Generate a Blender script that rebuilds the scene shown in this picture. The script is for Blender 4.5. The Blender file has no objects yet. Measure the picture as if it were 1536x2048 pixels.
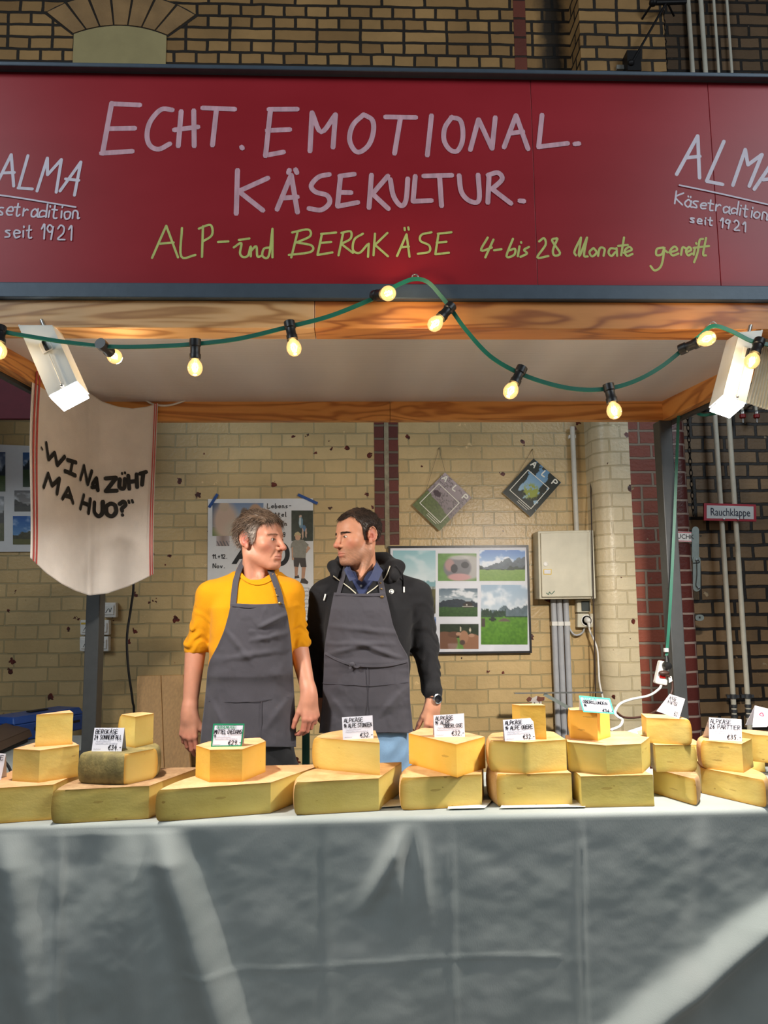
import bpy, math, random
import numpy as np
from mathutils import Vector, Matrix, noise as mnoise
random.seed(7); rng = np.random.default_rng(7)
scene = bpy.context.scene
COL = scene.collection
# ---------------------------------------------------------------- camera
CAM = np.array([0.0, 0.0, 1.40]); FPX = 1538.0
YAW, PITCH, ROLL = math.radians(2.2), math.radians(7.0), 0.011
_F = np.array([math.sin(YAW)*math.cos(PITCH), math.cos(YAW)*math.cos(PITCH), math.sin(PITCH)])
_R0 = np.array([math.cos(YAW), -math.sin(YAW), 0.0]); _U0 = np.cross(_R0, _F)
_R = _R0*math.cos(ROLL) - _U0*math.sin(ROLL); _U = _U0*math.cos(ROLL) + _R0*math.sin(ROLL)
cd = bpy.data.cameras.new('camera'); cam = bpy.data.objects.new('camera', cd); COL.objects.link(cam)
cd.sensor_fit = 'HORIZONTAL'; cd.sensor_width = 36.0; cd.lens = 36.0*FPX/1536.0; cd.clip_start = .05
m4 = Matrix.Identity(4)
for i in range(3):
    m4[i][0], m4[i][1], m4[i][2], m4[i][3] = _R[i], _U[i], -_F[i], CAM[i]
cam.matrix_world = m4
scene.camera = cam
# ---------------------------------------------------------------- world, exposure, hall light
scene.view_settings.view_transform = 'Standard'; scene.view_settings.look = 'None'
scene.view_settings.gamma = 1.0; scene.view_settings.exposure = 0.0
scene.view_settings.use_curve_mapping = False
scene.cycles.use_denoising = True
scene.cycles.max_bounces = 6
W = bpy.data.worlds.new('hall'); scene.world = W; W.use_nodes = True
bg = W.node_tree.nodes['Background']; bg.inputs[0].default_value = (.80, .86, 1.0, 1); bg.inputs[1].default_value = .06
def area(name, loc, target, size, power, col, sy=None, spread=None):
    l = bpy.data.lights.new(name, 'AREA'); l.energy = power; l.color = col; l.size = size
    if sy: l.shape = 'RECTANGLE'; l.size_y = sy
    if spread: l.spread = spread
    o = bpy.data.objects.new(name, l); COL.objects.link(o); o.location = loc
    o.rotation_euler = (Vector(target)-Vector(loc)).to_track_quat('-Z', 'Y').to_euler()
    return o
# daylight and hall lamps falling in from the hall behind and above the visitor
area('hall_lamps_left', (-4.4, -1.4, 5.0), (-.4, 2.4, 3.5), 2.6, 54, (.84, .94, 1.0), 2.2, math.radians(105))
area('hall_lamps_right', (4.4, -1.4, 5.0), (.4, 2.4, 3.5), 2.6, 54, (.84, .94, 1.0), 2.2, math.radians(105))
# ---------------------------------------------------------------- unprojection to real places
def at(px, py, Y):
    d = _F*FPX + _R*(px-768.0) - _U*(py-1024.0)
    return CAM + d*((Y-CAM[1])/d[1])
def atz(px, py, Z):
    d = _F*FPX + _R*(px-768.0) - _U*(py-1024.0)
    return CAM + d*((Z-CAM[2])/d[2])
def proj(p):
    v = np.asarray(p, float)-CAM; dz = v@_F
    return 768+FPX*(v@_R)/dz, 1024-FPX*(v@_U)/dz
def ppm(p):   # pixels per metre at a place
    return FPX/((np.asarray(p, float)-CAM)@_F)
def lin(r, g, b):
    f = lambda c: ((c/255+.055)/1.055)**2.4 if c/255 > .04045 else c/255/12.92
    return (f(r), f(g), f(b), 1.0)
# ---------------------------------------------------------------- materials
MATS = {}
def newmat(name):
    m = bpy.data.materials.new(name); m.use_nodes = True; MATS[name] = m
    nt = m.node_tree; return m, nt, nt.nodes, nt.links, nt.nodes['Principled BSDF']
def N(nodes, t, **kw):
    n = nodes.new(t)
    for k, v in kw.items():
        if k in n.inputs: n.inputs[k].default_value = v
        else: setattr(n, k, v)
    return n
def objco(nodes, links, sc=(1, 1, 1)):
    tc = nodes.new('ShaderNodeTexCoord'); mp = nodes.new('ShaderNodeMapping'); mp.inputs['Scale'].default_value = sc
    links.new(tc.outputs['Object'], mp.inputs['Vector']); return mp.outputs[0]
def ramp(nodes, stops):
    r = nodes.new('ShaderNodeValToRGB'); e = r.color_ramp.elements
    while len(e) > 1: e.remove(e[-1])
    e[0].position, e[0].color = stops[0]
    for p, c in stops[1:]:
        x = e.new(p); x.color = c
    return r
def mixc(nodes, links, fac, a, b):
    n = nodes.new('ShaderNodeMix'); n.data_type = 'RGBA'
    for sock, v in ((n.inputs[0], fac), (n.inputs[6], a), (n.inputs[7], b)):
        if hasattr(v, 'links'): links.new(v, sock)
        else: sock.default_value = v
    return n.outputs[2]
def mth(nodes, links, op, a, b=0.0, c=0.0, clamp=False):
    n = nodes.new('ShaderNodeMath'); n.operation = op; n.use_clamp = clamp
    for i, v in enumerate((a, b, c)):
        if hasattr(v, 'links'): links.new(v, n.inputs[i])
        else: n.inputs[i].default_value = v
    return n.outputs[0]
def mat(name, col, rough=.6, metal=0.0, var=.08, nscale=30, bump=0.0, bscale=None, spec=.5, sheen=0, stretch=(1, 1, 1)):
    """plain surface with a little procedural variation"""
    if name in MATS: return MATS[name]
    m, nt, nd, ln, b = newmat(name)
    co = objco(nd, ln, stretch)
    nz = N(nd, 'ShaderNodeTexNoise', Scale=nscale, Detail=3.0); ln.new(co, nz.inputs['Vector'])
    c0 = tuple(max(0, x*(1-var)) for x in col[:3])+(1,); c1 = tuple(min(1, x*(1+var)) for x in col[:3])+(1,)
    r = ramp(nd, [(.3, c0), (.7, c1)]); ln.new(nz.outputs[0], r.inputs[0]); ln.new(r.outputs[0], b.inputs['Base Color'])
    b.inputs['Roughness'].default_value = rough; b.inputs['Metallic'].default_value = metal
    b.inputs['Specular IOR Level'].default_value = spec
    if sheen: b.inputs['Sheen Weight'].default_value = sheen
    if bump:
        n2 = N(nd, 'ShaderNodeTexNoise', Scale=bscale or nscale*3, Detail=4.0); ln.new(co, n2.inputs['Vector'])
        bp = N(nd, 'ShaderNodeBump', Strength=bump, Distance=.01); ln.new(n2.outputs[0], bp.inputs['Height']); ln.new(bp.outputs[0], b.inputs['Normal'])
    return m
def emit(name, col, strength):
    if name in MATS: return MATS[name]
    m, nt, nd, ln, b = newmat(name); b.inputs['Base Color'].default_value = col
    b.inputs['Emission Color'].default_value = col; b.inputs['Emission Strength'].default_value = strength
    return m
def attrmat(name, rough=.5, spec=.4, bump=0, bscale=200, sss=0):
    """colour printed / grown on the surface, read from the mesh"""
    if name in MATS: return MATS[name]
    m, nt, nd, ln, b = newmat(name); a = nd.new('ShaderNodeAttribute'); a.attribute_name = 'tint'
    ln.new(a.outputs['Color'], b.inputs['Base Color']); b.inputs['Roughness'].default_value = rough
    b.inputs['Specular IOR Level'].default_value = spec
    if sss:
        b.inputs['Subsurface Weight'].default_value = sss; b.inputs['Subsurface Radius'].default_value = (.012, .004, .002); b.inputs['Subsurface Scale'].default_value = .5
    if bump:
        n2 = N(nd, 'ShaderNodeTexNoise', Scale=bscale, Detail=3.0); ln.new(objco(nd, ln), n2.inputs['Vector'])
        bp = N(nd, 'ShaderNodeBump', Strength=bump, Distance=.004); ln.new(n2.outputs[0], bp.inputs['Height']); ln.new(bp.outputs[0], b.inputs['Normal'])
    return m
# ---------------------------------------------------------------- mesh helpers: shapes return (verts, faces) in world metres
def join(*vs):
    V, F = [], []; k = 0
    for v, f in vs:
        V.append(np.asarray(v, float)); F += [tuple(i+k for i in q) for q in f]; k += len(v)
    return np.concatenate(V), F
def box(x0, x1, y0, y1, z0, z1):
    v = [(x, y, z) for x in (x0, x1) for y in (y0, y1) for z in (z0, z1)]
    return np.array(v, float), [(0, 1, 3, 2), (4, 6, 7, 5), (0, 4, 5, 1), (2, 3, 7, 6), (0, 2, 6, 4), (1, 5, 7, 3)]
def hexa(front, back):
    """solid from a front quad and a back quad (each tl, tr, br, bl)"""
    v = np.array(list(front)+list(back), float)
    return v, [(0, 3, 2, 1), (4, 5, 6, 7), (0, 1, 5, 4), (1, 2, 6, 5), (2, 3, 7, 6), (3, 0, 4, 7)]
def slab(quad, thick=(0, .01, 0)):
    q = np.array(quad, float); return hexa(q, q+np.array(thick))
def frames(P):
    P = np.asarray(P, float); T = np.gradient(P, axis=0); T /= np.linalg.norm(T, axis=1)[:, None]+1e-12
    return P, T
def tube(P, r, n=8, cap=True, flat=None):
    P, T = frames(P); r = np.broadcast_to(np.asarray(r, float), (len(P),))
    up = np.array([0, 0, 1.0]) if abs(T[0][2]) < .9 else np.array([0, 1.0, 0])
    V, F = [], []; prev = None
    for i, (p, t) in enumerate(zip(P, T)):
        a = np.cross(t, up) if prev is None else prev-t*(prev@t)
        a /= np.linalg.norm(a)+1e-12; prev = a; b = np.cross(t, a)
        for k in range(n):
            th = 2*math.pi*k/n; V.append(p+(a*math.cos(th)*(flat or 1)+b*math.sin(th))*r[i])
    for i in range(len(P)-1):
        for k in range(n):
            k2 = (k+1) % n; F.append((i*n+k, i*n+k2, (i+1)*n+k2, (i+1)*n+k))
    if cap: F += [tuple(range(n))[::-1], tuple((len(P)-1)*n+k for k in range(n))]
    return np.array(V), F
def spline(P, n=8):
    P = np.asarray(P, float); out = []
    Q = np.vstack([2*P[0]-P[1], P, 2*P[-1]-P[-2]])
    for i in range(1, len(Q)-2):
        for k in range(n):
            t = k/n; a, b, c, d = Q[i-1:i+3]
            out.append(.5*((2*b)+(c-a)*t+(2*a-5*b+4*c-d)*t*t+(3*b-a-3*c+d)*t**3))
    out.append(P[-1]); return np.array(out)
def strap(P, Nrm, w, th):
    """flat band along P; Nrm is its face normal, w its width, th its thickness"""
    P, T = frames(P); Nn = np.broadcast_to(np.asarray(Nrm, float), P.shape); w = np.broadcast_to(np.asarray(w, float), (len(P),))
    V, F = [], []
    for p, t, n, ww in zip(P, T, Nn, w):
        s = np.cross(t, n); s /= np.linalg.norm(s)+1e-12; n2 = np.cross(s, t)
        V += [p-s*ww/2-n2*th/2, p+s*ww/2-n2*th/2, p+s*ww/2+n2*th/2, p-s*ww/2+n2*th/2]
    for i in range(len(P)-1):
        for k in range(4):
            k2 = (k+1) % 4; F.append((i*4+k, i*4+k2, i*4+4+k2, i*4+4+k))
    e = (len(P)-1)*4; F += [(3, 2, 1, 0), (e, e+1, e+2, e+3)]
    return np.array(V), F
def lathe(c, prof, n=20, axis=(0, 0, 1)):
    """prof: (radius, height along axis) pairs"""
    ax = np.array(axis, float); ax /= np.linalg.norm(ax); h = np.array([1.0, 0, 0]) if abs(ax[0]) < .8 else np.array([0, 1.0, 0])
    a = np.cross(ax, h); a /= np.linalg.norm(a); b = np.cross(ax, a); V, F = [], []
    for r, z in prof:
        for k in range(n):
            th = 2*math.pi*k/n; V.append(np.array(c)+ax*z+(a*math.cos(th)+b*math.sin(th))*r)
    for i in range(len(prof)-1):
        for k in range(n):
            k2 = (k+1) % n; F.append((i*n+k, i*n+k2, (i+1)*n+k2, (i+1)*n+k))
    F += [tuple(range(n))[::-1], tuple((len(prof)-1)*n+k for k in range(n))]
    return np.array(V), F
def ball(c, r, n=16, m=10):
    r = np.broadcast_to(np.asarray(r, float), (3,)); V, F = [], []
    for i in range(1, m):
        ph = math.pi*i/m
        for k in range(n):
            th = 2*math.pi*k/n; V.append((c[0]+r[0]*math.sin(ph)*math.cos(th), c[1]+r[1]*math.sin(ph)*math.sin(th), c[2]+r[2]*math.cos(ph)))
    for i in range(m-2):
        for k in range(n):
            k2 = (k+1) % n; F.append((i*n+k, (i+1)*n+k, (i+1)*n+k2, i*n+k2))
    t = len(V); V += [(c[0], c[1], c[2]+r[2]), (c[0], c[1], c[2]-r[2])]
    for k in range(n):
        k2 = (k+1) % n; F += [(t, k, k2), (t+1, (m-2)*n+k2, (m-2)*n+k)]
    return np.array(V, float), F
def sheet(G):
    """open grid surface from an (nu, nv, 3) array"""
    G = np.asarray(G, float); a, b = G.shape[:2]
    F = [(i*b+j, (i+1)*b+j, (i+1)*b+j+1, i*b+j+1) for i in range(a-1) for j in range(b-1)]
    return G.reshape(-1, 3), F
def extrude(poly, dirv):
    """closed prism: planar polygon (k,3) swept along dirv"""
    P = np.asarray(poly, float); n = len(P); V = np.vstack([P, P+np.array(dirv, float)])
    F = [tuple(range(n)), tuple(range(2*n-1, n-1, -1))]+[(i, i+n, (i+1) % n+n, (i+1) % n) for i in range(n)]
    return V, F
# ---------------------------------------------------------------- objects
def fixn(me):
    import bmesh
    bm = bmesh.new(); bm.from_mesh(me); bmesh.ops.recalc_face_normals(bm, faces=bm.faces); bm.to_mesh(me); bm.free()
def mkmesh(name, vf, m, base, smooth=None, recalc=True):
    V, F = vf; me = bpy.data.meshes.new(name)
    me.from_pydata((np.asarray(V, float)-np.asarray(base, float)).tolist(), [], [tuple(int(i) for i in f) for f in F])
    if recalc: fixn(me)
    for mm in (m if isinstance(m, (list, tuple)) else [m]): me.materials.append(mm)
    if smooth is not None:
        me.polygons.foreach_set('use_smooth', [True]*len(me.polygons))
        if smooth < 3.1: me.set_sharp_from_angle(angle=smooth)
    me.update(); return me
def tag(o, label, cat, group=None, kind=None):
    if label: o['label'] = label
    if cat: o['category'] = cat
    if group: o['group'] = group
    if kind: o['kind'] = kind
    return o
def thing(name, base, label, cat, group=None):
    o = bpy.data.objects.new(name, None); COL.objects.link(o); o.location = tuple(float(x) for x in base)
    o.empty_display_size = .05
    return tag(o, label, cat, group)
def wbase(o):
    b = np.zeros(3)
    while o is not None: b += np.array(o.location); o = o.parent
    return b
def part(parent, name, vf, m, smooth=None, bevel=0, label=None, recalc=True, seg=2):
    me = mkmesh(name, vf, m, wbase(parent), smooth, recalc); o = bpy.data.objects.new(name, me); COL.objects.link(o); o.parent = parent
    if bevel:
        b = o.modifiers.new('bevel', 'BEVEL'); b.width = bevel; b.segments = seg; b.limit_method = 'ANGLE'
    if label: o['label'] = label
    return o
def solo(name, vf, m, label, cat, group=None, smooth=None, bevel=0, base=None, kind=None, recalc=True, seg=2):
    V = np.asarray(vf[0], float)
    if base is None: base = [(V[:, 0].min()+V[:, 0].max())/2, (V[:, 1].min()+V[:, 1].max())/2, V[:, 2].min()]
    me = mkmesh(name, vf, m, base, smooth, recalc); o = bpy.data.objects.new(name, me); COL.objects.link(o); o.location = tuple(float(x) for x in base)
    if bevel:
        b = o.modifiers.new('bevel', 'BEVEL'); b.width = bevel; b.segments = seg; b.limit_method = 'ANGLE'
    return tag(o, label, cat, group, kind)
def structure(name, vf, m, smooth=None, bevel=0, origin=(0, 0, 0)):
    return solo(name, vf, m, None, None, smooth=smooth, bevel=bevel, base=origin, kind='structure')
def tint(o, cols):
    a = o.data.color_attributes.new('tint', 'FLOAT_COLOR', 'POINT'); c = np.ones((len(o.data.vertices), 4), np.float32); c[:, :3] = cols
    a.data.foreach_set('color', c.ravel())
def picture(parent, name, quad, fn, nu, nv, m=None, lift=.0015, label=None, nrm=None):
    """flat print: quad tl,tr,br,bl; fn(u, v) -> rgb (v down)"""
    q = np.array(quad, float); u, v = np.meshgrid(np.linspace(0, 1, nu), np.linspace(0, 1, nv), indexing='ij')
    G = (q[0]*((1-u)*(1-v))[..., None]+q[1]*(u*(1-v))[..., None]+q[2]*(u*v)[..., None]+q[3]*((1-u)*v)[..., None])
    n = np.cross(q[1]-q[0], q[3]-q[0]); n /= np.linalg.norm(n)
    if n[1] > 0: n = -n
    o = part(parent, name, sheet(G+n*lift), m or attrmat('glossy print', .35), recalc=False, label=label)
    rgb = fn(u, v); rgb = np.stack([np.broadcast_to(c, u.shape) for c in rgb], -1) if isinstance(rgb, tuple) else rgb
    s = np.clip(rgb, 0, 1); tint(o, np.where(s > .04045, ((s+.055)/1.055)**2.4, s/12.92).reshape(-1, 3)); return o
def vnoise(x, y, seed=0, octv=4):
    """smooth value noise for painted pictures and folds"""
    r = np.random.default_rng(seed); out = 0; amp = 1; tot = 0
    for o in range(octv):
        g = r.random((64, 64)); xi = np.floor(x).astype(int); yi = np.floor(y).astype(int); fx = x-xi; fy = y-yi
        fx = fx*fx*(3-2*fx); fy = fy*fy*(3-2*fy); a = lambda i, j: g[i % 64, j % 64]
        out = out+amp*(a(xi, yi)*(1-fx)*(1-fy)+a(xi+1, yi)*fx*(1-fy)+a(xi, yi+1)*(1-fx)*fy+a(xi+1, yi+1)*fx*fy)
        tot += amp; amp *= .5; x = x*2+3.1; y = y*2+1.7
    return out/tot
# ---------------------------------------------------------------- handwriting
GLY = {
'A':'0,0 .5,1 1,0;.2,.38 .8,.38','B':'0,0 0,1 .6,1 .8,.85 .75,.6 .5,.52 0,.5;.5,.52 .9,.4 .95,.18 .7,0 0,0','C':'.95,.85 .7,1 .35,.97 .08,.7 .05,.35 .25,.05 .6,0 .95,.15',
'D':'0,0 0,1 .5,.97 .9,.7 .92,.3 .6,.03 0,0','E':'.85,1 0,1 0,0 .9,0;0,.52 .7,.52','F':'.85,1 0,1 0,0;0,.52 .7,.52','G':'.95,.85 .65,1 .3,.95 .05,.65 .06,.3 .35,0 .75,.04 .95,.2 .95,.48 .6,.48',
'H':'0,0 0,1;.9,0 .9,1;0,.5 .9,.52','I':'.2,0 .2,1','J':'.7,1 .7,.2 .4,0 .1,.15','K':'0,0 0,1;.85,1 .05,.5 .9,0','L':'0,1 0,0 .8,0','M':'0,0 .12,1 .5,.35 .9,1 1,0','N':'0,0 .05,1 .85,0 .9,1',
'O':'.5,1 .12,.82 .02,.45 .2,.08 .52,0 .86,.15 .97,.5 .85,.88 .5,1','P':'0,0 0,1 .6,1 .85,.82 .75,.55 .4,.46 0,.45','R':'0,0 0,1 .6,1 .85,.82 .72,.56 .05,.48 .9,0','S':'.9,.88 .6,1 .2,.95 .08,.75 .3,.55 .75,.42 .9,.2 .65,.02 .25,0 .02,.12',
'T':'-.05,1 1,1;.48,1 .46,0','U':'0,1 .02,.25 .25,0 .6,.02 .85,.3 .88,1','V':'0,1 .45,0 .9,1','W':'0,1 .2,0 .5,.7 .75,0 1,1','Z':'0,1 .9,1 .02,0 .95,0',
'a':'.72,.42 .4,.54 .08,.32 .12,.06 .42,.0 .7,.22;.74,.52 .72,.06 .92,.02','b':'.15,1 .05,.05 .45,0 .7,.2 .6,.45 .1,.38','c':'.7,.45 .35,.52 .08,.3 .2,.03 .7,.06','d':'.68,.42 .3,.5 .05,.25 .2,.02 .62,.14;.82,1 .76,.04','e':'.08,.25 .7,.32 .6,.52 .25,.5 .05,.25 .25,.02 .7,.08','f':'.8,.95 .5,.95 .35,.6 .3,-.2;.05,.5 .75,.52',
'g':'.7,.45 .35,.55 .08,.3 .3,.05 .65,.2 .72,.5 .65,-.2 .4,-.42 .05,-.3','h':'.05,0 .15,1;.1,.3 .45,.52 .65,.4 .65,0','i':'.2,.5 .2,0;.22,.72 .24,.78','k':'.1,0 .1,1;.6,.5 .12,.25 .65,0','l':'.2,1 .2,.05 .35,0','m':'0,0 .05,.5 .25,.5 .35,.1 .4,.45 .65,.5 .7,0','n':'.05,0 .1,.5 .4,.52 .6,.4 .62,.05 .8,.05',
'o':'.4,.5 .1,.4 .05,.15 .3,0 .6,.1 .65,.38 .4,.5','r':'.05,0 .1,.5;.1,.35 .4,.52 .6,.45','s':'.6,.48 .25,.5 .12,.36 .5,.2 .5,.04 .05,.02','t':'.3,.85 .25,.1 .45,0 .6,.06;0,.55 .6,.57','u':'.05,.5 .08,.1 .3,0 .55,.1 .6,.5 .62,.05 .8,.05','p':'.1,.5 .02,-.4;.08,.4 .45,.52 .65,.3 .45,.03 .1,.08','v':'0,.5 .3,0 .6,.5','w':'0,.5 .15,0 .35,.4 .5,0 .75,.5','z':'.05,.5 .55,.5 .05,0 .6,0',
'1':'.05,.7 .4,1 .35,0','2':'.05,.8 .35,1 .7,.85 .6,.5 .05,0 .8,.02','3':'.05,.92 .5,1 .7,.8 .35,.55 .75,.4 .65,.1 .3,0 0,.1','4':'.35,1 .02,.4 .75,.42;.62,.75 .5,-.1','5':'.75,1 .2,1 .12,.58 .55,.6 .7,.3 .45,.02 .05,.05','6':'.6,1 .15,.55 .05,.2 .35,0 .65,.18 .5,.45 .1,.3','8':'.7,.85 .4,1 .15,.82 .6,.35 .6,.1 .3,0 .1,.2 .6,.75 .7,.85','9':'.7,.85 .35,1 .08,.75 .3,.52 .68,.7 .7,.9 .5,0','7':'.05,1 .75,1 .3,0','0':'.35,1 .05,.7 .05,.25 .35,0 .68,.25 .7,.7 .35,1',
'.':'.1,0 .16,.05','-':'.05,.48 .6,.5','!':'.15,1 .13,.3;.13,.02 .15,.06','+':'.05,.45 .75,.45;.4,.15 .4,.75','€':'.95,.85 .6,1 .3,.8 .2,.45 .35,.1 .65,0 .95,.12;0,.6 .7,.62;0,.4 .65,.42','?':'.05,.8 .35,1 .7,.82 .4,.5 .35,.28;.34,.02 .36,.06',':':'.1,.1 .14,.12;.1,.45 .14,.47','/':'0,-.1 .5,1'}
GLY['Ä'] = GLY['A']+';.3,1.14 .32,1.2;.68,1.14 .7,1.2'; GLY['Ü'] = GLY['U']+';.28,1.12 .3,1.18;.6,1.12 .62,1.18'; GLY['ä'] = GLY['a']+';.3,.72 .32,.78;.6,.72 .62,.78'; GLY['ü'] = GLY['u']+';.2,.72 .22,.78;.5,.72 .52,.78'
def ribbon2(pts, nrm, w):
    """brush stroke lying on a surface: flat strip with rounded ends (zero thickness is ink)"""
    P = np.asarray(pts, float)
    d = P[1]-P[0]; d /= np.linalg.norm(d)+1e-9; e = P[-1]-P[-2]; e /= np.linalg.norm(e)+1e-9
    P = np.vstack([P[0]-d*w*.4, P, P[-1]+e*w*.4]); ww = np.full(len(P), w); ww[0] = ww[-1] = w*.55
    P, T = frames(P); Nn = np.broadcast_to(np.asarray(nrm, float), P.shape); V = []
    for p, t, n, a in zip(P, T, Nn, ww):
        s = np.cross(t, n); s /= np.linalg.norm(s)+1e-9; V += [p-s*a/2, p+s*a/2]
    return np.array(V), [(2*i, 2*i+1, 2*i+3, 2*i+2) for i in range(len(P)-1)]
def strokes(lines, mp, nrm, w, smooth=True):
    out = []
    for k, L in enumerate(lines):
        L = np.asarray(L, float)
        if len(L) > 2 and smooth: L = spline(np.c_[L, np.zeros(len(L))], 5)[:, :2]
        elif len(L) == 2: L = np.array([L[0]*(1-t)+L[1]*t for t in (0, .33, .66, 1)])
        nr = np.array([nrm(*p) for p in L]) if callable(nrm) else np.asarray(nrm)
        P = np.array([mp(*p) for p in L])+nr*(.00007*k % .003)+nr*(np.arange(len(L))*(.00006/len(L)))[:, None]
        out.append(ribbon2(P, np.vstack([nr[:1], nr, nr[-1:]]) if callable(nrm) else nrm, w))
    return join(*out)
def write(text, x, y, h, wf=.62, gap=.22, slant=0.0, rise=0.0, jit=.04, seed=1, curvy=False, lower=1.0):
    """handwritten line in plane units; returns polylines (x right, y up) and the end x"""
    r = random.Random(seed); L = []; cx = x
    for ch in text:
        if ch == ' ': cx += h*wf*.7; continue
        g = GLY.get(ch)
        if g is None: continue
        wd = h*wf*(.42 if ch in 'iIl1.!:-' else 1.0)*(1 if ch.isupper() or ch.isdigit() else lower); mx = 0
        oy = (cx-x)*rise+r.uniform(-jit, jit)*h*.6
        for s in g.split(';'):
            pts = []
            for q in s.split():
                a, b = map(float, q.split(',')); a += r.uniform(-jit, jit); b += r.uniform(-jit, jit)
                px = cx+a*h*wf+b*h*slant; pts.append((px, y+oy+b*h))
            L.append(pts)
        cx += wd+h*wf*gap
    return L, cx
# ================================================================ the hall: brick walls, pier, floor
WY = 4.40                                   # back wall plane
def brickmat(name, b1, b2, mortar, bw=.125, rh=.0775, ms=.0045, chips=0.0, chipcol=None, rough=.45, bumpd=.006, dirt=.25, off=.5, extra=None, blackjoint=False, spec=.4):
    m, nt, nd, ln, bs = newmat(name)
    tc = nd.new('ShaderNodeTexCoord'); sp = nd.new('ShaderNodeSeparateXYZ'); ln.new(tc.outputs['Object'], sp.inputs[0])
    xy = mth(nd, ln, 'ADD', sp.outputs[0], sp.outputs[1])
    nzw = N(nd, 'ShaderNodeTexNoise', Scale=9.0, Detail=2.0); ln.new(tc.outputs['Object'], nzw.inputs['Vector'])
    wob = mth(nd, ln, 'MULTIPLY', mth(nd, ln, 'SUBTRACT', nzw.outputs[0], .5), .012)
    cb = nd.new('ShaderNodeCombineXYZ'); ln.new(mth(nd, ln, 'ADD', xy, wob), cb.inputs[0]); ln.new(mth(nd, ln, 'ADD', sp.outputs[2], wob), cb.inputs[1])
    br = nd.new('ShaderNodeTexBrick'); br.offset = off; br.offset_frequency = 2; br.squash = 2.0; br.squash_frequency = 3 if bw < .2 else 2
    if bw > .2: br.squash = .5
    for k, v in (('Scale', 1.0), ('Mortar Size', ms), ('Mortar Smooth', .25), ('Bias', 0.0), ('Brick Width', bw), ('Row Height', rh)): br.inputs[k].default_value = v
    br.inputs['Color1'].default_value = b1; br.inputs['Color2'].default_value = b2; br.inputs['Mortar'].default_value = mortar
    ln.new(cb.outputs[0], br.inputs['Vector'])
    n1 = N(nd, 'ShaderNodeTexNoise', Scale=2.3, Detail=5.0, Roughness=.65); ln.new(tc.outputs['Object'], n1.inputs['Vector'])
    r1 = ramp(nd, [(.3, (1-dirt, 1-dirt, 1-dirt*1.1, 1)), (.75, (1.08, 1.06, 1.02, 1))]); ln.new(n1.outputs[0], r1.inputs[0])
    mul = nd.new('ShaderNodeMix'); mul.data_type = 'RGBA'; mul.blend_type = 'MULTIPLY'; mul.inputs[0].default_value = 1
    ln.new(br.outputs['Color'], mul.inputs[6]); ln.new(r1.outputs[0], mul.inputs[7]); col = mul.outputs[2]
    h = mth(nd, ln, 'SUBTRACT', 1.0, br.outputs['Fac'])
    if chips:
        vo = N(nd, 'ShaderNodeTexVoronoi', Scale=9.0); ln.new(tc.outputs['Object'], vo.inputs['Vector'])
        n3 = N(nd, 'ShaderNodeTexNoise', Scale=48.0, Detail=4.0); ln.new(tc.outputs['Object'], n3.inputs['Vector'])
        rnd = nd.new('ShaderNodeSeparateColor'); ln.new(vo.outputs['Color'], rnd.inputs[0])
        size = mth(nd, ln, 'MULTIPLY', mth(nd, ln, 'POWER', rnd.outputs[0], 1.8), chips)
        d = mth(nd, ln, 'ADD', vo.outputs['Distance'], mth(nd, ln, 'MULTIPLY', mth(nd, ln, 'SUBTRACT', n3.outputs[0], .5), .42))
        msk = mth(nd, ln, 'LESS_THAN', d, size)
        n4 = N(nd, 'ShaderNodeTexNoise', Scale=25.0); ln.new(tc.outputs['Object'], n4.inputs['Vector'])
        cr = ramp(nd, [(.4, chipcol[0]), (.6, chipcol[1])]); ln.new(n4.outputs[0], cr.inputs[0])
        col = mixc(nd, ln, msk, col, cr.outputs[0]); h = mth(nd, ln, 'SUBTRACT', h, mth(nd, ln, 'MULTIPLY', msk, .7))
        # pale scuffs where the paint has rubbed
        n5 = N(nd, 'ShaderNodeTexNoise', Scale=14.0, Detail=6.0, Roughness=.7); ln.new(tc.outputs['Object'], n5.inputs['Vector'])
        sc = mth(nd, ln, 'GREATER_THAN', n5.outputs[0], .69)
        col = mixc(nd, ln, mth(nd, ln, 'MULTIPLY', sc, .45), col, tuple(min(1, c*1.5) for c in b1[:3])+(1,))
    if extra: col = extra(nd, ln, sp, col, tc)
    ln.new(col, bs.inputs['Base Color']); bs.inputs['Roughness'].default_value = rough; bs.inputs['Specular IOR Level'].default_value = spec
    n6 = N(nd, 'ShaderNodeTexNoise', Scale=60.0, Detail=4.0); ln.new(tc.outputs['Object'], n6.inputs['Vector'])
    hh = mth(nd, ln, 'ADD', h, mth(nd, ln, 'MULTIPLY', n6.outputs[0], .35))
    bp = N(nd, 'ShaderNodeBump', Strength=.9, Distance=bumpd); ln.new(hh, bp.inputs['Height']); ln.new(bp.outputs[0], bs.inputs['Normal'])
    return m
CREAM1, CREAM2, CREAMJ = lin(213, 185, 135), lin(201, 172, 122), lin(180, 162, 120)
CHIP = (lin(104, 40, 28), lin(60, 30, 24))
mCream = brickmat('cream painted brick', CREAM1, CREAM2, CREAMJ, bw=.245, chips=.21, chipcol=CHIP, rough=.33, spec=.5)
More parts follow.
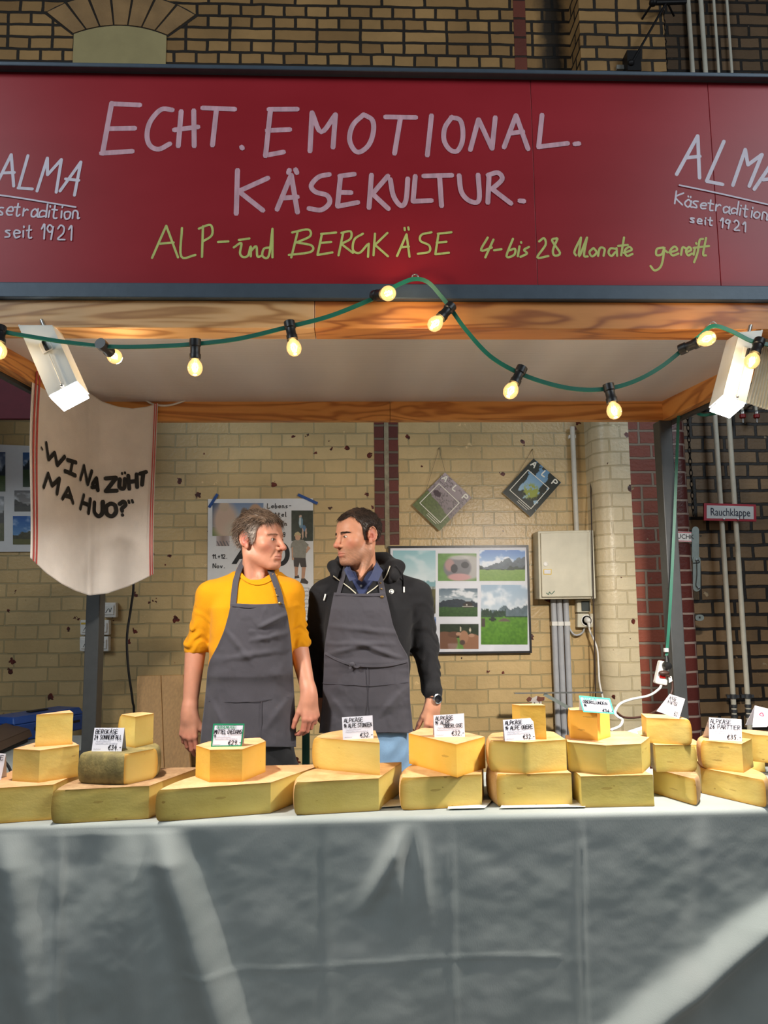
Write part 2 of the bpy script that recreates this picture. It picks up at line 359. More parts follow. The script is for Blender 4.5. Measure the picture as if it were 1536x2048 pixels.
def soot(nd, ln, sp, col, tc):
    n = N(nd, 'ShaderNodeTexNoise', Scale=11.0, Detail=4.0); ln.new(tc.outputs['Object'], n.inputs['Vector'])
    x0 = at(1103, 60, WY)[0]
    d = mth(nd, ln, 'ABSOLUTE', mth(nd, ln, 'SUBTRACT', sp.outputs[0], x0))
    d = mth(nd, ln, 'ADD', d, mth(nd, ln, 'MULTIPLY', mth(nd, ln, 'SUBTRACT', n.outputs[0], .5), .09))
    k = nd.new('ShaderNodeMapRange'); k.inputs[1].default_value = .035; k.inputs[2].default_value = .11; k.inputs[3].default_value = .93; k.inputs[4].default_value = 0; ln.new(d, k.inputs[0])
    return mixc(nd, ln, k.outputs[0], col, lin(28, 25, 22))
mCreamLit = brickmat('lit cream painted brick', lin(228, 214, 182), lin(220, 204, 170), lin(204, 188, 152), bw=.245, chips=.21, chipcol=CHIP, rough=.33, spec=.5)  # cream paint lightened to carry the strong lamp light on the pier
mTan = brickmat('tan clinker brick', lin(192, 150, 96), lin(158, 120, 74), lin(44, 36, 28), bw=.135, rh=.0815, ms=.010, rough=.6, dirt=.3, extra=soot)
mBrown = brickmat('sooty brown brick', lin(160, 130, 96), lin(126, 100, 72), lin(40, 34, 30), bw=.135, rh=.083, ms=.010, rough=.5, dirt=.4, chips=.16, chipcol=(lin(168, 148, 118), lin(60, 50, 44)))
mRed = brickmat('red glazed brick', lin(150, 80, 60), lin(128, 62, 48), lin(142, 128, 114), bw=.135, rh=.0790, ms=.008, rough=.5, dirt=.2, chips=.10, chipcol=(lin(190, 170, 130), lin(120, 90, 70)))
mRedTrim = brickmat('red strip brick', lin(112, 50, 38), lin(92, 40, 32), lin(110, 96, 80), bw=.3, rh=.0790, ms=.008, rough=.5)
mOx = brickmat('oxblood round brick', lin(96, 44, 38), lin(80, 36, 32), lin(150, 132, 124), bw=.9, rh=.0790, ms=.007, rough=.35, dirt=.15)
mRedUp = brickmat('dull red header strip', lin(128, 66, 50), lin(112, 56, 44), lin(60, 44, 36), bw=.4, rh=.13, ms=.008, rough=.6)
mPlaster = mat('yellowed plaster', lin(172, 156, 110), .85, var=.1, nscale=5, bump=.25, bscale=40)
mFloor = mat('hall concrete', lin(120, 116, 110), .7, var=.15, nscale=3, bump=.1)
ZS = 2.95                                   # cream paint stops here, behind the stall roof
structure('floor', box(-5, 5, -4, 5.2, -.05, 0), mFloor)
pxl = at(1196, 1000, 4.2)[0]; pxr = at(1397, 1250, 4.2)[0]; pxe = at(1266, 1050, 4.2)[0]
structure('wall_back', box(-5, pxl+.05, WY, WY+.3, 0, ZS), mCream)
structure('wall_back_upper', box(-5, pxl+.05, WY, WY+.3, ZS, 7), mTan)
mTanR = brickmat('weathered tan brick', lin(132, 104, 76), lin(108, 84, 60), lin(36, 30, 25), bw=.135, rh=.0815, ms=.010, rough=.6, dirt=.35, chips=.12, chipcol=(lin(150, 126, 98), lin(48, 40, 34)))
structure('wall_right', box(pxr-.1, 5, 4.55, 4.85, 0, ZS), mBrown)
structure('wall_right_upper', box(pxr-.25, 5, 4.50, 4.85, ZS, 7), mTanR)
# pier: cream bullnose, red face, oxblood bullnose on the far side
def pier(x0, x1, y, r0, r1, z0, z1, yb=4.5):
    pts = [(x0, yb)]
    if r0: pts += [(x0+r0-r0*math.cos(a), y+r0-r0*math.sin(a)) for a in np.linspace(0, math.pi/2, 7)]
    else: pts += [(x0, y)]
    if r1: pts += [(x1-r1+r1*math.sin(a), y+r1-r1*math.cos(a)) for a in np.linspace(0, math.pi/2, 7)]
    else: pts += [(x1, y)]
    pts += [(x1, yb)]
    return extrude([(a, b, z0) for a, b in pts], (0, 0, z1-z0))
pxo = at(1362, 1250, 4.2)[0]
structure('pillar_cream', pier(pxl, pxe, 4.2, .09, 0, 0, ZS), mCreamLit, smooth=.6)
structure('pillar_red', pier(pxe, pxo, 4.2, 0, 0, 0, ZS), mRed)
structure('pillar_oxblood', pier(pxo, pxr, 4.2, 0, .05, 0, ZS), mOx, smooth=.6)
ux0, ux1 = at(1160, 70, 4.2)[0], at(1329, 70, 4.2)[0]
structure('pillar_upper', box(ux0, ux1, 4.2, 4.6, ZS, 7), mTan)
# red brick strips let into the cream wall, with a plastered slot between them
a, b, c, d = [at(p, 960, WY)[0] for p in (749, 769, 778, 797)]
zt, zb = ZS-.05, at(770, 1090, WY)[2]
structure('trim_1', box(a, b, WY-.004, WY+.05, zb, zt), mRedTrim)
structure('trim_2', box(c, d, WY-.004, WY+.05, zb, zt), mRedTrim)
structure('trim_3', box(b, c, WY-.008, WY+.05, zb-.02, zt), mat('slot mortar', lin(150, 138, 112), .8, var=.25, nscale=25, bump=.6))
a, b = at(1028, 70, WY)[0], at(1052, 70, WY)[0]
structure('trim_4', box(a, b, WY-.003, WY+.05, ZS, 7), mRedUp)
# blind window with a segmental arch
nl, nr = at(148, 90, WY)[0], at(333, 90, WY)[0]; nt_, nc = at(240, 72, WY)[2], at(240, 54, WY)[2]; nb = at(240, 150, WY)[2]-.4
xs = np.linspace(nl, nr, 13); zs = nt_+(nc-nt_)*(1-((xs-(nl+nr)/2)/((nr-nl)/2))**2)
structure('window_1', extrude([(nl, WY+.02, nb), (nr, WY+.02, nb)]+[(x, WY+.02, z) for x, z in zip(xs[::-1], zs[::-1])], (0, -.03, 0)), mPlaster)
mVous = mat('arch brick', lin(160, 124, 80), .65, var=.22, nscale=6, bump=.3, bscale=80)
rad = ((nr-nl)/2)**2/(2*(nc-nt_))+(nc-nt_)/2; cz = nc-rad; cx = (nl+nr)/2; th = math.asin((nr-nl)/2/rad); vs = []
for k in range(7):
    t0 = -th*1.02+2*th*1.02*(k+.06)/7; t1 = -th*1.02+2*th*1.02*(k+.94)/7; R1, R2 = rad+.012, rad+.225; sk = 1.28
    f = [(cx+R1*math.sin(t0), cz+R1*math.cos(t0)), (cx+R1*math.sin(t1), cz+R1*math.cos(t1)), (cx+R1*math.sin(t1)+(R2-R1)*math.sin(t1*sk*1.6), cz+R1*math.cos(t1)+(R2-R1)*math.cos(t1*sk*1.6)), (cx+R1*math.sin(t0)+(R2-R1)*math.sin(t0*sk*1.6), cz+R1*math.cos(t0)+(R2-R1)*math.cos(t0*sk*1.6))]
    vs.append(extrude([(x, WY-.006, z) for x, z in f], (0, .05, 0)))
structure('trim_5', join(*vs), mVous)
joint = [(nl-.09, nt_-.0), (nr+.09, nt_-.0)]
R3 = rad+.235
back = [(cx+rad*math.sin(t), cz+rad*math.cos(t)) for t in np.linspace(-th*1.03, th*1.03, 13)]
fan = [(cx+rad*math.sin(t)+(R3-rad)*math.sin(t*2.05), cz+rad*math.cos(t)+(R3-rad)*math.cos(t*2.05)) for t in np.linspace(th*1.03, -th*1.03, 13)]
structure('trim_6', extrude([(x, WY-.0015, z) for x, z in back+fan], (0, .04, 0)), mat('arch joint', lin(44, 36, 28), .9))
# ================================================================ market stall: posts, beams, roof, sign
SY = 2.30                                   # face of the sign
mSteel = mat('blue grey steel', lin(74, 86, 98), .45, .3, var=.06, bump=.03)
mPost = mat('charcoal steel', lin(80, 82, 83), .5, .25, var=.06)
def woodmat(name, c0, c1, c2, axis='X', rough=.42):
    m, nt, nd, ln, b = newmat(name)
    sc = {'X': (.55, 4, 4), 'Y': (4, .55, 4), 'Z': (4, 4, .5)}[axis]
    co = objco(nd, ln, sc); n1 = N(nd, 'ShaderNodeTexNoise', Scale=1.6, Detail=3.0, Distortion=.6); ln.new(co, n1.inputs['Vector'])
    rings = mth(nd, ln, 'SINE', mth(nd, ln, 'MULTIPLY', n1.outputs[0], 62.0)); rings = mth(nd, ln, 'MULTIPLY_ADD', rings, .5, .5)
    n2 = N(nd, 'ShaderNodeTexNoise', Scale=26.0, Detail=4.0); ln.new(co, n2.inputs['Vector'])
    f = mth(nd, ln, 'ADD', mth(nd, ln, 'MULTIPLY', mth(nd, ln, 'POWER', rings, 2.2), .75), mth(nd, ln, 'MULTIPLY', n2.outputs[0], .3))
    r = ramp(nd, [(.05, c0), (.5, c1), (1.0, c2)]); ln.new(f, r.inputs[0]); ln.new(r.outputs[0], b.inputs['Base Color']); b.inputs['Roughness'].default_value = rough
    bp = N(nd, 'ShaderNodeBump', Strength=.2, Distance=.002); ln.new(f, bp.inputs['Height']); ln.new(bp.outputs[0], b.inputs['Normal'])
    return m
mWoodL = woodmat('pale pine', lin(214, 172, 124), lin(198, 152, 100), lin(160, 112, 68))
mWoodR = woodmat('orange larch', lin(210, 140, 74), lin(190, 120, 60), lin(146, 82, 40))
mWoodB = woodmat('amber larch', lin(232, 164, 90), lin(216, 146, 74), lin(176, 106, 50))
mWoodY = woodmat('amber larch rail', lin(232, 164, 90), lin(216, 146, 74), lin(176, 106, 50), 'Y')
m, nt, nd, ln, b = newmat('twin wall roof sheet')
b.inputs['Base Color'].default_value = lin(204, 196, 194); b.inputs['Roughness'].default_value = .28; b.inputs['Specular IOR Level'].default_value = .5
wv = N(nd, 'ShaderNodeTexWave', Scale=26.0, Distortion=0.0); wv.bands_direction = 'Y'; ln.new(objco(nd, ln), wv.inputs['Vector'])
n1 = N(nd, 'ShaderNodeTexNoise', Scale=3.0, Detail=2.0); ln.new(objco(nd, ln, (1, .12, 1)), n1.inputs['Vector'])
r = ramp(nd, [(.35, lin(204, 202, 204)), (.65, lin(232, 231, 234))]); ln.new(n1.outputs[0], r.inputs[0]); ln.new(r.outputs[0], b.inputs['Base Color'])
bp = N(nd, 'ShaderNodeBump', Strength=.35, Distance=.003); ln.new(wv.outputs[0], bp.inputs['Height']); ln.new(bp.outputs[0], b.inputs['Normal'])
mRoof = m
XL = at(184, 1300, 3.58)[0]; XRp = at(1344, 1100, 3.58)[0]      # rear posts
zfb = at(768, 657, 2.306)[2]; zft = at(768, 598, SY-.01)[2]; zrb = at(768, 841, 3.56)[2]; zrt = at(768, 803, 3.56)[2]+.005
stall = thing('market_stall', (0, 2.95, 0), 'charcoal steel market stall with orange timber roof beams and pale sheet roof', 'stall')
for x, y in ((XL, 3.60), (XRp, 3.60)):
    p = part(stall, 'post', box(x-.031, x+.031, y-.03, y+.05, 0, zrb+.002), mPost, bevel=.004)
for x in (XL-.27, XRp+.30):
    part(stall, 'post', box(x-.03, x+.03, 2.36, 2.42, 0, zfb), mPost, bevel=.004)
xj = at(630, 625, 2.34)[0]; xj2 = at(780, 820, 3.56)[0]
part(stall, 'front_beam', box(XL-.30, xj-.0008, 2.306, 2.405, zfb, zft-.001), mWoodL, bevel=.002)
part(stall, 'front_beam', box(xj+.0008, XRp+.45, 2.306, 2.405, zfb, zft-.001), mWoodR, bevel=.002)
part(stall, 'rear_beam', box(XL-.02, xj2-.0008, 3.555, 3.60, zrb, zrt), mWoodB, bevel=.002)
part(stall, 'rear_beam', box(xj2+.0008, XRp+.02, 3.555, 3.60, zrb, zrt), mWoodB, bevel=.002)
# side rails run from the front beam to the rear posts
q1, q2 = at(1330, 841, 3.56), at(1345, 803, 3.56)
for sx in (-1, 1):
    xr = XL if sx < 0 else XRp; xf = xr+sx*.10
    zf = zfb; fr = [(xf-.022, 2.405, zf), (xf+.022, 2.405, zf), (xf+.022, 2.405, zf+.09), (xf-.022, 2.405, zf+.09)]
    bk = [(xr-.022, 3.6, zrb), (xr+.022, 3.6, zrb), (xr+.022, 3.6, zrt), (xr-.022, 3.6, zrt)]
    part(stall, 'side_rail', hexa(fr, bk), mWoodY, bevel=.002)
    part(stall, 'steel_rail', hexa([(x+sx*.037, y, z) for x, y, z in [(xf-.012, 2.405, zf-.01), (xf+.012, 2.405, zf-.01), (xf+.012, 2.405, zf+.08), (xf-.012, 2.405, zf+.08)]],
         [(x+sx*.037, y, z) for x, y, z in [(xr-.012, 3.65, zrb-.012), (xr+.012, 3.65, zrb-.012), (xr+.012, 3.65, zrt), (xr-.012, 3.65, zrt)]]), mPost)
part(stall, 'roof_sheet', hexa([(XL-.30, 2.40, zfb+.068), (XRp+.3, 2.40, zfb+.068), (XRp+.3, 2.40, zfb+.078), (XL-.30, 2.40, zfb+.078)],
     [(XL-.02, 3.66, zrt-.003), (XRp+.02, 3.66, zrt-.003), (XRp+.02, 3.66, zrt+.008), (XL-.02, 3.66, zrt+.008)]), mRoof)
# white lead clipped along the rear beam
part(stall, 'white_lead', tube(spline([at(285, 795, 3.54), at(305, 808, 3.54), at(335, 811, 3.54), at(365, 803, 3.54), at(372, 797, 3.545), at(345, 796, 3.545), at(325, 799, 3.545)]), .005, 6), mat('white cable', lin(225, 222, 216), .5), smooth=2)
# ---------------------------------------------------------------- sign
m, nt, nd, ln, b = newmat('wine red chalkboard')
n1 = N(nd, 'ShaderNodeTexNoise', Scale=2.2, Detail=4.0); ln.new(objco(nd, ln, (1, 1, 2)), n1.inputs['Vector'])
r = ramp(nd, [(.35, lin(152, 34, 42)), (.7, lin(162, 40, 49))]); ln.new(n1.outputs[0], r.inputs[0]); ln.new(r.outputs[0], b.inputs['Base Color'])
b.inputs['Roughness'].default_value = .34; b.inputs['Specular IOR Level'].default_value = .3
mBoard = m
sxl, sxr = at(-260, 300, SY)[0], at(1800, 300, SY)[0]
zb0 = at(768, 571, SY)[2]; zt0 = at(768, 162, SY)[2]; ztop = at(768, 134, SY-.03)[2]
sign = thing('stall_sign', ((sxl+sxr)/2, SY, zb0-.03), 'long wine red signboard with chalk pen lettering across the stall front', 'sign')
seams = [sxl, at(1066, 300, SY)[0], at(1424, 300, SY)[0], sxr]
for k in range(3):
    part(sign, 'board', box(seams[k]+.0007, seams[k+1]-.0007, SY, SY+.018, zb0, zt0+.03), mBoard, bevel=.001)
part(sign, 'top_rail', box(sxl, sxr, SY-.03, SY+.035, zt0+.012, ztop), mSteel, bevel=.003)
part(sign, 'bottom_rail', box(sxl, sxr, SY-.014, SY+.04, zft, zb0), mSteel, bevel=.003)
SN = np.array([0, -1.0, 0])
smap = lambda x, y: at(x, y, SY-.0005)
def inkmat(name, col, streak=.25):
    m, nt, nd, ln, b = newmat(name); n = N(nd, 'ShaderNodeTexNoise', Scale=60.0, Detail=3.0); ln.new(objco(nd, ln, (1, 1, .25)), n.inputs['Vector'])
    r = ramp(nd, [(.35, tuple(c*(1-streak) for c in col[:3])+(1,)), (.7, col)]); ln.new(n.outputs[0], r.inputs[0]); ln.new(r.outputs[0], b.inputs['Base Color'])
    b.inputs['Roughness'].default_value = .6; return m
mPink = inkmat('faded white marker', lin(226, 176, 188)); mWhite = inkmat('white marker', lin(230, 218, 230), .12); mLime = inkmat('lime marker', lin(206, 212, 120), .2)
Z1 = lambda L: [[(x/2, y/2) for x, y in s] for s in L]; Z2 = lambda L: [[(768+x/2, y/2) for x, y in s] for s in L]
W_ = ppm(at(768, 350, SY))
big1 = Z1([[(445,415),(560,420)],[(447,412),(428,515),(410,615)],[(435,515),(540,513)],[(405,613),(530,605)],[(690,440),(645,438),(602,485),(588,540),(600,582),(635,597),(680,575)],[(725,445),(713,585)],[(775,442),(777,585)],[(697,520),(793,508)],[(810,432),(940,437)],[(866,437),(850,582)],[(966,588),(970,594)],
 [(1075,438),(1190,437)],[(1082,440),(1062,625)],[(1068,522),(1160,518)],[(1060,622),(1135,608)],[(1240,605),(1248,450)],[(1248,450),(1285,528),(1342,458)],[(1342,458),(1332,590)],[(1455,458),(1412,500),(1398,555),(1415,598),(1440,608),(1475,580),(1493,530),(1490,482),(1458,460)]]) + \
 Z2([[(5,468),(128,470)],[(66,470),(42,615)],[(190,462),(173,622)],[(272,468),(244,510),(240,560),(262,598),(292,605),(312,570),(315,520),(303,480),(268,470)],[(345,600),(378,478)],[(378,478),(432,595)],[(432,595),(445,470)],[(480,590),(528,462)],[(528,462),(576,597)],[(500,535),(556,527)],[(632,460),(618,590)],[(618,588),(735,574)],[(762,577),(780,575)]])
big2 = Z1([[(950,680),(945,855)],[(1072,712),(955,765)],[(955,765),(1052,842)],[(1108,838),(1165,700)],[(1165,700),(1190,850)],[(1125,793),(1190,788)],[(1158,680),(1154,692)],[(1182,678),(1188,692)],[(1318,698),(1275,708),(1245,742),(1262,768),(1308,782),(1318,812),(1285,840),(1235,834)],[(1362,705),(1350,825)],[(1358,705),(1418,697)],[(1355,770),(1405,771)],[(1350,826),(1432,810)],[(1486,700),(1476,832)]]) + \
 [[(776,352),(745,388)],[(745,388),(777,418)]] + Z2([[(25,718),(38,785),(68,824),(88,800),(95,715)],[(125,705),(116,806)],[(116,806),(190,803)],[(158,705),(272,702)],[(222,705),(230,825)],[(300,702),(310,770),(345,806),(380,800),(376,700)],[(420,700),(415,812)],[(415,702),(455,692),(472,718),(432,757)],[(432,757),(508,815)],[(542,804),(560,806)]])
part(sign, 'headline_lettering', strokes(big1[:13], smap, SN, 10/W_), mPink, recalc=False, label='faded white lettering reading Echt.')
part(sign, 'headline_lettering', strokes(big1[13:], smap, SN, 10/W_), mPink, recalc=False, label='faded white lettering reading Emotional.')
part(sign, 'headline_lettering', strokes(big2, smap, SN, 10/W_), mPink, recalc=False, label='faded white lettering reading Käsekultur.')
lime = Z1([[(608,1032),(665,903)],[(665,903),(712,1030)],[(640,975),(695,970)],[(728,912),(725,1026),(782,1020)],[(808,1028),(812,905)],[(795,915),(842,900),(848,940),(812,966)],[(872,968),(914,966)],[(935,990),(965,972),(960,1012),(972,1028),(992,1022),(1003,985),(1003,1026)],[(955,960),(998,954)],[(1003,1005),(1025,985),(1030,1026),(1048,1022)],[(1082,990),(1056,995),(1050,1024),(1075,1024),(1090,915)],[(1090,915),(1090,1030)],
 [(1190,930),(1165,1030)],[(1168,930),(1232,918),(1240,945),(1186,970)],[(1186,970),(1246,982),(1242,1008),(1155,1020)],[(1288,935),(1270,1020)],[(1284,936),(1345,930)],[(1280,972),(1325,968)],[(1270,1020),(1330,1010)],[(1372,935),(1354,1022)],[(1365,932),(1402,926),(1402,955),(1365,976)],[(1365,976),(1412,1012)],[(1452,935),(1418,958),(1412,1000),(1438,1012),(1470,978)],[(1475,975),(1472,1028)],[(1500,935),(1494,1022)]])+[[(775,466),(750,490)],[(750,490),(776,513)]] + \
 Z2([[(52,1025),(90,938)],[(90,938),(102,1028)],[(68,990),(100,987)],[(82,912),(83,922)],[(97,910),(99,920)],[(190,930),(150,940),(146,965),(180,982),(180,1008),(135,1016)],[(218,935),(205,1018)],[(215,936),(270,930)],[(210,972),(250,968)],[(205,1018),(260,1012)],
 [(415,950),(388,1002),(432,990)],[(438,958),(405,1030)],[(440,1001),(470,997)],[(516,955),(490,1025),(520,1020),(524,996),(500,1002)],[(542,985),(535,1026)],[(548,968),(549,972)],[(580,988),(560,1000),(572,1014),(545,1028)],[(620,966),(640,953),(646,980),(613,1030),(658,1024)],[(692,953),(672,962),(704,1012),(682,1022),(676,1000),(694,955)],
 [(768,1022),(762,1005),(788,950)],[(788,950),(780,1026),(812,950)],[(812,950),(800,1020),(815,1026)],[(838,992),(822,1008),(832,1026),(850,1010),(838,992)],[(856,1024),(864,992),(882,996),(878,1024)],[(928,996),(906,994),(898,1012),(910,1024),(926,1008)],[(930,992),(932,1024)],[(960,950),(948,1022)],[(936,984),(975,980)],[(958,1012),(990,1000),(980,988),(962,1004),(972,1024),(994,1016)],
 [(1118,990),(1092,996),(1090,1020),(1112,1016),(1122,988),(1110,1060),(1084,1082),(1066,1064)],[(1122,1000),(1134,1010)],[(1140,1010),(1172,1000),(1162,986),(1144,1004),(1154,1022),(1178,1014)],[(1188,1020),(1194,990),(1208,994)],[(1208,1010),(1228,1000),(1220,988),(1208,1004),(1216,1022),(1232,1014)],[(1244,990),(1238,1020)],[(1248,972),(1249,976)],[(1276,956),(1262,962),(1254,1010),(1240,1050)],[(1238,992),(1300,984)],[(1288,952),(1276,1016),(1288,1022)]])
words = [('Alp-', 0, 300, 463), ('und', 1, 463, 565), ('Bergkäse', 2, 565, 930), ('4-bis', 3, 930, 1062), ('28', 4, 1062, 1130), ('Monate', 5, 1130, 1290), ('gereift', 6, 1290, 1500)]
for wd, _, a, b in words:
    ls = [l for l in lime if a <= sum(p[0] for p in l)/len(l) < b]
    part(sign, 'lime_lettering', strokes(ls, smap, SN, 4.6/W_), mLime, recalc=False, label='lime lettering reading '+wd)
almaL = Z1([[(-25,760),(45,618)],[(45,618),(55,745)],[(10,692),(58,690)],[(112,622),(75,752)],[(72,752),(130,756)],[(148,765),(190,632)],[(190,632),(190,700)],[(190,700),(246,638)],[(246,638),(225,770)],[(240,765),(324,648)],[(324,648),(298,782)],[(262,716),(316,722)],[(-160,740),(-115,600)],[(-30,770),(-160,768)]])
almaR = Z2([[(1170,698),(1255,543)],[(1255,543),(1262,712)],[(1205,632),(1264,625)],[(1360,565),(1290,725)],[(1290,725),(1355,738)],[(1395,742),(1445,598)],[(1445,598),(1455,660)],[(1455,660),(1512,618)],[(1512,618),(1460,746)],[(1480,758),(1560,640)],[(1560,640),(1580,770)],[(1515,720),(1570,712)]])
part(sign, 'left_name_lettering', strokes(almaL, smap, SN, 6/W_), mWhite, recalc=False, label='white lettering of the cheese maker at the left end')
part(sign, 'right_name_lettering', strokes(almaR, smap, SN, 7.5/W_), mWhite, recalc=False, label='white lettering of the cheese maker at the right end')
def pxtext(t, x, y, h, rise, **k):
    L, _ = write(t, 0, 0, h, **k); return [[(x+a, y-b+a*rise) for a, b in s] for s in L]
sm = pxtext('Käsetradition', -43, 428, 30, .055, wf=.62, gap=.14, slant=.1, lower=.75, seed=3)+pxtext('seit 1921', 10, 474, 28, .05, wf=.64, gap=.2, lower=.75, seed=4)+[[(-80,388),(0,391),(152,415)]]
part(sign, 'left_small_lettering', strokes(sm, smap, SN, 3.4/W_), mWhite, recalc=False, label='small white lettering reading Käsetradition seit 1921 at the left end')
sm = pxtext('Käsetradition', 1349, 408, 26, .18, wf=.66, gap=.14, slant=.12, lower=.75, seed=5)+pxtext('seit 1921', 1379, 445, 19, .17, wf=.74, gap=.26, lower=.75, seed=6)+[[(1358,371),(1440,388),(1545,412)]]
part(sign, 'right_small_lettering', strokes(sm, smap, SN, 3.4/W_), mWhite, recalc=False, label='small white lettering reading Käsetradition seit 1921 at the right end')
for hx, hy in ((830, 556), (1425, 651)):
    c = at(hx, hy, SY-.02); r0 = .010
    pts = [c+np.array([r0*math.sin(t), -.004, r0*math.cos(t)]) for t in np.linspace(-1.2, 3.6, 12)]
    pts = [np.array([pts[0][0], SY+(.0 if hy < 600 else .05), pts[0][2]])]+pts
    part(sign if hy < 600 else stall, 'hook', tube(pts, .0022, 6), mat('zinc', lin(190, 188, 184), .35, .8), smooth=2)
# ================================================================ festoon lights
FY = 2.235
mGreen = mat('green festoon cable', lin(24, 104, 84), .45, var=.1, nscale=12)
mSock = mat('black bulb holder', lin(24, 24, 25), .42, var=.1)
m, nt, nd, ln, b = newmat('amber bulb glass')
tr = nd.new('ShaderNodeBsdfTransparent'); tr.inputs[0].default_value = (1, .86, .55, 1); em = nd.new('ShaderNodeEmission'); em.inputs[0].default_value = (1, .58, .2, 1); em.inputs[1].default_value = 3.2
gl = nd.new('ShaderNodeBsdfGlossy'); gl.inputs['Roughness'].default_value = .05; lw = nd.new('ShaderNodeLayerWeight'); lw.inputs[0].default_value = .35
a1 = nd.new('ShaderNodeMixShader'); a1.inputs[0].default_value = .5; ln.new(tr.outputs[0], a1.inputs[1]); ln.new(em.outputs[0], a1.inputs[2])
a2 = nd.new('ShaderNodeMixShader'); ln.new(lw.outputs['Fresnel'], a2.inputs[0]); ln.new(a1.outputs[0], a2.inputs[1]); ln.new(gl.outputs[0], a2.inputs[2])
ln.new(a2.outputs[0], nd['Material Output'].inputs[0]); mGlass = m
mFil = emit('hot filament', (1, .8, .5, 1), 60)
mFilament = mFil
cab = [(-40,650),(10,664),(60,673),(130,684),(215,693),(300,693),(391,688),(480,677),(580,653),(660,632),(738,601),(770,585),(800,568),(830,558),(857,565),(882,592),(902,618),(932,660),(980,712),(1038,746),(1100,768),(1160,779),(1217,777),(1270,762),(1320,735),(1365,700),(1400,672),(1426,652),(1462,662),(1500,681),(1530,688),(1600,700)]
fest = thing('festoon_string', at(768, 560, FY), 'green festoon cable with glowing amber bulbs swagged along the front beam', 'string lights')
P = np.array([at(x, y, FY) for x, y in cab]); P = spline(P, 8)
tw = np.array([[.55*math.sin(i*.045), -1, .35*math.sin(i*.031+1)] for i in range(len(P))]); tw /= np.linalg.norm(tw, axis=1)[:, None]
part(fest, 'cable', strap(P, tw, .0125, .0045), mGreen, smooth=.8)
socks = [((2,662),(5,702),-.3),((205,691),(215,698),4.0),((391,687),(390,712),.15),((580,652),(587,690),-.1),((752,592),(768,601),-1.6),((899,617),(876,644),-.2),((1041,742),(1022,780),-.1),((1217,777),(1225,819),-.1),((1366,698),(1398,690),-1.0),((1516,687),(1499,722),-.25)]
def bulbset(root, A, d, L=.05):
    d = d/np.linalg.norm(d); up = -d
    prof = [(.0168, -.012), (.0172, -.006), (.0172, .008), (.0145, .011), (.0145, .030), (.0168, .033), (.0168, .047), (.012, .0475)]
    s = part(root, 'socket', lathe(A, prof, 18, d), mSock, smooth=.7)
    b0 = A+d*.046
    gp = [(.0095, 0), (.0125, .005), (.019, .013), (.0225, .024), (.0222, .034), (.0175, .045), (.009, .0515), (.001, .053)]
    g = part(s, 'bulb', lathe(b0, gp, 20, d), mGlass, smooth=1.0)
    h = np.cross(d, [0, 1, 0.1]); h /= np.linalg.norm(h); k = np.cross(d, h); fl = []
    for t in range(4):
        e = h*math.cos(t*math.pi/2)+k*math.sin(t*math.pi/2)
        fl.append(tube([b0+d*.014+e*.004, b0+d*.026+e*.0085, b0+d*.040+e*.004], .0016, 5))
    fo = part(s, 'filament', join(*fl), mFil)
    l = bpy.data.lights.new('bulb_light', 'POINT'); l.energy = .75; l.color = (1, .74, .45); l.shadow_soft_size = .02
    lo = bpy.data.objects.new('bulb_light', l); COL.objects.link(lo); lo.location = tuple(b0+d*.075-np.array([0, .0, 0]))
for (ax, ay), (bx, by), dep in socks:
    A = at(ax, ay, FY); B = at(bx, by, FY); d = (B-A); d = d/np.linalg.norm(d)*1.0+np.array([0, dep, 0])
    bulbset(fest, A+np.array([0, -.004, 0]), d)
# second run of the same cable behind the right hand side of the stall, ending in a plug
drop = thing('festoon_lead', at(1335, 1200, 3.55), 'green flat cable hanging from the right rail beside the charcoal post', 'cable')
P = spline([at(1600, 840, 3.0), at(1470, 790, 3.2), at(1452, 808, 3.3), at(1440, 822, 3.35), at(1420, 829, 3.4), at(1400, 829, 3.42), at(1382, 818, 3.45), at(1368, 812, 3.46), at(1358, 828, 3.47), at(1355, 880, 3.48), at(1352, 960, 3.49), at(1348, 1060, 3.5), at(1341, 1200, 3.51), at(1335, 1290, 3.52), at(1332, 1318, 3.52)], 8)
part(drop, 'cable', strap(P, (-.35, -1, 0), .013, .004), mGreen, smooth=.8)
part(drop, 'cable_clip', box(*[v for k in range(3) for v in (at(1332, 1300, 3.515)[k]-.009, at(1332, 1300, 3.515)[k]+.009)]), mat('white plastic', lin(232, 230, 224), .45), bevel=.002)
A = at(1462, 786, 3.2); bulbset(drop, A, np.array([-.55, -.55, -.05]))
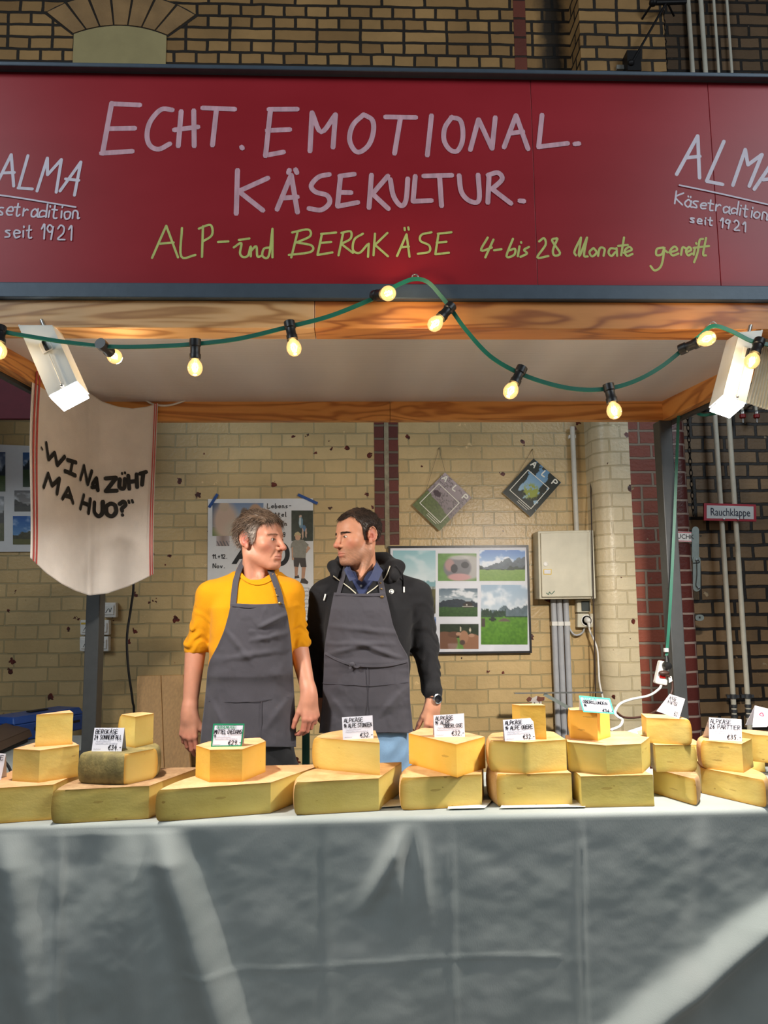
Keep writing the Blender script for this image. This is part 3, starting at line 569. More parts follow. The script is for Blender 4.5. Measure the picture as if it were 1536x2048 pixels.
# ================================================================ work lamps hung from the front beam
mLamp = mat('white lacquered sheet', lin(214, 216, 212), .35, .1, var=.04, nscale=8)
mLampS = mLamp
mGlow = emit('lamp diffuser', (1, .97, .92, 1), 26)
mKnob = MATS['black bulb holder']
def lamp(name_label, tl, tr, br, bl, yt, yb, mouth, sideR, aim, power, spread):
    q = [at(*tl, yt), at(*tr, yt), at(*br, yb), at(*bl, yb)]; q = np.array(q)
    root = thing('work_lamp', q.mean(0), name_label, 'lamp')
    n = np.cross(q[1]-q[0], q[3]-q[0]); n /= np.linalg.norm(n); n = n if n[1] > 0 else -n
    part(root, 'housing', hexa(q, q+n*.006), mLamp, bevel=.0015, label='white sheet metal front plate')
    dn = (q[3]-q[0]); dn /= np.linalg.norm(dn); ac = (q[2]-q[3]); ac /= np.linalg.norm(ac)
    for s, (a, b_) in ((-1, (q[0], q[3])), (1, (q[1], q[2]))):
        part(root, 'side_panel', hexa([a, b_, b_+n*.085+dn*.02, a+n*.085], [a-ac*s*.004, b_-ac*s*.004, b_+n*.085+dn*.02-ac*s*.004, a+n*.085-ac*s*.004]), mLamp)
    part(root, 'back_panel', hexa(q+n*.080, q+n*.085), mLamp)
    bm = [q[3]+ac*.004, q[2]-ac*.004, q[2]-ac*.004+n*.080+dn*.022, q[3]+ac*.004+n*.080+dn*.022]
    part(root, 'diffuser', hexa(np.array(bm)+dn*.003, np.array(bm)+dn*.011), mGlow, label='glowing white diffuser')
    c = q[0]*.42+q[1]*.58; c = c*.66+(q[2]*.5+q[3]*.5)*.34; f = -n
    part(root, 'switch_plate', hexa([c-ac*.016-dn*.018, c+ac*.016-dn*.018, c+ac*.016+dn*.018, c-ac*.016+dn*.018]+f*.004, [c-ac*.016-dn*.018, c+ac*.016-dn*.018, c+ac*.016+dn*.018, c-ac*.016+dn*.018]), mat('white plastic', lin(232, 230, 224), .45), bevel=.001)
    part(root, 'switch_knob', hexa([c-ac*.004-dn*.014, c+ac*.004-dn*.014, c+ac*.004+dn*.014, c-ac*.004+dn*.014]+f*.016, [c-ac*.006-dn*.015, c+ac*.006-dn*.015, c+ac*.006+dn*.015, c-ac*.006+dn*.015]+f*.004), mKnob, bevel=.002)
    e = (q[2]*.55+q[3]*.45)*.97+q[0]*.03
    part(root, 'pull_chain', join(tube([c+f*.008+dn*.03, e+f*.008], .0012, 5), ball(e+f*.008, .006, 10, 6)), mat('zinc', lin(190, 188, 184), .35, .8), smooth=1)
    br_ = [q[0]*.5+q[1]*.5+f*.0, q[0]*.5+q[1]*.5]
    top = q[0]*.35+q[1]*.65
    part(root, 'bracket', join(tube([top+dn*.02+n*.04, top-dn*.03+n*.04, (top[0], 2.37, zfb+.004)], .006, 8)), mat('zinc', lin(190, 188, 184), .35, .8), smooth=1)
    bc = np.mean(bm, 0)+dn*.016+np.array([0, .022, 0])
    l = bpy.data.lights.new('work_light', 'AREA'); l.energy = power; l.color = (1, .93, .83); l.size = .12; l.shape = 'RECTANGLE'; l.size_y = .07; l.spread = math.radians(spread)
    lo = bpy.data.objects.new('work_light', l); COL.objects.link(lo); lo.location = tuple(bc)
    lo.rotation_euler = (Vector(aim)-Vector(bc)).to_track_quat('-Z', 'Y').to_euler()
    return root
LP = 28
lamp('white sheet metal work lamp hanging at the left end of the front beam', (36, 650), (104, 650), (154, 762), (97, 792), 2.265, 2.27, None, 1, (-.20, 2.70, .80), 20, 142)
lamp('white sheet metal work lamp hanging at the right end of the front beam', (1479, 664), (1526, 660), (1492, 806), (1446, 790), 2.265, 2.27, None, 1, (.8, 3.3, .6), 33, 128)
# corrugated translucent shade beside the right lamp
q = [at(1528, 668, 2.38), at(1610, 668, 2.50), at(1610, 845, 2.50), at(1493, 806, 2.42)]
G = []
for i in range(60):
    u = i/59; col = []
    for v in (0, 1):
        p = (q[0]*(1-u)+q[1]*u)*(1-v)+(q[3]*(1-u)+q[2]*u)*v; col.append(p+np.array([0, .004*math.sin(i*2.1), 0]))
    G.append(col)
o = solo('lamp_shade_sheet', sheet(G), mat('cream corrugated sheet', lin(226, 218, 196), .35), 'cream corrugated sheet hanging beside the right work lamp', 'sheet', recalc=False)
s = o.modifiers.new('t', 'SOLIDIFY'); s.thickness = .002
# ================================================================ table cloth and cheeses
TZ = .778
fl_, fr_ = atz(0, 1652, TZ), atz(1536, 1616, TZ)
def front_y(x): return fl_[1]+(fr_[1]-fl_[1])*(x-fl_[0])/(fr_[0]-fl_[0])
m, nt, nd, ln, b = newmat('white linen cloth')
co = objco(nd, ln); n1 = N(nd, 'ShaderNodeTexNoise', Scale=5.0, Detail=4.0); ln.new(co, n1.inputs['Vector'])
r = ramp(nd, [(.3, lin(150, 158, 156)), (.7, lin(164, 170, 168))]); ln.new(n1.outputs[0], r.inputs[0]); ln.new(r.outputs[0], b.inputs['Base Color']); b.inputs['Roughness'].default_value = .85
wx = N(nd, 'ShaderNodeTexNoise', Scale=420.0, Detail=1.0); ln.new(objco(nd, ln, (1, 1, .25)), wx.inputs['Vector'])
bp = N(nd, 'ShaderNodeBump', Strength=.25, Distance=.001); ln.new(wx.outputs[0], bp.inputs['Height']); ln.new(bp.outputs[0], b.inputs['Normal'])
b.inputs['Sheen Weight'].default_value = .15
mCloth = m
# one draped cloth: flat top, rounded front edge, hanging front with soft folds
TB = 2.98
xs = np.linspace(-1.50, 1.58, 300)
rows = []
def fl(p, q, wd, am, h0=0, h1=9):
    a, b_ = at(*p, 2.33), at(*q, 2.33); ha, hb = TZ-a[2], TZ-b_[2]; sk = (b_[0]-a[0])/(hb-ha); return (a[0]-sk*ha, sk, wd, am, h0, h1)
FOLDS = [fl((322, 1665), (440, 2048), .045, .050), fl((372, 1665), (520, 2048), .05, -.014), fl((252, 1665), (292, 2048), .04, .026), fl((112, 1680), (116, 2048), .010, .014), fl((170, 1660), (178, 2048), .04, -.012), fl((10, 1690), (70, 2048), .05, .042), fl((818, 1640), (760, 1760), .026, .026, 0, .26), fl((790, 1640), (800, 1800), .02, .010, 0, .3), fl((840, 1640), (850, 1760), .016, .012, 0, .3), fl((1172, 1650), (1178, 2048), .007, .008), fl((905, 1640), (912, 2048), .008, .004), fl((1536, 1852), (1300, 2048), .055, .070, .22), fl((1420, 1660), (1400, 2048), .03, .008), fl((640, 1660), (650, 2048), .02, -.005)]
_b = at(210, 1890, 2.33); BUL = (_b[0], _b[2], at(768, 1928, 2.33)[2])
def foldY(X, h):
    """outward swing of the hanging cloth, h = distance below the edge"""
    t = np.clip(h/.75, 0, 1.2); f = np.zeros_like(X)
    f += .020*(vnoise(X*3.1+5, h*np.ones_like(X)*1.2+1, 3, 3)-.5)*t**.7
    for x0, sk, wd, am, h0, h1 in FOLDS:
        env = np.clip((h-h0)/.09, 0, 1)*np.clip((h1-h)/.12, 0, 1); f += am*np.exp(-((X-(x0+sk*h))/(wd*(1+.5*t)))**2)*env
    z = TZ-h; f += .028*np.exp(-((X-BUL[0])/.20)**2-((z-BUL[1])/.24)**2)+.003*np.exp(-((z-BUL[2]-.01*np.sin(X*5))/.006)**2)*(X > -.5)*(X < .6)
    f += .012*(vnoise(X*10+h*6+20, h*10-X*5+30, 12, 3)-.5)*np.minimum(1, h/.08)*np.clip((-.5-X)/.15, 0, 1)+.005*(vnoise(X*7-h*8+40, h*9+X*3+30, 14, 3)-.5)*np.minimum(1, h/.08)
    f += .004*(vnoise(X*14+h*9, X*3+h*22, 8, 3)-.5)*np.minimum(1, h/.1)
    return f
cols = []
for ty in np.linspace(TB, 0, 14)[:-1]:                # back to front on the top
    pass
prof = []
nT = 22
for k in range(nT): prof.append(('t', 1-k/(nT-1)))
for k in range(1, 7): prof.append(('c', k/6))
for k in range(1, 90): prof.append(('f', k/89))
fy = front_y(xs); rr = .016
for kd, s in prof:
    if kd == 't':
        y = (fy+rr)+(TB-fy-rr)*s; z = np.full_like(xs, TZ-.0015)+.004*np.maximum(0, vnoise(xs*7, y*7, 2, 2)-.62)
    elif kd == 'c':
        a = s*math.pi/2; y = fy+rr-rr*math.sin(a); z = np.full_like(xs, TZ-rr+rr*math.cos(a)-.0015)
    else:
        h = s*(TZ-rr-.012); y = fy-foldY(xs, h)-.012*min(1, h/.75); z = np.full_like(xs, TZ-rr-h-.0015)
    rows.append(np.stack([xs, np.broadcast_to(y, xs.shape), z], -1))
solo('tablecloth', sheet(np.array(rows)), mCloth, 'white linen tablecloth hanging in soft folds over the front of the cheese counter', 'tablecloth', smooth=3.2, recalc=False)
# side table behind on the left
xs2 = np.linspace(-2.6, XL-.045, 60); rows = []
for s in np.linspace(1, 0, 20): rows.append([(x, 3.0+(1.05)*s, TZ-.004+.004*math.sin(x*9+s*5)) for x in xs2])
G = np.array(rows)
edge = np.array([[(XL-.045-.008*k/8*(1+math.sin(18*y)), y, TZ-.004-k*.09) for y in np.linspace(4.05, 3.0, 20)] for k in range(9)])
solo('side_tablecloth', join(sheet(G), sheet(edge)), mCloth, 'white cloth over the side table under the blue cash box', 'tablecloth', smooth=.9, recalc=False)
# ---------------------------------------------------------------- cheese
def pastemat(name, c0, c1, edge):
    m, nt, nd, ln, b = newmat(name)
    tc = nd.new('ShaderNodeTexCoord'); a = nd.new('ShaderNodeAttribute'); a.attribute_name = 'tint'
    sp = nd.new('ShaderNodeSeparateColor'); ln.new(a.outputs['Color'], sp.inputs[0])
    n1 = N(nd, 'ShaderNodeTexNoise', Scale=9.0, Detail=3.0); ln.new(tc.outputs['Object'], n1.inputs['Vector'])
    r = ramp(nd, [(.3, c0), (.7, c1)]); ln.new(n1.outputs[0], r.inputs[0])
    col = mixc(nd, ln, mth(nd, ln, 'POWER', sp.outputs[0], 1.6), r.outputs[0], edge)
    # scattered eyes and slits
    mp = nd.new('ShaderNodeMapping'); mp.inputs['Scale'].default_value = (1, 1, 1.7); ln.new(tc.outputs['Object'], mp.inputs['Vector'])
    vo = N(nd, 'ShaderNodeTexVoronoi', Scale=22.0); ln.new(mp.outputs[0], vo.inputs['Vector']); rn = nd.new('ShaderNodeSeparateColor'); ln.new(vo.outputs['Color'], rn.inputs[0])
    n2 = N(nd, 'ShaderNodeTexNoise', Scale=120.0); ln.new(tc.outputs['Object'], n2.inputs['Vector'])
    sz = mth(nd, ln, 'MULTIPLY', mth(nd, ln, 'GREATER_THAN', rn.outputs[1], .70), mth(nd, ln, 'MULTIPLY_ADD', rn.outputs[0], .13, .03))
    hole = mth(nd, ln, 'LESS_THAN', mth(nd, ln, 'ADD', vo.outputs['Distance'], mth(nd, ln, 'MULTIPLY', mth(nd, ln, 'SUBTRACT', n2.outputs[0], .5), .15)), sz)
    col = mixc(nd, ln, mth(nd, ln, 'MULTIPLY', hole, .55), col, lin(140, 100, 44))
    n3 = N(nd, 'ShaderNodeTexNoise', Scale=26.0, Detail=5.0, Roughness=.6); ln.new(mp.outputs[0], n3.inputs['Vector'])
    ln.new(col, b.inputs['Base Color']); b.inputs['Roughness'].default_value = .5; b.inputs['Specular IOR Level'].default_value = .35
    b.inputs['Subsurface Weight'].default_value = .12; b.inputs['Subsurface Radius'].default_value = (.02, .012, .004); b.inputs['Subsurface Scale'].default_value = .5
    m3 = nd.new('ShaderNodeMapping'); m3.inputs['Scale'].default_value = (1, 1, 5.5); ln.new(tc.outputs['Object'], m3.inputs['Vector']); v3 = N(nd, 'ShaderNodeTexVoronoi', Scale=9.0); ln.new(m3.outputs[0], v3.inputs['Vector']); r3 = nd.new('ShaderNodeSeparateColor'); ln.new(v3.outputs['Color'], r3.inputs[0])
    slit = mth(nd, ln, 'LESS_THAN', mth(nd, ln, 'ADD', v3.outputs['Distance'], mth(nd, ln, 'MULTIPLY', mth(nd, ln, 'SUBTRACT', n3.outputs[0], .5), .5)), mth(nd, ln, 'MULTIPLY', mth(nd, ln, 'GREATER_THAN', r3.outputs[0], .6), .15))
    col = mixc(nd, ln, mth(nd, ln, 'MULTIPLY', slit, .4), col, lin(150, 112, 54)); ln.new(col, b.inputs['Base Color']); hole = mth(nd, ln, 'MAXIMUM', hole, slit)
    hh = mth(nd, ln, 'SUBTRACT', mth(nd, ln, 'MULTIPLY', n3.outputs[0], .7), mth(nd, ln, 'MULTIPLY', hole, 1.0))
    bp = N(nd, 'ShaderNodeBump', Strength=.35, Distance=.004); ln.new(hh, bp.inputs['Height']); ln.new(bp.outputs[0], b.inputs['Normal'])
    return m
PASTE = {'y': pastemat('pale yellow paste', lin(222, 194, 104), lin(230, 204, 120), lin(200, 150, 62)),
         'o': pastemat('deep golden paste', lin(230, 182, 76), lin(238, 194, 94), lin(212, 148, 48)),
         'g': pastemat('straw paste', lin(206, 184, 98), lin(214, 194, 112), lin(168, 136, 66))}
def rindmat(name, c0, c1, c2, rough=.75):
    m, nt, nd, ln, b = newmat(name); tc = nd.new('ShaderNodeTexCoord')
    n1 = N(nd, 'ShaderNodeTexNoise', Scale=14.0, Detail=6.0, Roughness=.7); ln.new(tc.outputs['Object'], n1.inputs['Vector'])
    r = ramp(nd, [(.3, c0), (.5, c1), (.72, c2)]); ln.new(n1.outputs[0], r.inputs[0]); ln.new(r.outputs[0], b.inputs['Base Color']); b.inputs['Roughness'].default_value = rough
    n2 = N(nd, 'ShaderNodeTexNoise', Scale=160.0, Detail=3.0); ln.new(tc.outputs['Object'], n2.inputs['Vector'])
    bp = N(nd, 'ShaderNodeBump', Strength=.4, Distance=.002); ln.new(n2.outputs[0], bp.inputs['Height']); ln.new(bp.outputs[0], b.inputs['Normal']); return m
RIND = {'t': rindmat('tan rind', lin(186, 140, 88), lin(206, 162, 108), lin(220, 182, 132)), 'p': rindmat('pinkish orange rind', lin(206, 150, 104), lin(222, 170, 122), lin(232, 186, 142)),
        'b': rindmat('brown grey rind', lin(128, 96, 66), lin(164, 130, 94), lin(196, 166, 126)), 'm': rindmat('mouldy dark rind', lin(92, 82, 52), lin(128, 116, 70), lin(176, 156, 96))}
CHEESES = []
def cheese(corners, edges, z, h, label, paste='y', rind='t', taper=0.0, group=None, rindw=.0035, lean=None):
    """corners: plan outline (X, Y) points, counter-clockwise or not; edges[i] between corner i and i+1: 'c' cut or ('r', sagitta) rind side"""
    pts, kinds, isr = [], [], []
    C = [np.array(c, float) for c in corners]; cen = np.mean(C, 0); n = len(C)
    for i in range(n):
        a, b_ = C[i], C[(i+1) % n]; e = edges[i]; d = b_-a; nn = np.array([d[1], -d[0]]); nn /= np.linalg.norm(nn)+1e-9
        if nn@((a+b_)/2-cen) < 0: nn = -nn
        if e == 'c':
            k = 8; ts = np.linspace(0, 1, k, endpoint=False)
            for t in ts: pts.append(a+d*t); kinds.append('c')
        else:
            k = 14; ts = np.linspace(0, 1, k, endpoint=False)
            for t in ts: pts.append(a+d*t+nn*e[1]*4*t*(1-t)); kinds.append('r')
    P = np.array(pts); m_ = len(P); onr = np.array([kinds[i] == 'r' or kinds[i-1] == 'r' for i in range(m_)])
    # outward direction at rind points
    rp = P[onr].mean(0) if onr.any() else None; mid = P.mean(0)
    D = np.zeros_like(P)
    if onr.any():
        for i in range(m_):
            if onr[i]:
                v = P[i]-mid; D[i] = v/(np.linalg.norm(v)+1e-9)
    # cut-edge distance to rind for the darker border
    lv = [0, .03, .09, .2, .35, .5, .65, .8, .91, .97, 1]
    off = [-.011, -.006, -.002, .001, .0025, .003, .0025, .001, -.002, -.006, -.011] if onr.any() else [0]*11
    seed = len(CHEESES)
    V = []; tv = []
    rdist = np.full(m_, 9.0)
    if onr.any():
        for i in range(m_): rdist[i] = np.min(np.linalg.norm(P[onr]-P[i], axis=1))
    zr = []
    for l, o_ in zip(lv, off):
        Q = P+D*o_; wob = .0022*(vnoise(P[:, 0]*40+seed*7, P[:, 1]*40+l*9, seed, 2)-.5)
        if lean is not None: Q = Q+np.array(lean)*l*h
        zz = z+l*h
        for q, w, rd in zip(Q, wob, rdist):
            V.append((q[0], q[1]+w, zz)); e = min(rd, min(l, 1-l)*h*1.0); tv.append(max(0, 1-e/.016))
    V = np.array(V); F = []
    top = len(lv)-1
    for l in range(top):
        for i in range(m_):
            if kinds[i] == 'c': F.append((l*m_+i, l*m_+(i+1) % m_, (l+1)*m_+(i+1) % m_, (l+1)*m_+i))
    if not onr.any(): F.append(tuple(range(m_))[::-1])
    base = np.array([mid[0], mid[1], z])
    root = thing('cheese_wedge', base, label, 'cheese', group)
    # finer colour: keep the border band only near the rind
    o = part(root, 'paste', (V, F), PASTE[paste], smooth=.7, recalc=True)
    tint(o, np.stack([np.array(tv)]*3, -1))
    Fr = [tuple(range(m_))[::-1]]*bool(onr.any())+[tuple(top*m_+i for i in range(m_))]
    for l in range(top):
        for i in range(m_):
            if kinds[i] == 'r': Fr.append((l*m_+i, l*m_+(i+1) % m_, (l+1)*m_+(i+1) % m_, (l+1)*m_+i))
    V2 = V.copy(); V2[:, 2] += np.where(np.arange(len(V2))//m_ == top, .0004, 0)
    used = sorted({i for f in Fr for i in f}); mp = {u: k for k, u in enumerate(used)}
    part(root, 'rind', (V2[used], [tuple(mp[i] for i in f) for f in Fr]), RIND[rind], smooth=.7)
    CHEESES.append((root, P, z, h)); return z+h
def zc(px, py, z): p = atz(px, py, z); return p[:2]
def hgt(px, ptop, pbot, z):
    """height of a vertical edge seen from ptop down to pbot, standing on z"""
    b = atz(px, pbot, z); t = at(px, ptop, b[1]); return t[2]-z
G0 = None
# --- bottom row, left to right
z0 = TZ
a, b_ = zc(-60, 1651, z0), zc(104, 1639, z0)
h1 = hgt(50, 1572, 1642, z0)
zA = cheese([a, b_, b_+np.array([.03, .24]), a+np.array([.0, .34])], ['c', 'c', ('r', .03), 'c'], z0, h1, 'long pale wedge at the bottom of the leftmost stack, cut off by the photo edge', 'y', 'p')
a, b_ = zc(103, 1648, z0), zc(297, 1637, z0); h2 = hgt(200, 1577, 1643, z0); c = b_+np.array([.10, .26])
zB = cheese([a, b_, c, a+np.array([.13, .30])], ['c', 'c', 'c', ('r', .05)], z0, h2, 'long straw wedge with dark grey left rind under the Bergkäse wedge', 'g', 'b')
a, b_ = zc(312, 1644, z0), zc(541, 1626, z0); h3 = hgt(430, 1573, 1635, z0); c = b_+np.array([.15, .26])
zC = cheese([a, b_, c, a+np.array([.19, .33])], ['c', 'c', 'c', ('r', .04)], z0, h3, 'broadest wedge of the counter with pinkish rind, under the green rimmed card', 'g', 'p')
a, b_ = zc(589, 1631, z0), zc(758, 1621, z0); h4 = hgt(670, 1562, 1627, z0); c = b_+np.array([.085, .24])
zD = cheese([a, b_, c, a+np.array([.12, .27])], ['c', 'c', 'c', ('r', .05)], z0, h4, 'greyish wedge with one slit shaped hole, under the Alpe Stongen wedge', 'g', 't')
a, b_ = zc(802, 1621, z0), zc(964, 1612, z0); h5 = hgt(880, 1553, 1617, z0); c = b_+np.array([.03, .14])
zE = cheese([a, b_, c, c+np.array([-.06, .12]), a+np.array([.06, .24])], ['c', 'c', 'c', ('r', .015), ('r', .02)], z0, h5, 'golden block shaped wedge under the Oberlose wedge', 'y', 't')
a, b_ = zc(995, 1614, z0), zc(1145, 1611, z0); h6 = hgt(1070, 1548, 1613, z0)
zF = cheese([a, b_, b_+np.array([.0, .24]), a+np.array([.02, .24])], ['c', 'c', ('r', .02), ('r', .02)], z0, h6, 'plain wedge at the bottom of the stack with the Alpe Obere card', 'y', 't')
a, b_ = zc(1164, 1615, z0), zc(1309, 1612, z0); h7 = hgt(1236, 1551, 1613, z0)
zG = cheese([a, b_, b_+np.array([-.01, .26]), a+np.array([.01, .26])], ['c', 'c', ('r', .02), 'c'], z0, h7, 'straw coloured wedge at the bottom of the stack with the teal rimmed card', 'g', 't')
a, c1, r1 = zc(1308, 1586, z0), zc(1394, 1612, z0), zc(1411, 1598, z0); h8 = hgt(1394, 1558, 1611, z0)
zH = cheese([a, c1, r1+np.array([.0, .10]), a+np.array([.06, .12])], ['c', ('r', .018), 'c', 'c'], z0, h8, 'wedge with smooth brown rind facing right at the bottom of the tall right stack', 'y', 'b')
a, c1 = zc(1404, 1586, z0), zc(1533, 1616, z0); h9 = hgt(1533, 1561, 1616, z0)
zI = cheese([a, c1, c1+np.array([.06, .16]), a+np.array([.05, .16])], ['c', ('r', .02), 'c', 'c'], z0, h9, 'long wedge sloping forward to the right under the Alpkäse 26 wedge', 'y', 't')
# --- second layer
l, c, r = zc(24, 1562, zA), zc(77, 1566, zA), zc(156, 1553, zA); hh = hgt(77, 1501, 1566, zA)
zA2 = cheese([l, c, r, r+np.array([-.08, .12]), l+np.array([.03, .15])], ['c', 'c', 'c', ('r', .015), 'c'], zA, hh, 'two faced wedge in the middle of the leftmost stack', 'y', 'p')
l, c, r = zc(157, 1567, zB), zc(247, 1571, zB), zc(313, 1556, zB); hh = hgt(247, 1509, 1571, zB)
zB2 = cheese([l, c, r, l+np.array([.14, .20])], [('r', .008), 'c', ('r', .03), 'c'], zB, hh, 'wedge with olive mouldy rind in front carrying the Bergkäse card', 'y', 'm')
p1, p2, p3, p4 = zc(391, 1554, zC), zc(419, 1565, zC), zc(484, 1564, zC), zc(531, 1544, zC); hh = hgt(450, 1499, 1564, zC)
zC2 = cheese([p1, p2, p3, p4, p4+np.array([-.03, .08]), p1+np.array([.03, .08])], ['c', 'c', 'c', 'c', ('r', .01), 'c'], zC, hh, 'three faced golden block behind the green rimmed card', 'o', 'p')
l, r = zc(626, 1537, zD), zc(760, 1551, zD); hh = hgt(760, 1486, 1551, zD)
zD2 = cheese([l, r, zc(752, 1526, zD)+np.array([.0, .05]), zc(690, 1524, zD)+np.array([-.02, .05])], ['c', 'c', 'c', ('r', .02)], zD, hh, 'pale wedge with small holes carrying the Alpe Stongen card', 'y', 't')
l, c, r = zc(818, 1527, zE), zc(914, 1555, zE), zc(971, 1536, zE); hh = hgt(914, 1489, 1555, zE)
zE2 = cheese([l, c, r, r+np.array([-.05, .10]), l+np.array([.06, .12])], ['c', 'c', 'c', ('r', .02), 'c'], zE, hh, 'deep golden wedge with its tip to the front carrying the Oberlose card', 'o', 'p')
l, c, r = zc(979, 1543, zF), zc(1052, 1548, zF), zc(1134, 1541, zF); hh = hgt(1050, 1485, 1548, zF)
zF2 = cheese([l, c, r, r+np.array([.0, .17]), l+np.array([.03, .15])], ['c', 'c', 'c', ('r', .02), ('r', .01)], zF, hh, 'blunt wedge in the middle of the Alpe Obere stack', 'y', 't')
l, c, r, s = zc(1137, 1542, zG), zc(1214, 1551, zG), zc(1285, 1547, zG), zc(1302, 1531, zG); hh = hgt(1214, 1491, 1551, zG)
zG2 = cheese([l, c, r, s, s+np.array([-.03, .14]), l+np.array([.03, .14])], ['c', 'c', 'c', 'c', ('r', .02), 'c'], zG, hh, 'cracked wedge in the middle of the teal card stack', 'g', 'p')
l, r = zc(1313, 1544, zH), zc(1394, 1544, zH); hh = hgt(1350, 1490, 1544, zH)
zH2 = cheese([l, r, r+np.array([.0, .12]), l+np.array([.02, .12])], ['c', ('r', .006), 'c', 'c'], zH, hh, 'middle wedge of the tall right stack', 'g', 't')
l, c, r = zc(1405, 1537, zI), zc(1487, 1546, zI), zc(1507, 1534, zI); hh = hgt(1487, 1488, 1546, zI)
zI2 = cheese([l, c, r, l+np.array([.07, .12])], ['c', 'c', 'c', ('r', .02)], zI, hh, 'wedge carrying the Alpkäse 26 card', 'y', 't')
# --- third layer
l, r = zc(70, 1494, zA2), zc(144, 1489, zA2); hh = hgt(105, 1428, 1492, zA2)
cheese([l, r, (l+r)/2+np.array([.015, .085])], ['c', 'c', 'c'], zA2, hh, 'tall upright wedge on top of the leftmost stack', 'y', 'p', lean=(.0, .0))
l, c, r = zc(237, 1489, zB2), zc(269, 1496, zB2), zc(306, 1487, zB2); hh = hgt(270, 1434, 1496, zB2)
cheese([l, c, r, (l+r)/2+np.array([0, .05])], ['c', 'c', 'c', ('r', .006)], zB2, hh, 'small upright wedge behind the Bergkäse card', 'y', 't')
l, r = zc(1042, 1479, zF2), zc(1093, 1479, zF2); hh = hgt(1070, 1411, 1479, zF2)
cheese([l, r, r+np.array([-.005, .05]), l+np.array([-.02, .03])], ['c', 'c', 'c', 'c'], zF2, hh, 'narrow orange wedge standing behind the Alpe Obere card', 'o', 'p')
l, c, r = zc(1142, 1477, zG2), zc(1196, 1482, zG2), zc(1221, 1474, zG2); hh = hgt(1196, 1424, 1482, zG2)
zG3 = cheese([l, c, r, r+np.array([-.03, .06]), l+np.array([.01, .06])], ['c', 'c', 'c', ('r', .01), 'c'], zG2, hh, 'crumbly topped wedge under the tilted teal rimmed card', 'o', 't')
l, r = zc(1295, 1486, zH2), zc(1384, 1491, zH2); hh = hgt(1340, 1437, 1488, zH2)
zH3 = cheese([l, r, r+np.array([.0, .1]), l+np.array([.02, .1])], ['c', ('r', .006), 'c', 'c'], zH2, hh, 'top wedge of the tall right stack under the tilted card', 'y', 't')
# --- behind on the right
l, r = zc(1476, 1550, z0)+np.array([0, .13]), zc(1570, 1560, z0)+np.array([0, .13]); h10 = .092
zJ = cheese([l, r, r+np.array([.05, .18]), l+np.array([.02, .2])], ['c', 'c', ('r', .02), 'c'], z0, h10, 'lower wedge of the far right stack, mostly hidden', 'y', 'p')
l, r = zc(1510, 1523, zJ), zc(1600, 1533, zJ); hh = .088
zJ2 = cheese([l, r, r+np.array([.0, .13]), l+np.array([-.02, .12])], ['c', 'c', ('r', .02), 'c'], zJ, hh, 'thick wedge at the far right edge with a folded paper on top', 'y', 'p')
l, r = zc(1385, 1560, z0)+np.array([.0, .12]), zc(1440, 1560, z0)+np.array([0, .12])
cheese([l, r, r+np.array([.02, .14]), l+np.array([.02, .14])], ['c', 'c', ('r', .015), 'c'], z0, .10, 'half hidden wedge between the tall right stack and the Alpkäse 26 stack', 'y', 'p')
# ================================================================ people: smooth distance-field sculpting
def rc(P, a, b, r1, r2, sc=None):
    a = np.asarray(a, float); b = np.asarray(b, float)
    if sc is not None:
        s = np.array(sc); P = P*s; a = a*s; b = b*s
    ba = b-a; t = np.clip(((P-a)@ba)/(ba@ba+1e-12), 0, 1); return np.linalg.norm(P-a-t[..., None]*ba, axis=-1)-(r1+(r2-r1)*t)
def el(P, c, r, rx=0):
    Q = P-np.asarray(c, float)
    if rx:
        cs, sn = math.cos(rx), math.sin(rx); Q = np.stack([Q[..., 0], Q[..., 1]*cs+Q[..., 2]*sn, -Q[..., 1]*sn+Q[..., 2]*cs], -1)
    r = np.asarray(r, float); k0 = np.linalg.norm(Q/r, axis=-1); k1 = np.linalg.norm(Q/(r*r), axis=-1)
    return k0*(k0-1)/(k1+1e-9)
def smin(a, b, k):
    h = np.clip(.5+.5*(b-a)/k, 0, 1); return b*(1-h)+a*h-k*h*(1-h)
def smax(a, b, k): return -smin(-a, -b, k)
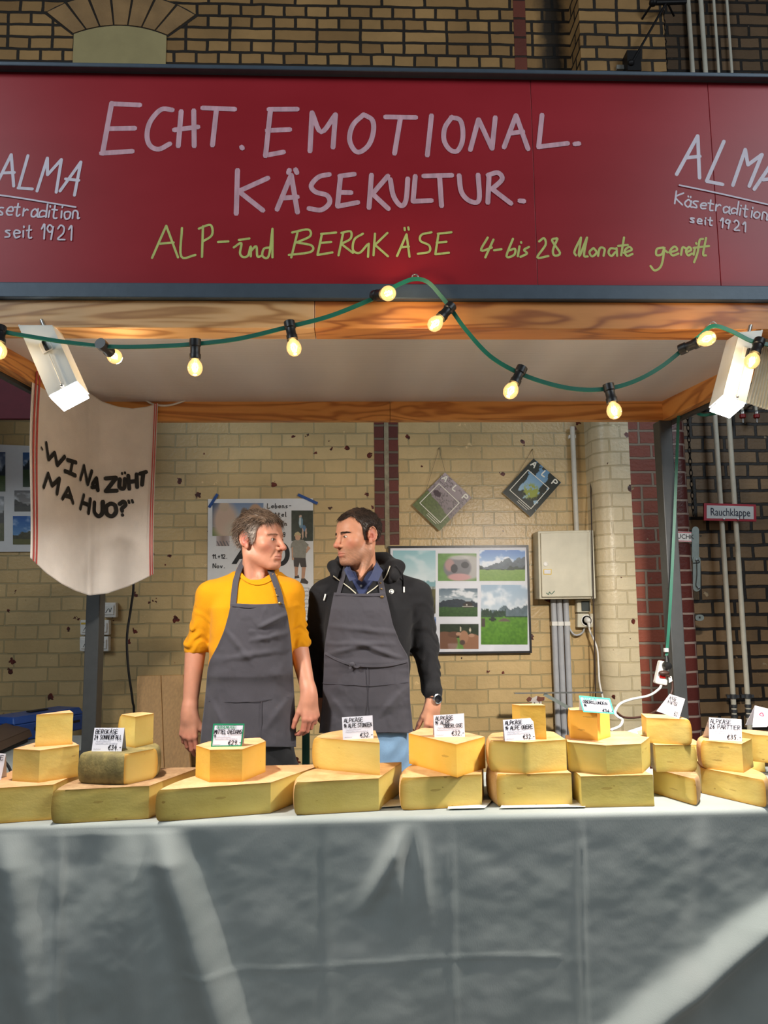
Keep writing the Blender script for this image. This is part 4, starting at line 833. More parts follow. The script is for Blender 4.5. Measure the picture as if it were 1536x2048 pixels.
def nets(f, lo, hi, h, chunk=40):
    """surface nets: closed smooth mesh of f = 0 inside the box lo..hi"""
    lo = np.asarray(lo, float); n = np.ceil((np.asarray(hi)-lo)/h).astype(int)+1
    ax = [lo[i]+h*np.arange(n[i]) for i in range(3)]
    D = np.empty(n, np.float32)
    for i0 in range(0, n[0], chunk):
        g = np.stack(np.meshgrid(ax[0][i0:i0+chunk], ax[1], ax[2], indexing='ij'), -1); D[i0:i0+chunk] = f(g)
    D[0] = D[-1] = 1; D[:, 0] = D[:, -1] = 1; D[:, :, 0] = D[:, :, -1] = 1
    S = D < 0
    c = [D[i:n[0]-1+i, j:n[1]-1+j, k:n[2]-1+k] for i in (0, 1) for j in (0, 1) for k in (0, 1)]
    s = sum((x < 0).astype(np.int8) for x in c); act = (s > 0) & (s < 8); idx = np.full(act.shape, -1, int); I = np.argwhere(act); idx[act] = np.arange(len(I))
    acc = np.zeros((len(I), 3)); cnt = np.zeros(len(I)); cv = [x[act] for x in c]
    off = [np.array([i, j, k]) for i in (0, 1) for j in (0, 1) for k in (0, 1)]
    for a in range(8):
        for b in range(a+1, 8):
            if np.abs(off[a]-off[b]).sum() != 1: continue
            da, db = cv[a], cv[b]; m = (da < 0) != (db < 0); t = np.where(m, da/(da-db+1e-12), 0)
            acc += np.where(m[:, None], off[a]+(off[b]-off[a])*t[:, None], 0); cnt += m
    V = lo+(I+acc/cnt[:, None])*h; F = []
    for d in range(3):
        e1, e2 = (d+1) % 3, (d+2) % 3; sl0 = [slice(1, -1)]*3; sl1 = [slice(1, -1)]*3; sl0[d] = slice(0, -1); sl1[d] = slice(1, None)
        m = S[tuple(sl0)] != S[tuple(sl1)]; fl = S[tuple(sl0)][m]; q = np.argwhere(m); o = np.ones(3, int); o[d] = 0; q = q+o
        u1 = np.zeros(3, int); u1[e1] = 1; u2 = np.zeros(3, int); u2[e2] = 1
        A, B, C_, E = [idx[tuple((q-x).T)] for x in (0*u1, u1, u1+u2, u2)]
        F.append(np.where(fl[:, None], np.stack([A, B, C_, E], 1), np.stack([E, C_, B, A], 1)))
    F = np.concatenate(F); F = F[(F >= 0).all(1)]
    return V, [tuple(x) for x in F.tolist()]
def wrinkle(P, f, seed=0):
    x, y, z = P[..., 0]*f, P[..., 1]*f, P[..., 2]*f
    return (np.sin(x*1.3+2.1*np.sin(z*.7+seed)+y)*.5+np.sin(z*1.9+1.7*np.sin(x*.9+seed*2)-y*.8)*.5)
class Loft:
    """torso: ellipses stacked in height"""
    def __init__(s, rows): 
        r = np.array(sorted(rows)); s.z, s.x, s.y, s.a, s.b = r.T
    def __call__(s, P, grow=0.0, pw=2.4):
        z = P[..., 2]; zc_ = np.clip(z, s.z[0], s.z[-1]); g = lambda v: np.interp(zc_, s.z, v)
        a = g(s.a)+grow; b = g(s.b)+grow; k = ((np.abs(P[..., 0]-g(s.x))/a)**pw+(np.abs(P[..., 1]-g(s.y))/b)**pw)**(1/pw)
        d = (k-1)*np.minimum(a, b); return np.maximum(d, np.abs(z-(s.z[0]+s.z[-1])/2)-(s.z[-1]-s.z[0])/2)
# ---------------------------------------------------------------- head
def headsdf(P, o):
    Q = P.copy(); Q[..., 0] = np.abs(P[..., 0]); jw = o.get('jaw', 1.0); ns = o.get('nose', 1.0)
    d = el(Q, (0, .012, .035), (.074, .094, .080)); d = smin(d, el(Q, (0, -.035, .030), (.060, .052, .055)), .03)
    d = smin(d, el(Q, (0, -.040, -.035), (.057*jw, .049, .062)), .03)
    d = smin(d, rc(Q, (.048*jw, .005, -.062), (.018*jw, -.066, -.102), .021, .018), .026)
    d = smin(d, el(Q, (0, -.048, -.072), (.042*jw, .042, .045)), .02); d = smin(d, el(Q, (0, -.078, -.100), (.022, .020, .018)), .02)
    d = smin(d, el(Q, (.045, -.058, -.022), (.022, .024, .020)), .025); d = smin(d, el(Q, (.021, -.070, -.040), (.020, .020, .024)), .02)
    d = smin(d, rc(Q, (.010, -.085, .019), (.046, -.070, .021), .0095, .008), .014)
    d = smax(d, -el(Q, (.032, -.107, .000), (.019, .019, .013)), .014)
    d = smin(d, el(Q, (.031, -.0745, -.001), (.0170, .0160, .0145)), .006)
    d = smax(d, -el(Q, (.0315, -.090, -.0015), (.0138, .0072, .0043)), .0015)
    d = smin(d, rc(Q, (0, -.088, .012), (0, -.088-.026*ns, -.030), .0085, .0105), .017)
    d = smin(d, el(Q, (0, -.089-.027*ns, -.034), (.0115, .011, .0105)), .006); d = smin(d, el(Q, (.0125, -.086-.014*ns, -.038), (.0075, .010, .0075)), .006)
    d = smax(d, -el(Q, (.0065, -.090-.016*ns, -.0455), (.0035, .005, .0035)), .003)
    d = smin(d, el(Q, (0, -.076, -.068), (.031, .022, .024)), .014)
    d = smin(d, rc(Q, (.021, -.0905, -.0680), (.003, -.0985, -.0650), .0038, .0055), .005); d = smin(d, rc(Q, (.019, -.0895, -.0745), (0, -.0965, -.0768), .0042, .0064), .005)
    d = smax(d, -rc(Q, (.023, -.094, -.0712), (0, -.104, -.0706), .0014, .0022), .0022)
    d = smax(d, -rc(Q, (0, -.103, -.088), (.016, -.095, -.088), .005, .004), .010)
    if o.get('folds'): d = smax(d, -rc(Q, (.021, -.099, -.042), (.034, -.085, -.074), .0022, .0022), .008)
    e = el(Q, (.0775, .016, -.002), (.0065, .0195, .029), -.25)
    hx = [(.0815+.003*math.sin(a*.5), .018+.0205*math.cos(a), .002+.029*math.sin(a)) for a in np.linspace(3.5, -1.25, 10)]
    for p, q in zip(hx[:-1], hx[1:]): e = smin(e, rc(Q, p, q, .0040, .0040), .003)
    ah = [(.0815, .017+.011*math.cos(a), -.001+.019*math.sin(a)) for a in np.linspace(1.5, -1.3, 6)]
    for p, q in zip(ah[:-1], ah[1:]): e = smin(e, rc(Q, p, q, .0028, .0032), .003)
    e = smax(e, -el(Q, (.0885, .012, -.007), (.010, .0085, .0115)), .003)
    e = smin(e, el(Q, (.078, .007, -.031), (.006, .009, .0105)), .005); e = smin(e, el(Q, (.079, -.001, -.007), (.0045, .004, .007)), .004)
    return smin(d, e, .007)
def skin_tint(L, o):
    base = np.array(lin(*o['skin'])[:3]); c = np.tile(base, (len(L), 1)); Q = L.copy(); Q[:, 0] = np.abs(Q[:, 0])
    def blend(w, rgb): 
        w = np.clip(w, 0, 1)[:, None]; c[:] = c*(1-w)+np.array(lin(*rgb)[:3])*w
    red = o['red']; sm_ = lambda x, a, b: np.clip((x-a)/(b-a), 0, 1)
    blend(.75*(1-sm_(el(Q, (.0885, .012, -.007), (.010, .0085, .0115)), -.001, .003)), (150, 78, 66))  # ear hollow: its shade is put into the tint as darker red
    blend(.55*(1-sm_(np.linalg.norm(Q-np.array([.045, -.07, -.03]), axis=1), .008, .03)), red)
    blend(.6*(1-sm_(np.linalg.norm(Q-np.array([0, -.115, -.035]), axis=1), .008, .022)), red)
    blend(.7*(1-sm_(np.linalg.norm((Q-np.array([.08, .014, -.006]))/np.array([1, 1, 1.5]), axis=1), .012, .026)), red)
    if o.get('stubble'):
        n = vnoise(L[:, 0]*420+L[:, 2]*90, L[:, 2]*420+L[:, 1]*300, 5, 2)
        m = sm_(-L[:, 2], .038, .06)*sm_(-L[:, 1]+.03, 0, .03)*(1-sm_(-L[:, 2], .125, .15)); m = np.maximum(m, sm_(-L[:, 2], .02, .04)*sm_(.018-np.abs(L[:, 1]-.0), 0, .012)*(np.abs(L[:, 0]) > .05))
        m *= 1-np.exp(-((Q[:, 0]/.024)**2+((L[:, 2]+.070)/.010)**2)*1.2)
        blend(m*(.25+.5*n), o['stubble'])
    ap = el(Q, (.0315, -.090, -.0015), (.0138, .0072, .0043)); nearf = np.clip((-.055-L[:, 1])/.01, 0, 1)
    blend((1-sm_(ap, .0002, .0022))*(.35+.5*(L[:, 2] > -.001))*nearf, o.get('lash', (70, 44, 36)))
    blend(np.exp(-((L[:, 2]-.0075-.004*np.cos((Q[:, 0]-.031)*60))/.0016)**2)*.35*nearf*(np.abs(Q[:, 0]-.032) < .016), (120, 74, 60))
    lip = np.minimum(rc(Q, (.021, -.0905, -.0680), (.003, -.0985, -.0650), .0038, .0055), rc(Q, (.019, -.0895, -.0745), (0, -.0965, -.0768), .0042, .0064))
    blend((1-sm_(lip, -.0005, .0022))*.75, o['lip'])
    n = vnoise(L[:, 0]*60+3, L[:, 2]*60+L[:, 1]*60, 9, 3)[:, None]; c *= (.94+.12*n)
    return c
def strands(pts, nrm, dirf, ln_, w, cols, lift, r, seg=5, curlv=.2):
    V, F, T = [], [], []; k = 0
    for p, n in zip(pts, nrm):
        d = dirf(p, n, r); d = d-n*(d@n); d /= np.linalg.norm(d)+1e-9; L_ = ln_*r.uniform(.6, 1.25); sd = np.cross(n, d); cv = r.uniform(-curlv, curlv)
        col = cols[r.integers(len(cols))]*r.uniform(.8, 1.2); w0 = w*r.uniform(.7, 1.3)
        lf = lift*r.uniform(.3, 1.3)
        for s in range(seg):
            t = s/(seg-1); q = p+d*L_*t+sd*cv*L_*t*t+n*(lf*math.sin(math.pi*min(1, t*.9+.1))-.0015*(1-t))-n*(L_*t)**2*3.0; ww = w0*(1-t**2*.85)
            V += [q-sd*ww/2, q+n*ww*.5, q+sd*ww/2]; T += [col]*3
        for s in range(seg-1):
            a = k+3*s; F += [(a, a+3, a+4, a+1), (a+1, a+4, a+5, a+2), (a+2, a+5, a+3, a)]
        k += 3*seg
    return np.array(V), F, np.array(T)
def normals_of(f, V, h=.001):
    E = np.eye(3)*h; g = np.stack([f(V+E[i])-f(V-E[i]) for i in range(3)], -1); return g/(np.linalg.norm(g, axis=1)[:, None]+1e-9)
def rotm(yaw, pitch, roll=0):
    cz, sz, cx, sx, cy, sy = math.cos(yaw), math.sin(yaw), math.cos(pitch), math.sin(pitch), math.cos(roll), math.sin(roll)
    return np.array([[cz, -sz, 0], [sz, cz, 0], [0, 0, 1]])@np.array([[1, 0, 0], [0, cx, -sx], [0, sx, cx]])@np.array([[cy, 0, sy], [0, 1, 0], [-sy, 0, cy]])
# ---------------------------------------------------------------- hand
def handsdf(P, w, d, s, n, curl, thumb, sc=1.0, fore=None):
    """w wrist, d towards the fingers, s towards the thumb, n out of the palm; curl per finger (3 joint angles), thumb (spread, bend)"""
    d = np.asarray(d, float)/np.linalg.norm(d); s = np.asarray(s, float); s = s-d*(s@d); s /= np.linalg.norm(s); n_ = np.cross(d, s); n = n_ if n_@np.asarray(n) > 0 else -n_
    D = np.full(P.shape[:-1], 9.0); offs = [.031, .011, -.010, -.029]; kl = [.088, .092, .087, .078]; fl = [(.042, .025, .021), (.046, .029, .022), (.043, .027, .021), (.034, .020, .019)]; fr = [.0098, .0100, .0094, .0084]
    nails = []
    for i in range(4):
        b = w+(s*offs[i]*.55+d*.012)*sc; kn = w+(s*offs[i]+d*kl[i]-n*(.004 if i in (1, 2) else 0))*sc
        D = smin(D, rc(P, b, kn, .0165*sc, .0118*sc), .014*sc)
    D = smin(D, rc(P, w+(d*.030+s*.012+n*.010)*sc, w+(d*.060-s*.012+n*.010)*sc, .016*sc, .015*sc), .016*sc)
    for i in range(4):
        p = w+(s*offs[i]+d*kl[i]-n*(.004 if i in (1, 2) else 0))*sc; a = 0; fd = np.full(P.shape[:-1], 9.0); spread = s*(.10*(1.2-i))
        for j in range(3):
            a += curl[i][j]; v = (d+spread*.5)*math.cos(a)+n*math.sin(a); v /= np.linalg.norm(v); q = p+v*fl[i][j]*sc; fd = smin(fd, rc(P, p, q, fr[i]*(1-.07*j)*sc, fr[i]*(1-.07*(j+1))*sc), .003); p = q
        nails.append((p.copy(), v, -n*math.cos(a)+d*math.sin(a)))
        D = smin(D, fd, .006*sc)
    p = w+(d*.022+s*.022+n*.006)*sc; sp, bd = thumb; v = d*math.cos(sp)+s*math.sin(sp)+n*.35; v /= np.linalg.norm(v); q = p+v*.044*sc
    td = rc(P, p, q, .0165*sc, .0125*sc); v2 = v*math.cos(bd)+(n*.6+d*.8-s*.3)*math.sin(bd); v2 /= np.linalg.norm(v2); q2 = q+v2*.034*sc; td = smin(td, rc(P, q, q2, .0118*sc, .0105*sc), .004); q3 = q2+(v2+d*.15)/np.linalg.norm(v2+d*.15)*.026*sc; td = smin(td, rc(P, q2, q3, .0105*sc, .0085*sc), .004)
    D = smin(D, td, .012*sc)
    if fore is not None:
        fa = np.asarray(fore[0], float); D = smin(D, rc(P, fa, w-d*.01, fore[1], .0275*sc), .02); D = smin(D, rc(P, w-d*.02, w+d*.02, .026*sc, .026*sc), .02)
    return D
mSkin = attrmat('skin', .48, .35, bump=.12, bscale=350, sss=.12)
mHair = attrmat('hair', .45, .4)
mEye = mat('eye white', lin(214, 204, 196), .2, var=.02); mIris = mat('grey brown iris', lin(70, 62, 52), .15); mLidDark = mat('eyelashes', lin(50, 34, 28), .6)
def person_head(root, C, R, o, S=1.0):
    """returns body mesh pieces (verts, faces, tints) and adds hair, brows and eyes as parts"""
    tw = lambda V: C+(np.asarray(V)*S)@R.T
    loc = lambda W_: ((np.asarray(W_)-C)@R)/S
    nb, nt = loc(o['neck'][0]), np.array([0, .020, -.045]); ex = [loc(x) for x in o['neck'][1:]]
    def f(P):
        d = headsdf(P, o); d = smin(d, rc(P, nt, nb, .050, .060), .028)
        for i, x in enumerate(ex): d = smin(d, rc(P, ((-1)**i*.055, .030, -.035), x, .012, .012), .022)
        return d
    V, F = nets(f, (-.105, -.135, -.30), (.105, .13, .13), .0026)
    body = (tw(V), F, skin_tint(V, o))
    for sx in (-1, 1):
        e = part(root, 'eye', (lambda b: (tw(b[0]), b[1]))(ball((sx*.0310, -.0742, -.001), .0142, 20, 14)), mEye, smooth=3.2)
        gz = np.array([o.get('gaze', 0), -1, o.get('gazez', -.08)]); gz /= np.linalg.norm(gz); ic = np.array([sx*.0310, -.0742, -.001])
        ir = lathe(ic+gz*.0128, [(.0056, 0), (.0052, .0012), (.0028, .0018), (.0001, .0020)], 16, gz)
        part(e, 'iris', (tw(ir[0]), ir[1]), mIris, smooth=3.2)
    # hair cap
    hl = np.array(o['hairline']); r = np.random.default_rng(o['seed'])
    def hf(P):
        yy = P[..., 1]; lim = np.interp(yy, hl[:, 0], hl[:, 1]); 
        if 'recess' in o: lim = lim+o['recess']*np.exp(-((np.abs(P[..., 0])-.045)/.02)**2)*(yy < -.03)
        cap = headsdf(P, dict(o, nohair=1))-o['thick']*np.clip((P[..., 2]+.09)/.10, .25, 1)*(1+o.get('tous', .25)*wrinkle(P, 130, 3))
        ear = el(np.stack([np.abs(P[..., 0]), P[..., 1], P[..., 2]], -1), (.088, .014, -.004), (.030, .029, .040)); 
        return smax(smax(cap, (lim-P[..., 2])*.8+.0015*wrinkle(P, 420, 1), .005), -ear, .004)
    Vh, Fh = nets(hf, (-.10, -.12, -.13), (.10, .145, .155), .0032)
    hc = [np.array(lin(*c)[:3]) for c in o['hair']]
    hn = vnoise(Vh[:, 0]*90+Vh[:, 1]*60, Vh[:, 2]*50+Vh[:, 1]*30, 4, 2); gr = np.clip(o.get('grey', lambda V: np.zeros(len(V)))(Vh), 0, 1)[:, None]
    hcol = (hc[0]*(1-hn)[:, None]+hc[1]*hn[:, None])*(1-gr)+hc[-1]*gr
    Nh = normals_of(hf, Vh); sel = r.choice(len(Vh), min(len(Vh), o['nstr']), replace=False)
    cap_only = headsdf(Vh[sel], o) > .0015; sel = sel[cap_only]
    Vs, Fs, Ts = strands(Vh[sel], Nh[sel], o['comb'], o['len'], o.get('sw', .0022), hc[:2], o['lift'], r)
    gs = np.clip(o.get('grey', lambda V: np.zeros(len(V)))(Vs), 0, 1)[:, None]; Ts = Ts*(1-gs*.8)+hc[-1]*gs*.8
    vf = join((Vh, Fh), (Vs, Fs)); ho = part(root, 'hair', (tw(vf[0]), vf[1]), mHair, smooth=3.2, recalc=False); tint(ho, np.concatenate([hcol, Ts]))
    for sx in (-1, 1):
        pts, nr = [], []
        for k in range(150):
            t = r.random(); p = np.array([sx*(.012+.036*t), -.1, .0150+o.get('browz', 0)+.004*math.sin(t*2.6)-.004*t+r.uniform(-.0035, .0035)*(1.1-t)*o.get('broww', 1)]); 
            for _ in range(12): p[1] += float(headsdf(p[None], o)[0])*.8
            pts.append(p)
        pts = np.array(pts); nr = normals_of(lambda q: headsdf(q, o), pts)
        Vb, Fb, Tb = strands(pts, nr, lambda p, n, r_: np.array([sx*1.0, .25, .35-20*(abs(p[0])-.012)*.4]), .011, .0011, [np.array(lin(*o['brow'])[:3])], .0022, r, 3)
        bo = part(root, 'eyebrow', (tw(Vb), Fb), mHair, recalc=False); tint(bo, Tb)
    return body
def bodypart(root, pieces):
    vf = join(*[(v, f) for v, f, t in pieces]); o = part(root, 'body', vf, mSkin, smooth=3.2, recalc=False); tint(o, np.concatenate([t for v, f, t in pieces])); return o
def arm_piece(o, w, d, s, n, curl, thumb, fore, sc=1.0):
    w = np.asarray(w, float); fp = np.asarray(fore[0], float)
    lo = np.minimum(w-.13, fp-.06); hi = np.maximum(w+.13, fp+.06); lo[2] = min(lo[2], w[2]-.20)
    V, F = nets(lambda P: handsdf(P, w, d, s, n, curl, thumb, sc, fore), lo, hi, .0026)
    t = np.tile(np.array(lin(*o['skin'])[:3]), (len(V), 1)); k = np.clip((w[2]-.05-V[:, 2])/.06, 0, 1)[:, None]*.5; t = t*(1-k)+np.array(lin(*o['red'])[:3])*k
    t *= (.93+.14*vnoise(V[:, 0]*70, V[:, 2]*50+V[:, 1]*40, 3, 3))[:, None]; return V, F, t
def fabric(name, col, rough=.85, bump=.25, bscale=700, var=.06, sheen=.2):
    return mat(name, col, rough, var=var, nscale=14, bump=bump, bscale=bscale, spec=.25, sheen=sheen)
mApron = fabric('dark grey apron cotton', lin(64, 62, 69), .8, bump=.2)
mSeam = fabric('apron seam', lin(60, 58, 66), .8)
mBrass = mat('antique brass', lin(140, 112, 66), .35, .85)
class Apron:
    def __init__(s, root, cover, rows, Yc, folds, bottom_sag=0):
        s.Yc = Yc; s.cover = cover; rows = np.array(rows, float); nu, nv = 70, 110
        py = np.linspace(rows[0, 0], rows[-1, 0], nv); L = np.interp(py, rows[:, 0], rows[:, 1]); Rr = np.interp(py, rows[:, 0], rows[:, 2])
        for k in range(3): 
            L[1:-1] = (L[:-2]+L[1:-1]*2+L[2:])/4; Rr[1:-1] = (Rr[:-2]+Rr[1:-1]*2+Rr[2:])/4
        u = np.linspace(0, 1, nu)[:, None]; PX = L+(Rr-L)*u; PY = py+0*u
        PY = PY+2.5*np.sin(u*math.pi)*np.exp(-((PY-rows[0, 0])/12)**2)
        s.PX, s.PY = PX, PY; Y = s.hit(PX, PY, .004)
        ok = np.isfinite(Y); 
        for j in range(nv):
            g = ok[:, j]
            if g.any(): Y[:, j] = np.interp(np.arange(nu), np.where(g)[0], Y[g, j])
            else: Y[:, j] = Yc-.1
        Y0 = Y.copy()
        for k in range(40):
            Z = np.pad(Y, 1, 'edge'); Y = (Z[:-2, 1:-1]+Z[2:, 1:-1]+Z[1:-1, :-2]+Z[1:-1, 2:])/4; Y = np.minimum(Y, Y0)
        fy = folds(PX, PY, u+0*PX); fy = fy*1.7; Y = Y-np.abs(fy)*.6-fy*.4-.003
        s.Y = Y; s.G = np.stack([[at(PX[i, j], PY[i, j], Y[i, j]) for j in range(nv)] for i in range(nu)])
        s.o = part(root, 'apron', sheet(s.G), mApron, smooth=3.2, recalc=False); m_ = s.o.modifiers.new('t', 'SOLIDIFY'); m_.thickness = .002; m_.offset = 0
    def hit(s, PX, PY, off):
        sh = PX.shape; x, y = PX.ravel(), PY.ravel(); out = np.full(len(x), np.nan); A = np.array([at(a, b, s.Yc-.30) for a, b in zip(x, y)]); B = np.array([at(a, b, s.Yc+.06) for a, b in zip(x, y)])
        for t in np.linspace(0, 1, 110):
            P = A+(B-A)*t; m_ = np.isnan(out)
            if not m_.any(): break
            d = s.cover(P[m_]); i = np.where(m_)[0][d < off]; out[i] = P[i, 1]
        return out.reshape(sh)
    def near(s, px, py, off=.003):
        d = (s.PX-px)**2+(s.PY-py)**2; i, j = np.unravel_index(np.argmin(d), d.shape); return at(px, py, s.Y[i, j]-off)
def surf_strap(root, name, cover, pts, Yc, off, w, th, m, label=None, last=None):
    P = []
    for q in pts: P.append(np.array(q[1]) if isinstance(q[0], str) else hitpt(cover, q[0], q[1], Yc, off))
    P = spline(P, 5); Nn = normals_of(cover, P, .004); return part(root, name, strap(P, Nn, w, th), m, smooth=.8, label=label), P, Nn
def hitpt(cover, px, py, Yc, off):
    for Y in np.linspace(Yc-.3, Yc+.2, 240):
        p = at(px, py, Y)
        if cover(p[None])[0] < off: return p
    return at(px, py, Yc)
def zpx(px, py, Y): return at(px, py, Y)[2]
# ================================================================ the man in the yellow sweater
YA = 3.10
def mkloft(rows, Y): 
    out = []
    for py, cx, hw, hd, dy in rows:
        c = at(cx, py, Y); out.append((c[2], c[0], Y+dy, hw/ppm(c), hd))
    return Loft(out)
rootA = thing('person', (at(505, 1400, YA)[0], YA, 0), 'man in yellow sweater and grey apron turning his head to the right, arms hanging', 'person')
LA = mkloft([(1152, 514, 40, .066, .02), (1165, 511, 64, .085, .015), (1185, 508, 80, .10, .01), (1215, 507, 86, .115, 0), (1255, 506, 83, .120, 0), (1300, 503, 82, .120, 0), (1345, 502, 85, .122, 0)], YA)
hipA = mkloft([(1330, 502, 80, .112, 0), (1400, 500, 85, .118, 0), (1480, 498, 88, .122, 0), (1560, 498, 86, .118, 0)], YA)
aA = lambda x, y, dy=0: at(x, y, YA+dy)
def sleeveA(P, sh, elb, r1, r2, bulge, cutdir):
    d = rc(P, sh, elb, r1, r2); e = np.asarray(elb); d = smin(d, el(P, e+np.array(bulge), (.049, .050, .040)), .02)
    t = (P[..., 2]-e[2])/(.22); amp = np.clip(1.1-t, .25, 1.1)*.0062*np.clip((P[..., 2]-e[2]+.022)/.03, .15, 1)
    nn = np.sin(P[..., 0]*61+P[..., 2]*37+1.3)*np.sin(P[..., 1]*53-P[..., 2]*29); d = d+amp*(.45+.75*nn)*np.sin(P[..., 2]*165+3.4*np.sin(P[..., 0]*48+P[..., 1]*35+P[..., 2]*11)+2*nn)
    return smax(d, (e[2]-.018-P[..., 2])+.10*(P[..., 0]-e[0]), .006)
shL, elL, shR, elR = aA(423, 1192, .01), aA(394, 1297, .02), aA(580, 1186, .01), aA(595, 1288, .03)
def sweater(P):
    d = LA(P)
    d = smin(d, rc(P, aA(490, 1163, .03), shL, .050, .058), .04); d = smin(d, rc(P, aA(535, 1160, .03), shR, .048, .052), .04)
    d = d+.0022*wrinkle(P, 42, 2)*np.clip((zpx(500, 1230, YA)-P[..., 2])/.1, .3, 1.3)
    d = smin(d, sleeveA(P, shL, elL, .060, .046, (0, 0, .012), 0), .018); d = smin(d, sleeveA(P, shR, elR, .054, .044, (0, 0, .012), 0), .018)
    # neck opening
    nk = aA(512, 1128, .025); d = smax(d, -rc(P, nk+np.array([0, 0, .06]), nk+np.array([.004, -.026, -.046]), .066, .060), .006)
    hem = zpx(500, 1343, YA); return smax(d, hem-P[..., 2]+.006*np.sin(P[..., 0]*50), .006)
lo = np.minimum(aA(350, 1360), aA(350, 1100))-np.array([0, .20, .02]); hi = aA(640, 1120)+np.array([0, .20, .06])
V, F = nets(sweater, (lo[0], YA-.2, zpx(500, 1365, YA)), (hi[0], YA+.2, zpx(500, 1125, YA)), .0052)
mYellow = fabric('mustard yellow knit', lin(206, 138, 2), .9, bump=.35, bscale=500, var=.05, sheen=.05)
part(rootA, 'sweater', (V, F), mYellow, smooth=3.2, recalc=False)
# ribbed collar
cpts = [hitpt(lambda P: sweater(P), x, y, YA, .002) for x, y in ((477, 1139), (480, 1147), (487, 1156), (498, 1163), (513, 1167), (528, 1165), (540, 1159), (549, 1150), (554, 1141))]
cpts = [aA(484, 1128, .06)]+cpts+[aA(548, 1130, .07)]
P = spline(cpts, 5); part(rootA, 'collar', strap(P, normals_of(sweater, P, .006), .016, .006), mYellow, smooth=.9, label='ribbed round collar')
oA = dict(skin=(188, 132, 108), red=(182, 100, 86), lip=(176, 104, 96), jaw=.98, nose=1.08, folds=True, seed=11, gaze=.12, thick=.009, tous=.35, browz=.002, broww=.8, neck=[aA(512, 1168, .03), aA(522, 1164, -.045), aA(500, 1168, -.03)],
  hairline=[(-.12, .092), (-.085, .076), (-.060, .064), (-.042, .054), (-.032, .030), (-.026, .002), (-.019, -.012), (-.010, -.010), (-.003, .016), (.020, .020), (.036, -.03), (.052, -.078), (.12, -.085)], hair=[(70, 54, 42), (112, 92, 76), (196, 186, 178)],
  grey=lambda V: np.clip((.060-V[:, 2])/.05, 0, .62)*np.clip((.012-V[:, 1])/.03, 0, 1)+np.clip((.02-V[:, 2])/.1, 0, .35), nstr=5200, len=.036, lift=.0035, sw=.0015, brow=(150, 112, 92),
  comb=lambda p, n, r: np.array([r.normal()*.16+(.5 if p[0] > 0 else -.5)*(p[2] < .07), .75+r.normal()*.3-(1.5 if p[1] < -.055 else 0), -.9+r.normal()*.2+(1.2 if p[2] > .09 else 0)]))
CA = aA(520, 1080); RA = rotm(math.radians(61), math.radians(2), 0)
pcs = [person_head(rootA, CA, RA, oA, .985)]
curl = [(.25, .35, .2), (.35, .5, .3), (.45, .55, .35), (.5, .6, .4)]
pcs.append(arm_piece(oA, aA(379, 1426, -.03), (-.02, -.10, -1), (.92, -.40, 0), (.40, .9, 0), curl, (.55, .35), (aA(392, 1292, .02), .042), 1.0))
curl2 = [(.35, .7, .5), (.5, .8, .5), (.6, .8, .5), (.6, .9, .5)]
pcs.append(arm_piece(oA, aA(618, 1390, -.05), (.10, -.12, -1), (-.75, -.65, 0), (-.65, .75, 0), curl2, (.45, .3), (aA(596, 1290, .03), .040), 1.0))
for q in ((LA, LA.z[0], LA.z[-1]-.02),):
    V, F = nets(lambda P: LA(P, -.016), (rootA.location[0]-.25, YA-.18, LA.z[0]-.01), (rootA.location[0]+.25, YA+.18, LA.z[-1]+.01), .014); pcs.append((V, F, np.tile(np.array(lin(*oA['skin'])[:3]), (len(V), 1))))
bodypart(rootA, pcs)
def legs(root, hip, cxL, cxR, Y, col, name, shoe):
    zt = hip.z[-1]; zb = hip.z[0]
    def f(P):
        d = hip(P)
        for cx in (cxL, cxR): d = smin(d, rc(P, (cx, Y, zb+.02), (cx, Y+.01, .48), .088, .062), .03); d = smin(d, rc(P, (cx, Y+.01, .48), (cx, Y+.02, .10), .062, .052), .02)
        d = d+.003*wrinkle(P, 40, 5); return smax(d, .06-P[..., 2], .004)
    V, F = nets(f, (min(cxL, cxR)-.24, Y-.2, .04), (max(cxL, cxR)+.24, Y+.2, zt+.02), .011); part(root, 'trousers', (V, F), col, smooth=3.2, recalc=False, label=name)
    for cx in (cxL, cxR):
        V, F = nets(lambda P: smax(smin(rc(P, (cx, Y+.05, .045), (cx, Y-.13, .036), .044, .038), rc(P, (cx, Y+.02, .05), (cx, Y+.02, .09), .046, .046), .03), -P[..., 2]+.001, .004), (cx-.07, Y-.2, -.01), (cx+.07, Y+.13, .15), .009)
        part(root, 'shoe', (V, F), shoe, smooth=3.2, recalc=False)
mBlk = fabric('black trousers', lin(24, 24, 27), .85); mJeans = fabric('washed blue jeans', lin(112, 142, 172), .85, var=.15); mShoe = mat('dark leather', lin(40, 34, 30), .5)
legs(rootA, hipA, rootA.location[0]-.10, rootA.location[0]+.10, YA, mBlk, 'black trousers', mShoe)
coverA = lambda P: np.minimum(np.minimum(LA(P), hipA(P)), sweater(P)*.0+LA(P))
def g2(x, y, cx, cy, ang, lx, ly):
    c, s = math.cos(ang), math.sin(ang); u = (x-cx)*c+(y-cy)*s; v = -(x-cx)*s+(y-cy)*c; return np.exp(-(u/lx)**2-(v/ly)**2)
